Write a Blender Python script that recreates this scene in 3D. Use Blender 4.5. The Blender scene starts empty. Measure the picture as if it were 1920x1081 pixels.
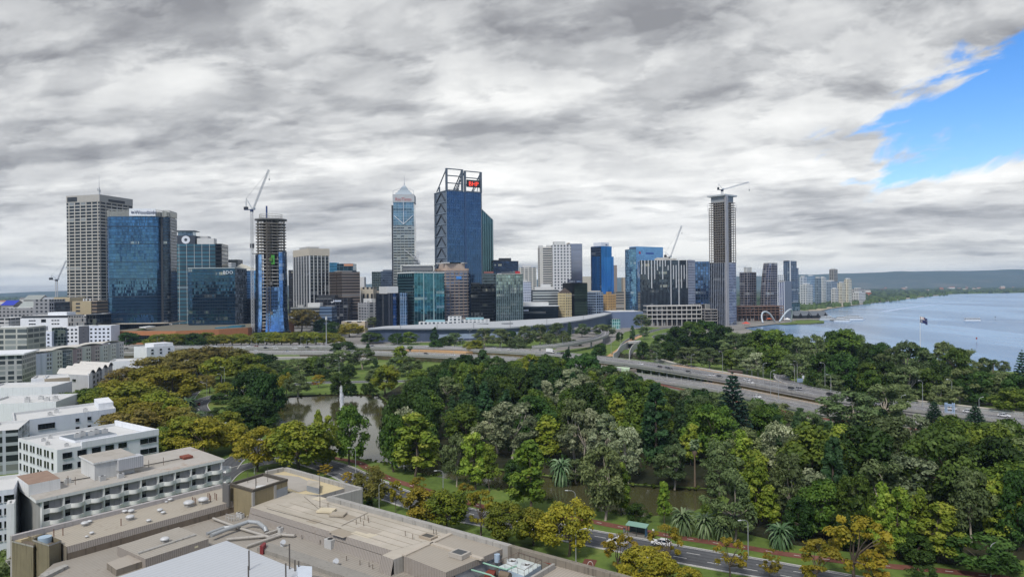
import bpy, bmesh, math, random
from mathutils import Vector, Matrix, noise as mnoise
SC = bpy.context.scene; COL = SC.collection
rad = math.radians
def c(h, k=1.0):
    o = []
    for i in (0, 2, 4):
        s = int(h[i:i+2], 16) / 255
        o.append(((s / 12.92) if s <= .04045 else ((s + .055) / 1.055) ** 2.4) * k)
    return (o[0], o[1], o[2], 1)
# ------------------------------------------------------------------ camera, sky, sun, exposure
CAMZ, F, CU, CV, VH, ROLL = 60.0, 1330.0, 960.0, 540.5, -1.5, math.radians(.55)
cam_d = bpy.data.cameras.new('camera'); cam = bpy.data.objects.new('camera', cam_d); COL.objects.link(cam)
cam.location = (0, 0, CAMZ); cam.rotation_euler = (Matrix.Rotation(rad(90), 3, 'X') @ Matrix.Rotation(-ROLL, 3, 'Z')).to_euler()
cam_d.sensor_width = 36; cam_d.lens = 36 * F / 1920; cam_d.shift_y = VH / 1920
cam_d.clip_start = 1; cam_d.clip_end = 60000
SC.camera = cam
SUN_EL, SUN_AZ = rad(48), rad(-160)      # azimuth measured from +Y (view direction) towards +X
SC.view_settings.view_transform = 'Standard'; SC.view_settings.look = 'None'
SC.view_settings.gamma = 1; SC.view_settings.exposure = 0.46
def nd(nt, t, ins=None, **props):
    n = nt.nodes.new(t)
    for k, v in props.items(): setattr(n, k, v)
    for k, v in (ins or {}).items():
        s = n.inputs[k]
        if isinstance(v, bpy.types.NodeSocket): nt.links.new(v, s)
        else: s.default_value = v
    return n
def MA(nt, op, a, b=None, d=None, clamp=False):
    ins = {0: a}
    if b is not None: ins[1] = b
    if d is not None: ins[2] = d
    return nd(nt, 'ShaderNodeMath', ins, operation=op, use_clamp=clamp).outputs[0]
def MIX(nt, f, a, b, mode='MIX'):
    n = nd(nt, 'ShaderNodeMix', data_type='RGBA', blend_type=mode)
    for s, v in ((n.inputs[0], f), (n.inputs[6], a), (n.inputs[7], b)):
        if isinstance(v, bpy.types.NodeSocket): nt.links.new(v, s)
        else: s.default_value = v
    return n.outputs[2]
def RAMP(nt, f, stops, interp='LINEAR'):
    n = nd(nt, 'ShaderNodeValToRGB', {0: f}); e = n.color_ramp; e.interpolation = interp
    while len(e.elements) < len(stops): e.elements.new(.5)
    for x, (p, col) in zip(e.elements, stops):
        x.position = p; x.color = col if not isinstance(col, (int, float)) else (col, col, col, 1)
    return n.outputs[0]
def SMOOTH(nt, v, a, b):
    n = nd(nt, 'ShaderNodeMapRange', {0: v, 1: a, 2: b, 3: 0.0, 4: 1.0}, interpolation_type='SMOOTHSTEP')
    return n.outputs[0]
def NOISE(nt, vec, scale, detail=4, rough=.5, dist=0, dim='3D', lac=2.0):
    return nd(nt, 'ShaderNodeTexNoise', {'Vector': vec, 'Scale': scale, 'Detail': detail, 'Roughness': rough, 'Distortion': dist, 'Lacunarity': lac}, noise_dimensions=dim)
def make_world():
    w = bpy.data.worlds.new('World'); SC.world = w; w.use_nodes = True
    nt = w.node_tree; nt.nodes.clear()
    out = nd(nt, 'ShaderNodeOutputWorld')
    sky = nd(nt, 'ShaderNodeTexSky', sky_type='NISHITA', sun_disc=False)
    sky.sun_elevation = SUN_EL; sky.sun_rotation = SUN_AZ; sky.air_density = 1.0; sky.dust_density = .6; sky.ozone_density = 2.0
    hs = nd(nt, 'ShaderNodeHueSaturation', {'Hue': .512, 'Saturation': 1.42, 'Value': .86, 'Color': sky.outputs[0]})
    skyb = nd(nt, 'ShaderNodeBackground', {0: hs.outputs[0], 1: 0.15})
    d = nd(nt, 'ShaderNodeTexCoord').outputs['Generated']
    x, y, z = nd(nt, 'ShaderNodeSeparateXYZ', {0: d}).outputs
    zz = MA(nt, 'ADD', MA(nt, 'MAXIMUM', z, 0.0), 0.13)
    px = MA(nt, 'DIVIDE', x, zz); py = MA(nt, 'DIVIDE', y, zz)
    p = nd(nt, 'ShaderNodeCombineXYZ', {0: MA(nt, 'ADD', MA(nt, 'MULTIPLY', px, .8), MA(nt, 'MULTIPLY', py, .25)), 1: py, 2: 0.0}).outputs[0]
    yy = MA(nt, 'MAXIMUM', y, .12)
    a = MA(nt, 'DIVIDE', x, yy); e = MA(nt, 'DIVIDE', z, yy)
    front = nd(nt, 'ShaderNodeCombineXYZ', {0: MA(nt, 'MULTIPLY', a, 3.2), 1: MA(nt, 'MULTIPLY', e, 11.0), 2: 3.7}).outputs[0]
    def dirv(kx, ky, sh, off, zc):
        le = MA(nt, 'MULTIPLY', MA(nt, 'LOGARITHM', MA(nt, 'ADD', MA(nt, 'MAXIMUM', MA(nt, 'ADD', e, off), -.04), .075), 2.718282), ky)
        return nd(nt, 'ShaderNodeCombineXYZ', {0: MA(nt, 'MULTIPLY', a, kx), 1: MA(nt, 'SUBTRACT', le, MA(nt, 'MULTIPLY', a, sh)), 2: zc}).outputs[0]
    def field(off): return MA(nt, 'ADD', MA(nt, 'ADD', MA(nt, 'MULTIPLY', NOISE(nt, dirv(2.2, 3.2, 1.0, off, 8.1), .95, 4, .5, .25).outputs[0], .52), MA(nt, 'MULTIPLY', NOISE(nt, dirv(3.6, 3.3, .7, off, 1.3), 1.6, 10, .55, .3).outputs[0], .36)), MA(nt, 'MULTIPLY', NOISE(nt, dirv(6.0, 4.2, .5, off, 3.7), 3.0, 7, .58, .2).outputs[0], .12))
    big = NOISE(nt, p, .55, 3, .5, .2).outputs[0]
    f0 = field(0.0); f1 = field(.016)
    low = SMOOTH(nt, e, .36, .06)
    t = MA(nt, 'ADD', MA(nt, 'MULTIPLY', big, .26), MA(nt, 'MULTIPLY', f0, 1.45))
    emb = MA(nt, 'MULTIPLY', MA(nt, 'SUBTRACT', f1, f0), MA(nt, 'ADD', .75, MA(nt, 'MULTIPLY', low, .55)))
    t = MA(nt, 'ADD', t, emb)
    def mass(kx, ky, sh, zc, sc, lo, hi, off): return SMOOTH(nt, NOISE(nt, dirv(kx, ky, sh, off, zc), sc, 11, .56, .2).outputs[0], lo, hi)
    for kx, ky, sh, zc, sc, d1, w1, w2 in ((2.5, 2.7, .7, 5.5, 1.25, .026, .13, .09), (3.6, 3.6, .5, 9.2, 2.2, .012, .06, .04)):
        m0 = mass(kx, ky, sh, zc, sc, .45, .56, 0.0); mu_ = mass(kx, ky, sh, zc, sc, .45, .56, d1); md_ = mass(kx, ky, sh, zc, sc, .45, .56, -d1 * .8)
        t = MA(nt, 'SUBTRACT', t, MA(nt, 'MULTIPLY', MA(nt, 'MAXIMUM', MA(nt, 'SUBTRACT', m0, mu_), 0.0), w1))
        t = MA(nt, 'ADD', t, MA(nt, 'MULTIPLY', MA(nt, 'MAXIMUM', MA(nt, 'SUBTRACT', m0, md_), 0.0), w2)); t = MA(nt, 'ADD', t, MA(nt, 'MULTIPLY', MA(nt, 'SUBTRACT', m0, .5), .07))
    up = SMOOTH(nt, e, .20, .42)
    t = MA(nt, 'ADD', t, MA(nt, 'MULTIPLY', up, .085))
    lft = SMOOTH(nt, a, .0, -.7)
    t = MA(nt, 'ADD', t, MA(nt, 'MULTIPLY', lft, .05))
    hz = SMOOTH(nt, e, .10, .0)
    t = MA(nt, 'SUBTRACT', t, MA(nt, 'MULTIPLY', hz, .16))
    t = MA(nt, 'SUBTRACT', t, .165)
    col = RAMP(nt, t, [(.45, (.80, .80, .785, 1)), (.58, (.635, .64, .635, 1)), (.71, (.46, .467, .475, 1)), (.83, (.325, .332, .345, 1)), (.96, (.22, .225, .24, 1))])
    mid = f0
    warm = MIX(nt, MA(nt, 'MULTIPLY', hz, .75), col, (1.0, .975, .88, 1), 'MULTIPLY')
    # openings in the cloud
    sx = MA(nt, 'DIVIDE', MA(nt, 'SUBTRACT', a, MA(nt, 'ADD', .735, MA(nt, 'MULTIPLY', MA(nt, 'SUBTRACT', e, .24), .55))), .235)
    sy = MA(nt, 'DIVIDE', MA(nt, 'SUBTRACT', MA(nt, 'SUBTRACT', e, .245), MA(nt, 'MULTIPLY', MA(nt, 'SUBTRACT', a, .65), .22)), .092)
    dd = MA(nt, 'ADD', MA(nt, 'POWER', MA(nt, 'ABSOLUTE', sx), 2.0), MA(nt, 'POWER', MA(nt, 'ABSOLUTE', sy), 2.0))
    ragged = NOISE(nt, nd(nt, 'ShaderNodeCombineXYZ', {0: MA(nt, 'MULTIPLY', a, 7.0), 1: MA(nt, 'SUBTRACT', MA(nt, 'MULTIPLY', e, 22.0), MA(nt, 'MULTIPLY', a, 7.0)), 2: 1.0}).outputs[0], 1.0, 8, .58, .4).outputs[0]
    dd = MA(nt, 'ADD', dd, MA(nt, 'MULTIPLY', MA(nt, 'SUBTRACT', ragged, .5), 4.2))
    hole = SMOOTH(nt, dd, 1.3, .55)
    tong = MA(nt, 'ABSOLUTE', MA(nt, 'SUBTRACT', MA(nt, 'SUBTRACT', e, .262), MA(nt, 'MULTIPLY', MA(nt, 'SUBTRACT', a, .56), .33)))
    tong = MA(nt, 'ADD', MA(nt, 'MULTIPLY', tong, 40.0), MA(nt, 'ADD', MA(nt, 'MULTIPLY', MA(nt, 'SUBTRACT', .5, ragged), 4.0), MA(nt, 'MULTIPLY', MA(nt, 'MAXIMUM', MA(nt, 'SUBTRACT', a, .60), 0.0), 9.0)))
    hole = MA(nt, 'MULTIPLY', hole, SMOOTH(nt, tong, .25, .95))
    hole = MA(nt, 'MULTIPLY', hole, MA(nt, 'GREATER_THAN', y, .05))
    # slits of blue low over the city
    s2 = SMOOTH(nt, MA(nt, 'ADD', ragged, MA(nt, 'MULTIPLY', mid, .35)), .43, .36)
    s2 = MA(nt, 'MULTIPLY', s2, MA(nt, 'MULTIPLY', SMOOTH(nt, e, .2, .1), SMOOTH(nt, e, .02, .06)))
    hole = MA(nt, 'MAXIMUM', hole, MA(nt, 'MULTIPLY', s2, .75))
    # behind the viewer the cloud is broken, with a lot of blue
    back = MA(nt, 'MULTIPLY', SMOOTH(nt, y, .15, -.25), SMOOTH(nt, MA(nt, 'ADD', mid, MA(nt, 'MULTIPLY', big, .5)), .92, .66))
    hole = MA(nt, 'MAXIMUM', hole, MA(nt, 'MULTIPLY', back, .72), clamp=True)
    cb = nd(nt, 'ShaderNodeBackground', {0: warm, 1: 1.0})
    mx = nd(nt, 'ShaderNodeMixShader', {0: hole, 1: cb.outputs[0], 2: skyb.outputs[0]})
    nt.links.new(mx.outputs[0], out.inputs[0])
make_world()
sun_d = bpy.data.lights.new('sun', 'SUN'); sun_d.energy = 2.2; sun_d.angle = rad(12); sun_d.color = (1, .95, .87)
sun = bpy.data.objects.new('sun', sun_d); COL.objects.link(sun)
sd = Vector((math.sin(SUN_AZ) * math.cos(SUN_EL), math.cos(SUN_AZ) * math.cos(SUN_EL), math.sin(SUN_EL)))
sun.rotation_euler = sd.to_track_quat('Z', 'Y').to_euler()
# ------------------------------------------------------------------ helpers
SR, CR = math.sin(ROLL), math.cos(ROLL)
def K(u, v):
    du, dv = u - CU, v - CV
    return (du * CR - dv * SR) / F, (du * SR + dv * CR - VH) / F      # tan of azimuth, tan of depression
def X(u, Y, v=560): return K(u, v)[0] * Y
def Zv(v, Y, u=960): return CAMZ - K(u, v)[1] * Y
def P(u, v, Y): k, d = K(u, v); return Vector((k * Y, Y, CAMZ - d * Y))
def G(u, v, z=0.0):
    k, d = K(u, v); Y = (CAMZ - z) / d; return Vector((k * Y, Y, z))
ORG = {}
def tag(o, label=None, cat=None, group=None, kind=None):
    if label: o['label'] = label
    if cat: o['category'] = cat
    if group: o['group'] = group
    if kind: o['kind'] = kind
    return o
def thing(name, label, cat, loc=(0, 0, 0), group=None, rz=0):
    o = bpy.data.objects.new(name, None); COL.objects.link(o); o.location = loc; o.rotation_euler = (0, 0, rz)
    o.empty_display_size = .5; ORG[o.name] = Vector(loc)
    return tag(o, label, cat, group)
def copy_tree(o, parent=None):
    n = o.copy(); COL.objects.link(n)
    if parent is not None:
        n.parent = parent; n.matrix_parent_inverse = o.matrix_parent_inverse.copy()
    for ch in KIDS.get(o.name, []): 
        k = copy_tree(ch, n); KIDS.setdefault(n.name, []).append(k)
    return n
KIDS = {}
class MB:
    def __init__(s): s.v = []; s.f = []; s.m = []; s.u = []; s.sm = []; s.t = []
    def face(s, pts, m=0, uv=None, sm=False, t=.5):
        b = len(s.v); s.v += [tuple(p) for p in pts]; s.f.append(tuple(range(b, b + len(pts)))); s.m.append(m)
        s.u.append(uv or [(p[0], p[1]) for p in pts]); s.sm.append(sm); s.t.append(t); return s
    def mesh(s, vs, fs, m=0, sm=False, t=.5):
        b = len(s.v); s.v += [tuple(p) for p in vs]
        for f in fs:
            s.f.append(tuple(b + i for i in f)); s.m.append(m); s.sm.append(sm); s.t.append(t)
            s.u.append([(vs[i][0], vs[i][1]) for i in f])
        return s
    def prism(s, poly, z0, z1, ms=0, mt=None, mb=None, closed=True, u0=0.0):
        n = len(poly); u = u0; z0f = z0 if callable(z0) else (lambda p: z0); z1f = z1 if callable(z1) else (lambda p: z1)
        if ms is not None:
            for i in range(n if closed else n - 1):
                a, b = poly[i], poly[(i + 1) % n]; L = math.hypot(b[0] - a[0], b[1] - a[1])
                q = [(a[0], a[1], z0f(a)), (b[0], b[1], z0f(b)), (b[0], b[1], z1f(b)), (a[0], a[1], z1f(a))]
                s.face(q, ms, [(u, q[0][2]), (u + L, q[1][2]), (u + L, q[2][2]), (u, q[3][2])]); u += L
        if mt is not None: s.face([(p[0], p[1], z1f(p)) for p in poly], mt)
        if mb is not None: s.face([(p[0], p[1], z0f(p)) for p in reversed(poly)], mb)
        return s
    def box(s, x0, x1, y0, y1, z0, z1, m=0, mt=None):
        return s.prism([(x0, y0), (x1, y0), (x1, y1), (x0, y1)], z0, z1, m, m if mt is None else mt, m)
    def obox(s, cx, cy, z0, z1, sx, sy, a=0, m=0, mt=None):
        ca, sa = math.cos(a), math.sin(a)
        P = [(cx + ca * i - sa * j, cy + sa * i + ca * j) for i, j in ((-sx/2, -sy/2), (sx/2, -sy/2), (sx/2, sy/2), (-sx/2, sy/2))]
        return s.prism(P, z0, z1, m, m if mt is None else mt, m)
    def tube(s, p0, p1, r0, r1=None, n=6, m=0, caps=True, sm=True):
        r1 = r0 if r1 is None else r1
        p0 = Vector(p0); p1 = Vector(p1); d = (p1 - p0)
        if d.length < 1e-6: return s
        d.normalize(); a = d.orthogonal().normalized(); b = d.cross(a)
        vs = []
        for p, r in ((p0, r0), (p1, r1)):
            for i in range(n):
                t = 2 * math.pi * i / n; vs.append(p + a * (r * math.cos(t)) + b * (r * math.sin(t)))
        fs = [(i, (i + 1) % n, n + (i + 1) % n, n + i) for i in range(n)]
        s.mesh(vs, fs, m, sm)
        if caps: s.mesh(vs, [tuple(range(n - 1, -1, -1)), tuple(range(n, 2 * n))], m)
        return s
    def path(s, pts, r, n=6, m=0):
        for a, b in zip(pts[:-1], pts[1:]): s.tube(a, b, r if not isinstance(r, list) else r[0], None, n, m)
        return s
    def lathe(s, prof, c0=(0, 0, 0), n=16, m=0, sm=True):
        vs = []
        for r, z in prof:
            for i in range(n):
                t = 2 * math.pi * i / n; vs.append((c0[0] + r * math.cos(t), c0[1] + r * math.sin(t), c0[2] + z))
        fs = []
        for k in range(len(prof) - 1):
            for i in range(n):
                j = (i + 1) % n; fs.append((k * n + i, k * n + j, (k + 1) * n + j, (k + 1) * n + i))
        s.mesh(vs, fs, m, sm); return s
    def build(s, name, mats, parent=None, origin=None):
        me = bpy.data.meshes.new(name)
        o3 = Vector(origin) if origin is not None else (ORG.get(parent.name, Vector()) if parent else Vector())
        me.from_pydata([(p[0] - o3.x, p[1] - o3.y, p[2] - o3.z) for p in s.v], [], s.f)
        if not isinstance(mats, (list, tuple)): mats = [mats]
        for m in mats: me.materials.append(m)
        me.polygons.foreach_set('material_index', s.m); me.polygons.foreach_set('use_smooth', s.sm)
        uvl = me.uv_layers.new(name='UVMap'); flat = []
        for q in s.u:
            for a, b in q: flat += [a, b]
        uvl.data.foreach_set('uv', flat)
        if len(set(s.t)) > 1:
            at = me.attributes.new('tint', 'FLOAT', 'FACE'); at.data.foreach_set('value', s.t)
        me.update()
        o = bpy.data.objects.new(name, me); COL.objects.link(o)
        if parent is not None:
            o.parent = parent; ORG[o.name] = o3; KIDS.setdefault(parent.name, []).append(o)
        elif origin is not None: o.location = o3
        return o
def newmat(name):
    m = bpy.data.materials.new(name); m.use_nodes = True; nt = m.node_tree
    b = nt.nodes['Principled BSDF']; return m, nt, b
MC = {}
def mat(col, rough=.75, metal=0.0, var=.22, scale=.35, spec=.5, streak=0.0, bump=0.0, fine=0.0):
    """painted / mineral surface: base colour with blotchy wear, rain streaks and fine grain"""
    key = (col, rough, metal, var, scale, spec, streak, bump, fine)
    if key in MC: return MC[key]
    m, nt, b = newmat('surface_' + str(len(MC))); MC[key] = m
    C0 = c(col) if isinstance(col, str) else col
    tc = nd(nt, 'ShaderNodeNewGeometry').outputs['Position']
    n = NOISE(nt, tc, scale, 5, .62).outputs[0]
    f = MA(nt, 'ADD', 1 - var, MA(nt, 'MULTIPLY', n, 2 * var))
    if streak:
        mp = nd(nt, 'ShaderNodeMapping', {0: tc, 3: (1.6, 1.6, .10)}).outputs[0]
        s = NOISE(nt, mp, 1.0, 5, .65).outputs[0]
        f = MA(nt, 'MULTIPLY', f, MA(nt, 'SUBTRACT', 1.0, MA(nt, 'MULTIPLY', SMOOTH(nt, s, .5, .72), streak)))
    if fine:
        g = NOISE(nt, tc, 6.0, 3, .7).outputs[0]
        f = MA(nt, 'MULTIPLY', f, MA(nt, 'ADD', 1 - fine, MA(nt, 'MULTIPLY', g, 2 * fine)))
    colr = MIX(nt, 1.0, C0, nd(nt, 'ShaderNodeCombineColor', {0: f, 1: f, 2: f}).outputs[0], 'MULTIPLY')
    nt.links.new(colr, b.inputs['Base Color'])
    b.inputs['Roughness'].default_value = rough; b.inputs['Metallic'].default_value = metal
    b.inputs['Specular IOR Level'].default_value = spec
    if bump:
        bp = nd(nt, 'ShaderNodeBump', {'Strength': bump, 'Distance': .3, 'Height': NOISE(nt, tc, 1.3, 6, .65).outputs[0]})
        nt.links.new(bp.outputs[0], b.inputs['Normal'])
    return m
FC = {}
def facade(glass, frame, cw=1.5, fh=3.8, mu=.10, sp=.25, span=None, metal=.72, rough=.07, var=.5, tilt=.012, blind=.12, vfin=None, off=0.0, light=None):
    """curtain wall: grid of panes from the UVs (metres), spandrel bands, mullions, panes that each lean and tint a little differently"""
    key = (glass, frame, cw, fh, mu, sp, span, metal, rough, var, tilt, blind, vfin, off, light)
    if key in FC: return FC[key]
    m, nt, b = newmat('facade_' + str(len(FC))); FC[key] = m
    uv = nd(nt, 'ShaderNodeUVMap').outputs[0]
    u, v, _ = nd(nt, 'ShaderNodeSeparateXYZ', {0: uv}).outputs
    uu = MA(nt, 'DIVIDE', u, cw); vv = MA(nt, 'DIVIDE', MA(nt, 'ADD', v, off), fh)
    fu = MA(nt, 'FRACT', uu); fv = MA(nt, 'FRACT', vv)
    cell = nd(nt, 'ShaderNodeCombineXYZ', {0: MA(nt, 'FLOOR', uu), 1: MA(nt, 'FLOOR', vv), 2: 0.0}).outputs[0]
    wn = nd(nt, 'ShaderNodeTexWhiteNoise', {0: cell}, noise_dimensions='3D')
    row = nd(nt, 'ShaderNodeTexWhiteNoise', {0: nd(nt, 'ShaderNodeCombineXYZ', {0: MA(nt, 'FLOOR', MA(nt, 'DIVIDE', u, cw * 7)), 1: MA(nt, 'FLOOR', vv), 2: 5.0}).outputs[0]}, noise_dimensions='3D')
    mull = MA(nt, 'LESS_THAN', fu, mu) if mu else None
    span_m = MA(nt, 'LESS_THAN', fv, sp) if sp else None
    g0 = c(glass)
    f = MA(nt, 'ADD', 1 - var, MA(nt, 'MULTIPLY', MA(nt, 'ADD', MA(nt, 'MULTIPLY', wn.outputs[0], .55), MA(nt, 'MULTIPLY', row.outputs[0], .45)), 2 * var))
    gc = MIX(nt, 1.0, g0, nd(nt, 'ShaderNodeCombineColor', {0: f, 1: f, 2: f}).outputs[0], 'MULTIPLY')
    if blind:
        isb = MA(nt, 'MULTIPLY', MA(nt, 'GREATER_THAN', row.outputs[0], 1 - blind), MA(nt, 'GREATER_THAN', wn.outputs[0], .35))
        gc = MIX(nt, MA(nt, 'MULTIPLY', isb, .45), gc, (.5, .52, .52, 1))
    colr = gc
    rgh = rough; met = metal
    msk = None
    if span_m is not None:
        colr = MIX(nt, span_m, colr, c(span or frame)); msk = span_m if span is None else None
    if mull is not None:
        colr = MIX(nt, mull, colr, c(frame)); msk = mull if msk is None else MA(nt, 'MAXIMUM', msk, mull)
    nt.links.new(colr, b.inputs['Base Color'])
    if msk is not None:
        inv = MA(nt, 'SUBTRACT', 1.0, msk)
        nt.links.new(MA(nt, 'MULTIPLY', inv, metal), b.inputs['Metallic'])
        nt.links.new(MA(nt, 'ADD', rough, MA(nt, 'MULTIPLY', msk, .5)), b.inputs['Roughness'])
    else:
        b.inputs['Metallic'].default_value = metal; b.inputs['Roughness'].default_value = rough
    if tilt:
        geo = nd(nt, 'ShaderNodeNewGeometry')
        dv = nd(nt, 'ShaderNodeVectorMath', {0: wn.outputs[1], 1: (.5, .5, .5)}, operation='SUBTRACT').outputs[0]
        sc_ = nd(nt, 'ShaderNodeVectorMath', {0: dv, 3: tilt * 2}, operation='SCALE').outputs[0]
        ad = nd(nt, 'ShaderNodeVectorMath', {0: geo.outputs['Normal'], 1: sc_}, operation='ADD').outputs[0]
        nm = nd(nt, 'ShaderNodeVectorMath', {0: ad}, operation='NORMALIZE').outputs[0]
        nt.links.new(nm, b.inputs['Normal'])
    return m
def Q(u0, u1, u2, v, Y, phi):
    """plan of a rectangular building from the picture columns (on row v) of its left, near and right edges"""
    ph = rad(phi); k0, k1, k2 = (K(u, v)[0] for u in (u0, u1, u2)); xc = k1 * Y
    cp, sp = math.cos(ph), math.sin(ph)
    t = (k2 * Y - xc) / (cp - k2 * sp); s = (xc - k0 * Y) / (sp + k0 * cp)
    near = (xc, Y); right = (xc + t * cp, Y + t * sp); left = (xc - s * sp, Y + s * cp)
    back = (right[0] + left[0] - xc, right[1] + left[1] - Y)
    return [near, right, back, left]
def RECT(u0, u1, v, Y, depth, phi=0.0):
    ph = rad(phi); x0 = K(u0, v)[0] * Y; k1 = K(u1, v)[0]
    t = (k1 * Y - x0) / (math.cos(ph) - k1 * math.sin(ph))
    a = (x0, Y); b = (x0 + t * math.cos(ph), Y + t * math.sin(ph)); n = (-math.sin(ph) * depth, math.cos(ph) * depth)
    return [a, b, (b[0] + n[0], b[1] + n[1]), (a[0] + n[0], a[1] + n[1])]
def inset(poly, d):
    n = len(poly); out = []
    for i in range(n):
        p0, p1, p2 = Vector(poly[i - 1]), Vector(poly[i]), Vector(poly[(i + 1) % n])
        e1 = (p1 - p0).normalized(); e2 = (p2 - p1).normalized()
        n1 = Vector((-e1.y, e1.x)); n2 = Vector((-e2.y, e2.x)); b = n1 + n2
        k = max(.35, 1 + n1.dot(n2)); q = p1 + b * (d / k); out.append((q.x, q.y))
    return out
def rrect(poly, r, seg=5):
    n = len(poly); out = []
    for i in range(n):
        p0, p1, p2 = Vector(poly[i - 1]), Vector(poly[i]), Vector(poly[(i + 1) % n])
        a = p1 + (p0 - p1).normalized() * r; b = p1 + (p2 - p1).normalized() * r
        for k in range(seg + 1):
            t = k / seg; q = a * (1 - t) ** 2 + p1 * (2 * t * (1 - t)) + b * t * t; out.append((q.x, q.y))
    return out
def cen(poly): return (sum(p[0] for p in poly) / len(poly), sum(p[1] for p in poly) / len(poly))
def lettering(s, size, mtl, parent, at, ang, depth=.15, align='CENTER'):
    cu = bpy.data.curves.new('lettering', 'FONT'); cu.body = s; cu.size = size; cu.extrude = depth; cu.align_x = align; cu.resolution_u = 2
    t = bpy.data.objects.new('tmp_text', cu); COL.objects.link(t)
    me = bpy.data.meshes.new_from_object(t); bpy.data.objects.remove(t)
    me.materials.clear(); me.materials.append(mtl)
    o3 = ORG.get(parent.name, Vector())
    M = Matrix.Translation(Vector(at) - o3) @ Matrix.Rotation(ang, 4, 'Z') @ Matrix.Rotation(rad(90), 4, 'X')
    me.transform(M)
    o = bpy.data.objects.new('lettering', me); COL.objects.link(o); o.parent = parent; ORG[o.name] = o3
    KIDS.setdefault(parent.name, []).append(o)
    return o
def onface(a, b, t, z, out=.3):
    """point on wall a->b at fraction t, pushed outward, and the wall's angle"""
    dx, dy = b[0] - a[0], b[1] - a[1]; L = math.hypot(dx, dy)
    return (a[0] + dx * t + dy / L * out, a[1] + dy * t - dx / L * out, z), math.atan2(dy, dx)
# ------------------------------------------------------------------ ground, water, hills
def catmull(pts, n=6):
    pts = [Vector(p) for p in pts]; out = []
    for i in range(len(pts) - 1):
        p0 = pts[max(i - 1, 0)]; p1 = pts[i]; p2 = pts[i + 1]; p3 = pts[min(i + 2, len(pts) - 1)]
        for k in range(n):
            t = k / n
            out.append(.5 * ((2 * p1) + (p2 - p0) * t + (2 * p0 - 5 * p1 + 4 * p2 - p3) * t * t + (3 * p1 - p0 - 3 * p2 + p3) * t ** 3))
    out.append(pts[-1]); return out
def side(pts, off):
    out = []
    for i, p in enumerate(pts):
        a = pts[max(i - 1, 0)]; b = pts[min(i + 1, len(pts) - 1)]; d = (b - a).to_2d().normalized()
        out.append(Vector((p.x - d.y * off, p.y + d.x * off, p.z)))
    return out
def ribbon(mb, pts, l, r, m=0, dz=0.0, skirt=0.0, ms=None):
    A = side(pts, l); B = side(pts, -r); L = 0
    up = Vector((0, 0, dz)); dn = Vector((0, 0, dz - skirt))
    for i in range(len(pts) - 1):
        d = (pts[i + 1] - pts[i]).length
        mb.face([B[i] + up, B[i + 1] + up, A[i + 1] + up, A[i] + up], m, [(L, 0), (L + d, 0), (L + d, l + r), (L, l + r)])
        if skirt:
            mb.face([A[i] + up, A[i + 1] + up, A[i + 1] + dn, A[i] + dn], ms, [(L, 0), (L + d, 0), (L + d, 1), (L, 1)])
            mb.face([B[i + 1] + up, B[i] + up, B[i] + dn, B[i + 1] + dn], ms, [(L, 0), (L + d, 0), (L + d, 1), (L, 1)])
        L += d
    if skirt:
        for i, s in ((0, 1), (-1, -1)):
            q = [A[i] + up, A[i] + dn, B[i] + dn, B[i] + up]; mb.face(q if s > 0 else q[::-1], ms)
def dashes(mb, pts, off, w, dash, gap, dz, m=0):
    pts2 = side(pts, off); acc = 0.0; on = True; cur = pts2[0].copy(); left = dash; run = [cur.copy()]
    for q in pts2[1:]:
        seg = q - cur; L = seg.length
        while L > left:
            cur = cur + seg.normalized() * left; L -= left; seg = q - cur
            run.append(cur.copy())
            if on: ribbon(mb, run, w / 2, w / 2, m, dz)
            on = not on; left = dash if on else gap; run = [cur.copy()]
        left -= L; cur = q.copy(); run.append(cur.copy())
    if on and len(run) > 1: ribbon(mb, run, w / 2, w / 2, m, dz)
def ground_mat(name, cols, s1=.03, s2=.35, rough=.95, bump=.4):
    m, nt, b = newmat(name); pos = nd(nt, 'ShaderNodeNewGeometry').outputs['Position']
    n1 = NOISE(nt, pos, s1, 5, .6, .5).outputs[0]; n2 = NOISE(nt, pos, s2, 6, .7).outputs[0]
    f = MA(nt, 'ADD', MA(nt, 'MULTIPLY', n1, .65), MA(nt, 'MULTIPLY', n2, .35))
    colr = RAMP(nt, f, [(.34 + .32 * i / (len(cols) - 1), c(h)) for i, h in enumerate(cols)])
    nt.links.new(colr, b.inputs['Base Color']); b.inputs['Roughness'].default_value = rough
    b.inputs['Specular IOR Level'].default_value = .2
    bp = nd(nt, 'ShaderNodeBump', {'Strength': bump, 'Distance': .4, 'Height': n2}); nt.links.new(bp.outputs[0], b.inputs['Normal'])
    return m
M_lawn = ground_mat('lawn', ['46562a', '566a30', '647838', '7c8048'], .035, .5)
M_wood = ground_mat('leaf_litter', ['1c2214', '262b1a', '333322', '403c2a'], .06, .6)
M_sub = ground_mat('far_land', ['25351f', '33432a', '42502f', '6b6a50'], .004, .03)
M_asph = ground_mat('asphalt', ['4a4b4e', '55575a', '606265', '6b6c6d'], .05, 1.2, .85, .1)
M_fwy = ground_mat('freeway_surface', ['67676a', '747476', '807f80', '8b8a88'], .03, .8, .85, .1)
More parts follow.
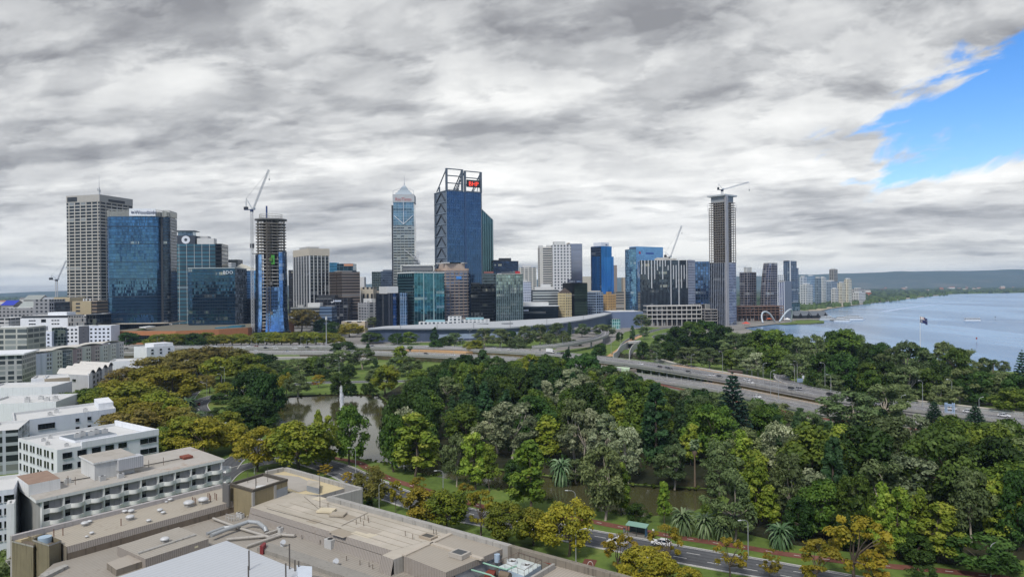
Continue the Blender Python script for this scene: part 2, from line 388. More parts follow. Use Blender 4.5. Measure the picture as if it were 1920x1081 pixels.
def lanes(m, pitch, k):
    nt = m.node_tree; b = nt.nodes['Principled BSDF']; src = b.inputs['Base Color'].links[0].from_socket; u, v, _ = nd(nt, 'ShaderNodeSeparateXYZ', {0: nd(nt, 'ShaderNodeUVMap').outputs[0]}).outputs
    s = MA(nt, 'SINE', MA(nt, 'MULTIPLY', v, 2 * math.pi / pitch)); n = NOISE(nt, nd(nt, 'ShaderNodeCombineXYZ', {0: MA(nt, 'MULTIPLY', u, .02), 1: MA(nt, 'MULTIPLY', v, .8), 2: 0.0}).outputs[0], 1.0, 4, .6).outputs[0]
    f = MA(nt, 'SUBTRACT', 1.0, MA(nt, 'MULTIPLY', SMOOTH(nt, MA(nt, 'ADD', s, MA(nt, 'MULTIPLY', MA(nt, 'SUBTRACT', n, .5), 3.0)), -.3, .9), k)); nt.links.new(MIX(nt, 1.0, src, nd(nt, 'ShaderNodeCombineColor', {0: f, 1: f, 2: f}).outputs[0], 'MULTIPLY'), b.inputs['Base Color'])
lanes(M_asph, 1.75, .2); lanes(M_fwy, 1.8, .28)
M_pave = ground_mat('paving', ['6a6763', '7d7a75', '8c8983', '9a968f'], .02, .3)
M_brick = ground_mat('red_path', ['5e3a33', '6d463c', '7a5145', '866052'], .08, .9)
M_grav = ground_mat('gravel', ['8b7a66', '9c8a74', 'a8947c', 'b5a58e'], .05, .7)
M_orange = ground_mat('ochre_verge', ['9b7a58', 'ab8660', 'b8946c', 'c2a27c'], .04, .6)
M_conc = mat('9d9c98', .85, var=.22, streak=.35, fine=.06)
M_kerb = mat('b6b5b0', .85, var=.15)
M_white = mat('e2e2de', .6, var=.08)
def px(*uv, z=0.0): return [G(u, v, z) for u, v in uv]
river = [(8000, 240), (520, 250), (450, 330), (405, 430)] + [tuple(G(u, v, -1).xy) for u, v in ((1905, 700), (1780, 688), (1650, 660), (1500, 640), (1420, 622), (1384, 614), (1388, 609), (1430, 607), (1475, 609), (1545, 606), (1545, 602), (1500, 599), (1480, 594), (1550, 579), (1600, 572), (1650, 566), (1700, 560), (1745, 555), (1785, 551))] + [(3300, 4400), (4700, 4650), (8000, 4800)]
lake = [tuple(G(u, v, -.6).xy) for u, v in ((503, 768), (518, 752), (545, 743), (600, 741), (660, 740), (708, 741), (740, 770), (736, 805), (745, 840), (830, 868), (920, 882), (1000, 892), (1100, 905), (1220, 914), (1330, 920), (1352, 940), (1290, 966), (1200, 972), (1100, 958), (1000, 936), (900, 912), (800, 893), (720, 872), (676, 862), (630, 850), (560, 832), (512, 800))]
def flat_with_holes(name, outer, holes, z, m, depth=0.0, m2=None):
    bm = bmesh.new(); loops = []
    for L in [outer] + holes:
        vs = [bm.verts.new((p[0], p[1], z)) for p in L]
        for i in range(len(vs)): bm.edges.new((vs[i], vs[(i + 1) % len(vs)]))
        loops.append(vs)
    bmesh.ops.triangle_fill(bm, use_beauty=True, use_dissolve=False, edges=bm.edges[:], normal=(0, 0, 1))
    for f in bm.faces:
        if f.normal.z < 0: f.normal_flip()
    for L in loops[1:]:
        lo = [bm.verts.new((v.co.x, v.co.y, z - depth)) for v in L]
        for i in range(len(L)):
            j = (i + 1) % len(L); f = bm.faces.new((L[i], L[j], lo[j], lo[i])); f.material_index = 1
    me = bpy.data.meshes.new(name); bm.to_mesh(me); bm.free(); me.materials.append(m); me.materials.append(m2 or m)
    o = bpy.data.objects.new(name, me); COL.objects.link(o); return tag(o, kind='structure')
flat_with_holes('ground', [(-16000, 62), (16000, 62), (16000, 16000), (-16000, 16000)], [river, lake], 0, M_lawn, 3.0, M_wood)
def sheet(name, poly, z, m):
    bm = bmesh.new(); vs = [bm.verts.new((p[0], p[1], z)) for p in poly]
    for i in range(len(vs)): bm.edges.new((vs[i], vs[(i + 1) % len(vs)]))
    bmesh.ops.triangle_fill(bm, use_beauty=True, edges=bm.edges[:], normal=(0, 0, 1))
    for f in bm.faces:
        if f.normal.z < 0: f.normal_flip()
    me = bpy.data.meshes.new(name); bm.to_mesh(me); bm.free(); me.materials.append(m)
    o = bpy.data.objects.new(name, me); COL.objects.link(o); return tag(o, kind='structure')
def water_mat(name, col, rough, s1, s2, strength, spec=.5, col2=None):
    m, nt, b = newmat(name); pos = nd(nt, 'ShaderNodeNewGeometry').outputs['Position']
    mp = nd(nt, 'ShaderNodeMapping', {0: pos, 3: (1, .45, 1)}).outputs[0]
    h = MA(nt, 'ADD', NOISE(nt, mp, s1, 4, .6).outputs[0], MA(nt, 'MULTIPLY', NOISE(nt, mp, s2, 3, .6).outputs[0], .35))
    bp = nd(nt, 'ShaderNodeBump', {'Strength': strength, 'Distance': 1.0, 'Height': h}); nt.links.new(bp.outputs[0], b.inputs['Normal'])
    if col2:
        w = NOISE(nt, nd(nt, 'ShaderNodeMapping', {0: pos, 3: (1, .22, 1)}).outputs[0], .006, 4, .6, .4).outputs[0]
        nt.links.new(MIX(nt, SMOOTH(nt, w, .4, .6), c(col), c(col2)), b.inputs['Base Color'])
    else: b.inputs['Base Color'].default_value = c(col)
    b.inputs['Roughness'].default_value = rough; b.inputs['IOR'].default_value = 1.33; b.inputs['Specular IOR Level'].default_value = spec
    return m
M_river = water_mat('river_water', '4d7094', .2, .05, .35, .3, .5, '789cbe')
M_lake = water_mat('lake_water', '47462f', .08, .25, 1.4, .03)
o = sheet('river_water', river, -1.0, M_river)
o = sheet('lake_water', lake, -.6, M_lake)
# suburbs and land beyond the city
sheet('suburban_land', [(-15500, 1750), (780, 1750), (1030, 2260), (1720, 3200), (3250, 5300), (15500, 5600), (15500, 15800), (-15500, 15800)], .04, M_sub)
sheet('city_pavement', [(-1500, 700), (-330, 676), (-150, 690), (20, 640), (150, 800), (300, 860), (330, 1010), (480, 1180), (640, 1500), (700, 1740), (-1500, 1740)], .02, M_pave)
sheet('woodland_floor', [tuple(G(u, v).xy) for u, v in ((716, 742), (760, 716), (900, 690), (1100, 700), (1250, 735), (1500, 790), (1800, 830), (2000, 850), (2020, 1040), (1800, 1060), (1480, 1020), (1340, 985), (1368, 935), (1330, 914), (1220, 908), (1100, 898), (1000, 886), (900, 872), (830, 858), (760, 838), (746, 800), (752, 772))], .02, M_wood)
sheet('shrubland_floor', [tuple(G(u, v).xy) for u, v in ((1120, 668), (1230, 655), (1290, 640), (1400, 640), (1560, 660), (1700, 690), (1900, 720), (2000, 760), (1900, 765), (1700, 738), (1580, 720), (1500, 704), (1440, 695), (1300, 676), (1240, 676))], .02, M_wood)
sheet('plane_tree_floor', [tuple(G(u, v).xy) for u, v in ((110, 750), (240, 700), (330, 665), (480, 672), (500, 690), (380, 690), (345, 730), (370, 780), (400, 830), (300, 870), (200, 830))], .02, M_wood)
sheet('lawn', [tuple(G(u, v).xy) for u, v in ((1120, 662), (1150, 640), (1172, 622), (1215, 612), (1262, 616), (1256, 630), (1215, 645), (1206, 662))], .034, M_lawn)
sheet('lawn', [tuple(G(u, v).xy) for u, v in ((690, 650), (800, 647), (930, 650), (1040, 655), (1075, 628), (1000, 634), (860, 640), (760, 643))], .034, M_lawn)
# beach along the far bank
bb = MB(); ribbon(bb, [Vector((p[0] - 6, p[1] + 6, 0)) for p in river[-11:-3]], 16, 16, 0, .08)
tag(bb.build('beach', ground_mat('sand', ['8c8472', 'a29984', 'b0a68e'], .02, .2)), kind='structure')
# hill the photograph is taken from (behind and below the viewer)
hb = MB(); NX, NY = 40, 22
def hz(x, y):
    t = min(1, max(0, (70 - y) / 66)); z = 55 * t ** 1.25 if y > 4 else 55 + min(1, (4 - y) / 120) * 12
    return z - .15 + (0 if y > 60 else 2.5 * mnoise.noise(Vector((x * .02, y * .02, 0))) * min(1, (60 - y) / 80 if y < 4 else .1))
gv = [[Vector((-1500 + 3000 * i / NX, y, hz(-1500 + 3000 * i / NX, y))) for i in range(NX + 1)] for y in [70, 62, 54, 46, 38, 30, 22, 15, 9, 4, -2, -8, -16, -30, -50, -80, -120, -170, -240, -330, -450, -600]]
for j in range(len(gv) - 1):
    for i in range(NX): hb.face([gv[j + 1][i], gv[j + 1][i + 1], gv[j][i + 1], gv[j][i]], 0, sm=True)
tag(hb.build('hillside', M_wood), kind='structure')
# the range beyond the plain
def ridge(name, Y, pts, m, depth, seed, amp):
    mb = MB(); R_ = random.Random(seed); prof = []
    us = [pts[0][0] + (pts[-1][0] - pts[0][0]) * i / 160 for i in range(161)]
    for u in us:
        for (a, va), (b_, vb) in zip(pts[:-1], pts[1:]):
            if a <= u <= b_: v = va + (vb - va) * (u - a) / (b_ - a); break
        q = P(u, v, Y); q.z += amp * (mnoise.fractal(Vector((u * .012, seed, 0)), 1.0, 2.0, 4)); prof.append(q)
    rows = [(0.0, 1.0, 1.0), (.12, .93, .985), (.3, .74, .96), (.5, .48, .93), (.75, .2, .9), (1, 0, .86)]
    g = []
    for k, (t, hgt, _) in enumerate(rows):
        g.append([Vector((q.x * (1 - depth * t / Y), q.y - depth * t + (0 if k == 0 else 260 * mnoise.noise(Vector((q.x * .0016, k * 3.1, seed)))), max(q.z * hgt * (1 + (0 if k in (0, 5) else .22 * mnoise.noise(Vector((q.x * .0011, k * 1.7, seed + 4)))))  , -3 if hgt == 0 else 5))) for q in prof])
    bk = [Vector((q.x * 1.03, q.y + 400, -3)) for q in prof]; g.insert(0, bk)
    for j in range(len(g) - 1):
        for i in range(160): mb.face([g[j + 1][i], g[j + 1][i + 1], g[j][i + 1], g[j][i]], 0, sm=True)
    return tag(mb.build(name, m), kind='structure')
M_hill = ground_mat('far_hills', ['2a382e', '364636', '465040', '6a6656'], .0012, .006, .95, .2)
ridge('hills', 12500, [(-400, 551), (0, 549.5), (60, 547), (130, 545), (400, 538), (700, 532), (1000, 524), (1160, 520), (1480, 517), (1560, 513), (1640, 510.5), (1700, 509), (1760, 507.5), (1850, 507), (1920, 505.5), (2300, 503)], M_hill, 2200, 3, 9)
# ------------------------------------------------------------------ roads
def road(name, pts, l, r, m, dz=.05, skirt=0.0, ms=None, kerbs=True, lines=(), smooth=6):
    q = catmull(pts, smooth); mb = MB(); ribbon(mb, q, l, r, 0, dz, skirt, 1)
    o = tag(mb.build(name, [m, ms or M_conc]), kind='structure')
    if kerbs:
        kb = MB()
        for off in (l + .12, -r - .12): ribbon(kb, side(q, off), .15, .15, 0, dz + .12, .16, 0)
        tag(kb.build('kerb', [M_kerb]), kind='structure')
    if lines:
        lb = MB()
        for (off, w, dash, gap) in lines: dashes(lb, q, off, w, dash, gap, dz + .006)
        tag(lb.build('road_marking', [M_white]), kind='structure')
    return q
near_road = road('road', px((250, 800), (310, 790), (385, 790), (440, 815), (500, 843), (560, 858), (625, 877), (673, 898), (746, 930), (871, 965), (990, 985), (1107, 1008), (1300, 1043), (1410, 1062), (1520, 1082), (1700, 1115), (1900, 1150)), 5.2, 5.2, M_asph, .05, lines=((1.7, .16, 3, 4.5), (-1.7, .16, 3, 4.5), (4.7, .14, 60, .01), (-4.7, .14, 60, .01)))
road('driveway', px((560, 860), (500, 866), (450, 878), (425, 892), (405, 915)), 3.2, 3.2, M_asph, .054)
road('driveway', px((470, 846), (440, 862), (424, 880)), 3.4, 3.4, M_asph, .058)
road('park_road', px((340, 748), (352, 735), (366, 722), (380, 712), (396, 700)), 6.5, 6.5, M_asph, .05)
road('park_road', px((396, 792), (378, 774), (371, 760), (384, 749), (420, 739), (470, 731), (515, 725), (575, 718), (640, 716.5), (705, 715), (800, 714)), 4.5, 4.5, M_asph, .056, lines=((0, .2, 4, 6),))
red_path = road('footpath', px((560, 842), (620, 857), (670, 866), (689, 877), (730, 896), (765, 908), (875, 941), (939, 956), (1040, 967), (1101, 975), (1145, 984), (1233, 1000), (1293, 1010), (1394, 1025), (1480, 1039), (1640, 1058), (1784, 1071), (1950, 1092)), 1.5, 1.5, M_brick, .05, kerbs=False, lines=((0, .15, 1.4, 4.5),))
road('footpath', px((1108, 1048), (1098, 1070), (1092, 1085)), 1.4, 1.4, M_brick, .062, kerbs=False)
FW = [(-200, 654), (0, 653), (200, 652), (420, 651), (640, 650), (800, 651.5), (960, 658), (1060, 666), (1150, 676), (1250, 690), (1330, 703), (1400, 714), (1500, 732), (1600, 750), (1700, 763), (1800, 775), (1950, 792), (2150, 815)]
NW = [(-200, 666), (0, 664), (200, 662), (400, 660.5), (640, 660), (760, 663), (850, 667), (950, 673), (1060, 683), (1150, 694)]
fwy_far = road('freeway', px(*FW, z=5), 8, 8, M_fwy, .0, 1.6, M_conc, False, ((0, .2, 5, 7), (3.6, .2, 5, 7), (-3.6, .2, 5, 7), (7.2, .2, 80, .01), (-7.2, .2, 80, .01)))
fwy_near = road('freeway', px(*NW, z=5), 7, 7, M_fwy, .0, 1.6, M_conc, False, ((0, .2, 5, 7), (3.4, .2, 5, 7), (-3.4, .2, 5, 7), (6.4, .2, 80, .01), (-6.4, .2, 80, .01)))
LW = [(1060, 686), (1150, 700), (1230, 712), (1330, 727), (1400, 741), (1480, 758), (1560, 774), (1650, 786), (1750, 795), (1880, 806), (2100, 830)]
fwy_low = road('freeway', px(*LW, z=1.2), 6.5, 6.5, M_fwy, .0, 1.6, M_conc, False, ((0, .2, 5, 7), (3.3, .2, 5, 7), (-3.3, .2, 5, 7), (5.9, .25, 80, .01), (-5.9, .25, 80, .01)))
road('gravel_verge', [p * 1 for p in px((1330, 715), (1400, 727), (1500, 748), (1600, 764), (1700, 776), (1850, 790), (2000, 806), z=2)], 7, 7, M_grav, 0, 3, M_conc, False)
road('footpath', px((1200, 712), (1330, 741), (1420, 760), (1500, 777), (1600, 792), (1700, 803), (1850, 815), z=.6), 2.2, 2.2, M_brick, 0, 1, M_conc, False)
road('footpath', px((1190, 660), (1262, 679), (1330, 692), (1400, 703), (1470, 718), (1560, 732), (1700, 748), (1920, 772), z=2), 1.8, 1.8, mat('b5afa4', .85), 0, 2.5, M_conc, False)
road('ochre_verge', px((1260, 684), (1330, 696), (1400, 707), (1470, 720), (1540, 734), (1600, 742), z=4), 4, 4, M_orange, 0, 4.5, M_orange, False)
road('ochre_verge', px((760, 656), (830, 657.5), (880, 660), z=4), 5, 5, M_orange, .3, 4.5, M_orange, False)
loop = road('ramp', px((1500, 692), (1478, 694), (1464, 703), (1470, 712), (1500, 722), (1540, 731), z=3), 4.2, 4.2, M_fwy, 0, 3.2, M_conc, False, ((-3.4, .3, 80, .01),))
road('ramp', px((300, 676), (440, 673), (520, 669), (620, 668), (700, 672), z=2), 5, 5, mat('a8a49b', .85), 0, 2.3, M_conc, False)
via = road('viaduct', [G(u, v, z) for u, v, z in ((1000, 651, 6), (1046, 647, 7), (1085, 641, 8), (1118, 634, 8), (1135, 626, 8), (1128, 618, 7.5), (1095, 615, 7), (1050, 616, 6), (1010, 618, 5))], 3.8, 3.8, M_fwy, 0, 1.6, M_conc, False, ((0, .2, 80, .01),))
road('city_street', px((1168, 655), (1178, 640), (1200, 628), (1240, 616), (1290, 609), (1350, 606)), 5, 5, M_asph, .05, lines=((0, .2, 5, 7),))
road('city_street', px((1265, 640), (1230, 630), (1290, 618), (1330, 611), (1380, 609)), 4.5, 4.5, M_asph, .056)
road('ochre_verge', px((1142, 668), (1162, 655), (1180, 640), (1205, 628)), 3, 3, M_orange, .12, kerbs=False)
# ------------------------------------------------------------------ city buildings
M_roofgrey = mat('8d8d8a', .85, var=.2, fine=.05)
M_roofwhite = mat('c9cac8', .7, var=.12)
M_plant = mat('a6a7a6', .7, var=.15, streak=.2)
M_dark = mat('2a2c30', .5, var=.15)
M_slab = mat('8f8a83', .9, var=.2, streak=.25)
M_slabw = mat('bdbab4', .85, var=.15, streak=.2)
M_steel = mat('6f7782', .45, .4, var=.1)
M_lat = mat('c2c4c6', .5, .2, var=.08)
M_signw = mat('d8dde4', .5, var=.05)
M_navy = mat('1d2b57', .5, var=.05)
M_red = mat('a5262b', .5, var=.05)
def bil(poly, a, b):
    n, r, k, l = [Vector(p) for p in poly[:4]]
    q = n * (1 - a) * (1 - b) + r * a * (1 - b) + k * a * b + l * (1 - a) * b
    return (q.x, q.y)
def sub(poly, a0, a1, b0, b1): return [bil(poly, a0, b0), bil(poly, a1, b0), bil(poly, a1, b1), bil(poly, a0, b1)]
def bld(name, label, poly, z1, wall, roof=None, z0=0.0, cat='building', plant=(), group=None, wname='curtain_wall', par=1.0):
    cx, cy = cen(poly); root = thing(name, label, cat, (cx, cy, z0), group)
    MB().prism(poly, z0, z1, 0).build(wname, [wall], root)
    inn = inset(poly, .5); rm = roof or M_roofgrey
    r = MB(); r.face([(p[0], p[1], z1 - par) for p in inn], 0); r.build('roof', [rm], root)
    pp = MB(); n = len(poly)
    for i in range(n):
        j = (i + 1) % n; a, b, d, e = poly[i], poly[j], inn[j], inn[i]
        pp.face([(a[0], a[1], z1), (b[0], b[1], z1), (d[0], d[1], z1), (e[0], e[1], z1)], 0)
        pp.face([(e[0], e[1], z1), (d[0], d[1], z1), (d[0], d[1], z1 - par), (e[0], e[1], z1 - par)], 0)
    pp.build('parapet', [rm], root)
    for (a0, a1, b0, b1, h, m, nm) in plant:
        MB().prism(sub(poly, a0, a1, b0, b1), z1 - par + .01, z1 + h, 0, 0).build(nm, [m], root)
    return root
def band_ring(root, poly, z, h, out, m, name='floor_band', copies=(), src=None):
    o2 = inset(poly, -out); mb = MB().prism(o2, z, z + h, 0, 0, 0)
    o = mb.build(name, [m], root)
    for dz in copies:
        n = o.copy(); COL.objects.link(n); n.parent = root; n.location.z += dz; KIDS[root.name].append(n)
    return o
def rept(root, o, offs):
    for d in offs:
        n = o.copy(); COL.objects.link(n); n.parent = root; n.location = o.location + Vector(d); KIDS.setdefault(root.name, []).append(n)
def lattice(mb, p0, p1, w, n, r=.12, m=0, tri=False):
    p0, p1 = Vector(p0), Vector(p1); d = (p1 - p0).normalized(); a = d.orthogonal().normalized()
    if abs(d.z) < .95: a = Vector((0, 0, 1)).cross(d).normalized()
    b = d.cross(a); cs = [a * w/2 + b * w/2, -a * w/2 + b * w/2, -a * w/2 - b * w/2, a * w/2 - b * w/2]
    for q in cs: mb.tube(p0 + q, p1 + q, r, r, 4, m, False, False)
    for i in range(n):
        t0 = p0.lerp(p1, i / n); t1 = p0.lerp(p1, (i + 1) / n)
        for k in range(4):
            k2 = (k + 1) % 4
            mb.tube(t0 + cs[k], t1 + cs[k2], r * .7, r * .7, 3, m, False, False); mb.tube(t0 + cs[k], t0 + cs[k2], r * .7, r * .7, 3, m, False, False)
# --- left cluster
Qv = Q(125, 187, 249, 420, 1080, 75)
zq = Zv(365, 1080, 150)
qv = bld('office_tower', 'tall pale concrete tower with a deep window grid and a thin roof mast', Qv, zq, facade('1b2026', 'a19d96', 10.9, 4.95, .17, .36, 'aaa69f', .3, .25, .5, .01, .06, off=1.2), plant=((.25, .8, .3, .8, 2.5, M_plant, 'plant_room'),))
ztop = MB().prism(inset(Qv, -.25), zq - 10, zq + .3, 0, None, 0)
ztop.build('crown_band', [mat('a5a29c', .8, var=.12, streak=.2)], qv)
a, b = Qv[3], Qv[0]
for t0, t1 in ((.03, .33),):
    p0, ang = onface(a, b, t0, zq - 9, .45); p1, _ = onface(a, b, t1, zq - 2, .45); mb = MB(); mb.face([(p0[0], p0[1], zq - 9), (p1[0], p1[1], zq - 9), (p1[0], p1[1], zq - 2), (p0[0], p0[1], zq - 2)]); mb.build('dark_crown_face', [M_dark], qv)  # flat dark face paints the shade of an opening in the crown
a, b = Qv[0], Qv[1]
p0, ang = onface(a, b, .25, 0, .45); p1, _ = onface(a, b, .75, 0, .45); mb = MB(); mb.face([(p0[0], p0[1], zq - 9), (p1[0], p1[1], zq - 9), (p1[0], p1[1], zq - 5), (p0[0], p0[1], zq - 5)]); mb.build('dark_crown_face', [M_dark], qv)
mc = P(186, 365, 1090); mb = MB(); mb.tube((mc.x, mc.y, zq), (mc.x, mc.y, zq + 12), 1.2, .9, 6); mb.tube((mc.x, mc.y, zq + 12), (mc.x, mc.y, Zv(328, 1090, 186)), .45, .15, 6)
for k in range(5):
    an = k * 1.26; mb.tube((mc.x + 2.2 * math.cos(an), mc.y + 2.2 * math.sin(an), zq + 3 + k), (mc.x + 2.2 * math.cos(an), mc.y + 2.2 * math.sin(an), zq + 8 + k), .5, .5, 6); mb.tube((mc.x, mc.y, zq + 5 + k), (mc.x + 2.2 * math.cos(an), mc.y + 2.2 * math.sin(an), zq + 5 + k), .2, .2, 4)
mb.build('antenna_mast', [M_lat], qv)
# curved blue tower
YW = 950; zw = Zv(405, YW, 256); zwb = 16.5
Wm = rrect(RECT(195, 301, 500, YW, 48, 6), 15); Wr = rrect(RECT(304, 318, 500, YW + 8, 36, 8), 5)
wd = thing('glass_tower', 'curved blue glass tower with a white sign along its louvred crown', 'building', (*cen(Wm), 0))
fW = facade('40668c', '12324f', 1.55, 4.1, .09, .10, None, .85, .04, .32, .012, .015)
MB().prism(Wm, zwb + 1, zw, 0).build('curtain_wall', [fW], wd)
MB().prism(Wr, zwb + 1, zw - 1, 0).build('side_wing', [facade('28384a', '1a222c', 1.5, 4.1, .12, .2, None, .7, .08, .4, .01, .06)], wd)
MB().prism(sub(RECT(300, 306, 500, YW + 14, 20), 0, 1, 0, 1), zwb, zw - 2, 0, 0).build('recess', [M_dark], wd)
for k, zz in enumerate([zw - 14 - i * 23.5 for i in range(7)]):
    MB().prism(inset(Wm, -.25), zz, zz + .8, 0, 0, 0).build('transfer_band', [mat('16212e', .5)], wd)
for po, h in ((Wm, 8.6), (Wr, 8.0)):
    mb = MB(); n = len(po); pp = []
    for i in range(n):
        a, b = Vector(po[i]), Vector(po[(i + 1) % n]); k = max(1, int((b - a).length / 1.7))
        for j in range(k): pp.append(a.lerp(b, j / k))
    for p in pp: mb.obox(p.x, p.y, zw + .05, zw + h, .45, .45, 0, 0)
    mb.prism(inset(po, .3), zw + h, zw + h + .5, 0, None); mb.prism(inset(po, 3), zw, zw + h * .8, 0, 0); mb.build('crown_screen', [mat('9a9c98', .6, .2)], wd)
MB().face([(p[0], p[1], zw) for p in Wm]).build('roof', [M_roofgrey], wd)
A = P(242, 399, YW - 1.2); B = P(288, 399, YW - 1.2); sg = MB(); sg.prism([(A.x, A.y), (B.x, B.y + 4.6), (B.x, B.y + 5.4), (A.x, A.y + .8)], zw + .3, zw + 10, 0, 0, 0)
so = sg.build('sign_panel', [M_signw], wd); an = math.atan2(4.6, B.x - A.x)
mid = (A + B) / 2
lettering('Woodside', 6.6, M_navy, so, (mid.x + 4.6, mid.y + 1.9 + .35, zw + 2.9), an, .1)
mb = MB()
for k in range(3): mb.mesh([Vector((A.x + 2.2 + k * 1.5, A.y - .2, zw + 8 - k * 1.2)), Vector((A.x + 3.4 + k * 1.4, A.y - .15, zw + 3.4)), Vector((A.x + 4.4 + k * 1.4, A.y - .1, zw + 4.0 + k))], [(0, 1, 2)], 0)
mb.build('emblem', [M_navy], so)
sk = MB(); sk.prism(inset(rrect(RECT(190, 322, 600, YW - 6, 66, 6), 16), 0), zwb - .2, zwb + 1, 0, 0, 0); sk.build('base_canopy', [mat('b5ac9a', .7)], wd)
MB().prism(inset(Wm, 2.5), 0, zwb, 0).build('lobby_wall', [facade('1a222b', '22262b', 3, 5, .1, .1, None, .6, .1)], wd)
# circle-sign tower
Cq = RECT(321, 415, 500, 1120, 42, 8); zc = Zv(457, 1120, 365)
cm = bld('glass_tower', 'teal glass tower with a white ring emblem on its dark roof box', Cq, zc, facade('5a8a9c', 'b2b6b4', 11.5, 6.1, .05, .42, '56646e', .5, .1, .5, .01, .25))
bx = sub(Cq, .03, .47, .02, .6); zb = Zv(441, 1120, 345); mb = MB().prism(bx, zc - .9, zb, 0, 0); dk = mb.build('roof_box', [mat('343b46', .6)], cm)
(p, an) = onface(bx[0], bx[1], .60, (zc + zb) / 2, .3)
ring = MB(); R0, R1 = 6.3, 2.4; vs = []; fs = []
for i in range(28):
    t = 2 * math.pi * i / 28
    for r in (R0, R1):
        for dep in (0, -.5): vs.append((p[0] + math.cos(an) * r * math.cos(t) + math.sin(an) * dep * -1 * -1, p[1] + math.sin(an) * r * math.cos(t) + dep, p[2] + r * math.sin(t)))
for i in range(28):
    j = (i + 1) % 28; fs += [(4*i+1, 4*j+1, 4*j+3, 4*i+3), (4*i, 4*j, 4*j+1, 4*i+1), (4*i+2, 4*i+3, 4*j+3, 4*j+2)]
ring.mesh(vs, fs); ring.build('ring_emblem', [M_signw], dk)
MB().prism(sub(Cq, .12, .42, .1, .5), zb, zb + 7, 0, 0).build('roof_lantern', [facade('9fb4c4', 'c9d2d8', 3, 3.5, .1, 0, None, .4, .15)], cm)
MB().prism(sub(Cq, .03, .48, -.05, .62), zb + 7, zb + 8, 0, 0, 0).build('roof_canopy', [mat('6e737b', .5)], cm)
MB().prism(sub(Cq, .5, .84, .1, .5), zc - .9, zc + 9.5, 0, 0).build('plant_room', [M_roofwhite], cm)
MB().prism(sub(Cq, .48, .69, .3, .7), zc - .9, zc + 13.5, 0, 0).build('plant_room', [M_plant], cm)
MB().prism(RECT(404, 416, 500, 1117.5, 40, 8), 0, zc - .2, 0).build('dark_bay', [facade('1e2730', '14181d', 2, 6.1, .1, .2, None, .75, .08)], cm)
MB().tube((*bil(Cq, -.01, 0), 0), (*bil(Cq, -.01, 0), zb + 14), .5, .3, 5).build('lift_core_mast', [M_lat], cm)
# BDO building
YB = 925; zbd = Zv(503, YB, 400)
b0 = P(349, 560, YB); b1 = P(441, 560, YB + 6); b2 = P(463, 560, YB + 62)
Bq = [(b0.x + 8, b0.y - .0), (b1.x, b1.y), (b2.x, b2.y), (b2.x - 66, b2.y + 4), (b0.x + 4, b0.y + 30), (b0.x - .5, b0.y + 9), (b0.x + 1.4, b0.y + 3)]
bd = thing('glass_building', 'dark teal glass office block signed BDO on its top corner, below the ring-emblem tower', 'building', (*cen(Bq), 0))
fB = facade('2c5070', '0f1c28', 2.1, 4.2, .08, .14, None, .85, .04, .4, .012, .03)
MB().prism(Bq, 0, zbd, 0).build('curtain_wall', [fB], bd)
MB().prism(inset(Bq, -.35), zbd, zbd + 1.2, 0, 0, 0).build('roof_edge', [mat('9aa5a8', .5)], bd)
pa, an = onface(Bq[0], Bq[1], .84, zbd - 7.2, .35); lettering('BDO', 6.0, M_signw, bd, pa, an, .1)
MB().prism(inset(Bq, -5), 8, 9.2, 0, 0, 0).build('base_canopy', [mat('a89a86', .7)], bd)
# small ones behind
bld('office_block', 'small white roof block between the ring-emblem tower and the pyramid roof', RECT(415, 434, 498, 1280, 20), Zv(492, 1280, 424), facade('55606a', 'd2d4d4', 3, 4, .4, .4, None, .2, .3))
bld('office_block', 'dark box of an office peeping up behind the pyramid-roofed tower', RECT(418, 446, 495, 1330, 24), Zv(486.5, 1330, 432), facade('23282d', '2b2f33', 2, 4, .1, .2))
Pq = RECT(438, 484, 520, 1180, 40, 6); zp = Zv(507, 1180, 460)
pr = bld('glass_tower', 'bright blue glass tower with a pale pyramid roof behind the crane mast', Pq, zp, facade('4a86cc', '7fa0c4', 1.6, 4, .06, .08, None, .8, .05, .25, .008, 0))
ap = P(453, 494, 1195); mb = MB(); cb = [P(433, 506, 1178), P(484, 506, 1182), P(480, 506, 1222), P(440, 506, 1218)]
for i in range(4): mb.face([cb[i], cb[(i + 1) % 4], ap])
mb.build('pyramid_roof', [mat('b5b3a6', .6, .1)], pr)
bld('office_block', 'narrow dark office block half hidden behind the unfinished round tower', RECT(541, 555, 540, 1230, 30), Zv(506, 1230, 548), facade('2a2b30', '34363b', 1.2, 4, .3, .2))
bld('office_block', 'dark ribbed office block behind the crane foot beside the glass block signed BDO', RECT(461, 486, 585, 1010, 30), Zv(560, 1010, 472), facade('1d2126', '343a42', 1.3, 4, .3, .15))
# orange podium in front of the left towers
pod = thing('podium_building', 'long low ochre podium under the glass towers beside the freeway', 'building', (X(310, 800), 800, 0))
pl = [tuple(G(u, v, 0).xy) for u, v in ((205, 645), (300, 645), (330, 645), (410, 641), (465, 637))]
zpd = 15.0; back = [(p[0] + 10, p[1] + 150) for p in reversed(pl)]
MB().prism(pl + back, 0, zpd, 0, 1).build('wall', [mat('a9714a', .8, var=.18, streak=.2), mat('6f6a5a', .9)], pod)
for (a, t0, t1, za, zb_) in ((0, .03, .10, 1, 11), (0, .16, .8, 2, 10), (2, .05, .12, 3, 11), (2, .2, .26, 3, 11)):
    p0, an = onface(pl[a], pl[a + 1], t0, za, .25); p1, _ = onface(pl[a], pl[a + 1], t1, zb_, .25)
    MB().prism([p0[:2], p1[:2], (p1[0], p1[1] + .5), (p0[0], p0[1] + .5)], za, zb_, 0, 0, 0).build('window', [facade('16242c', '1f2a30', 3, 4, .08, .1)], pod)
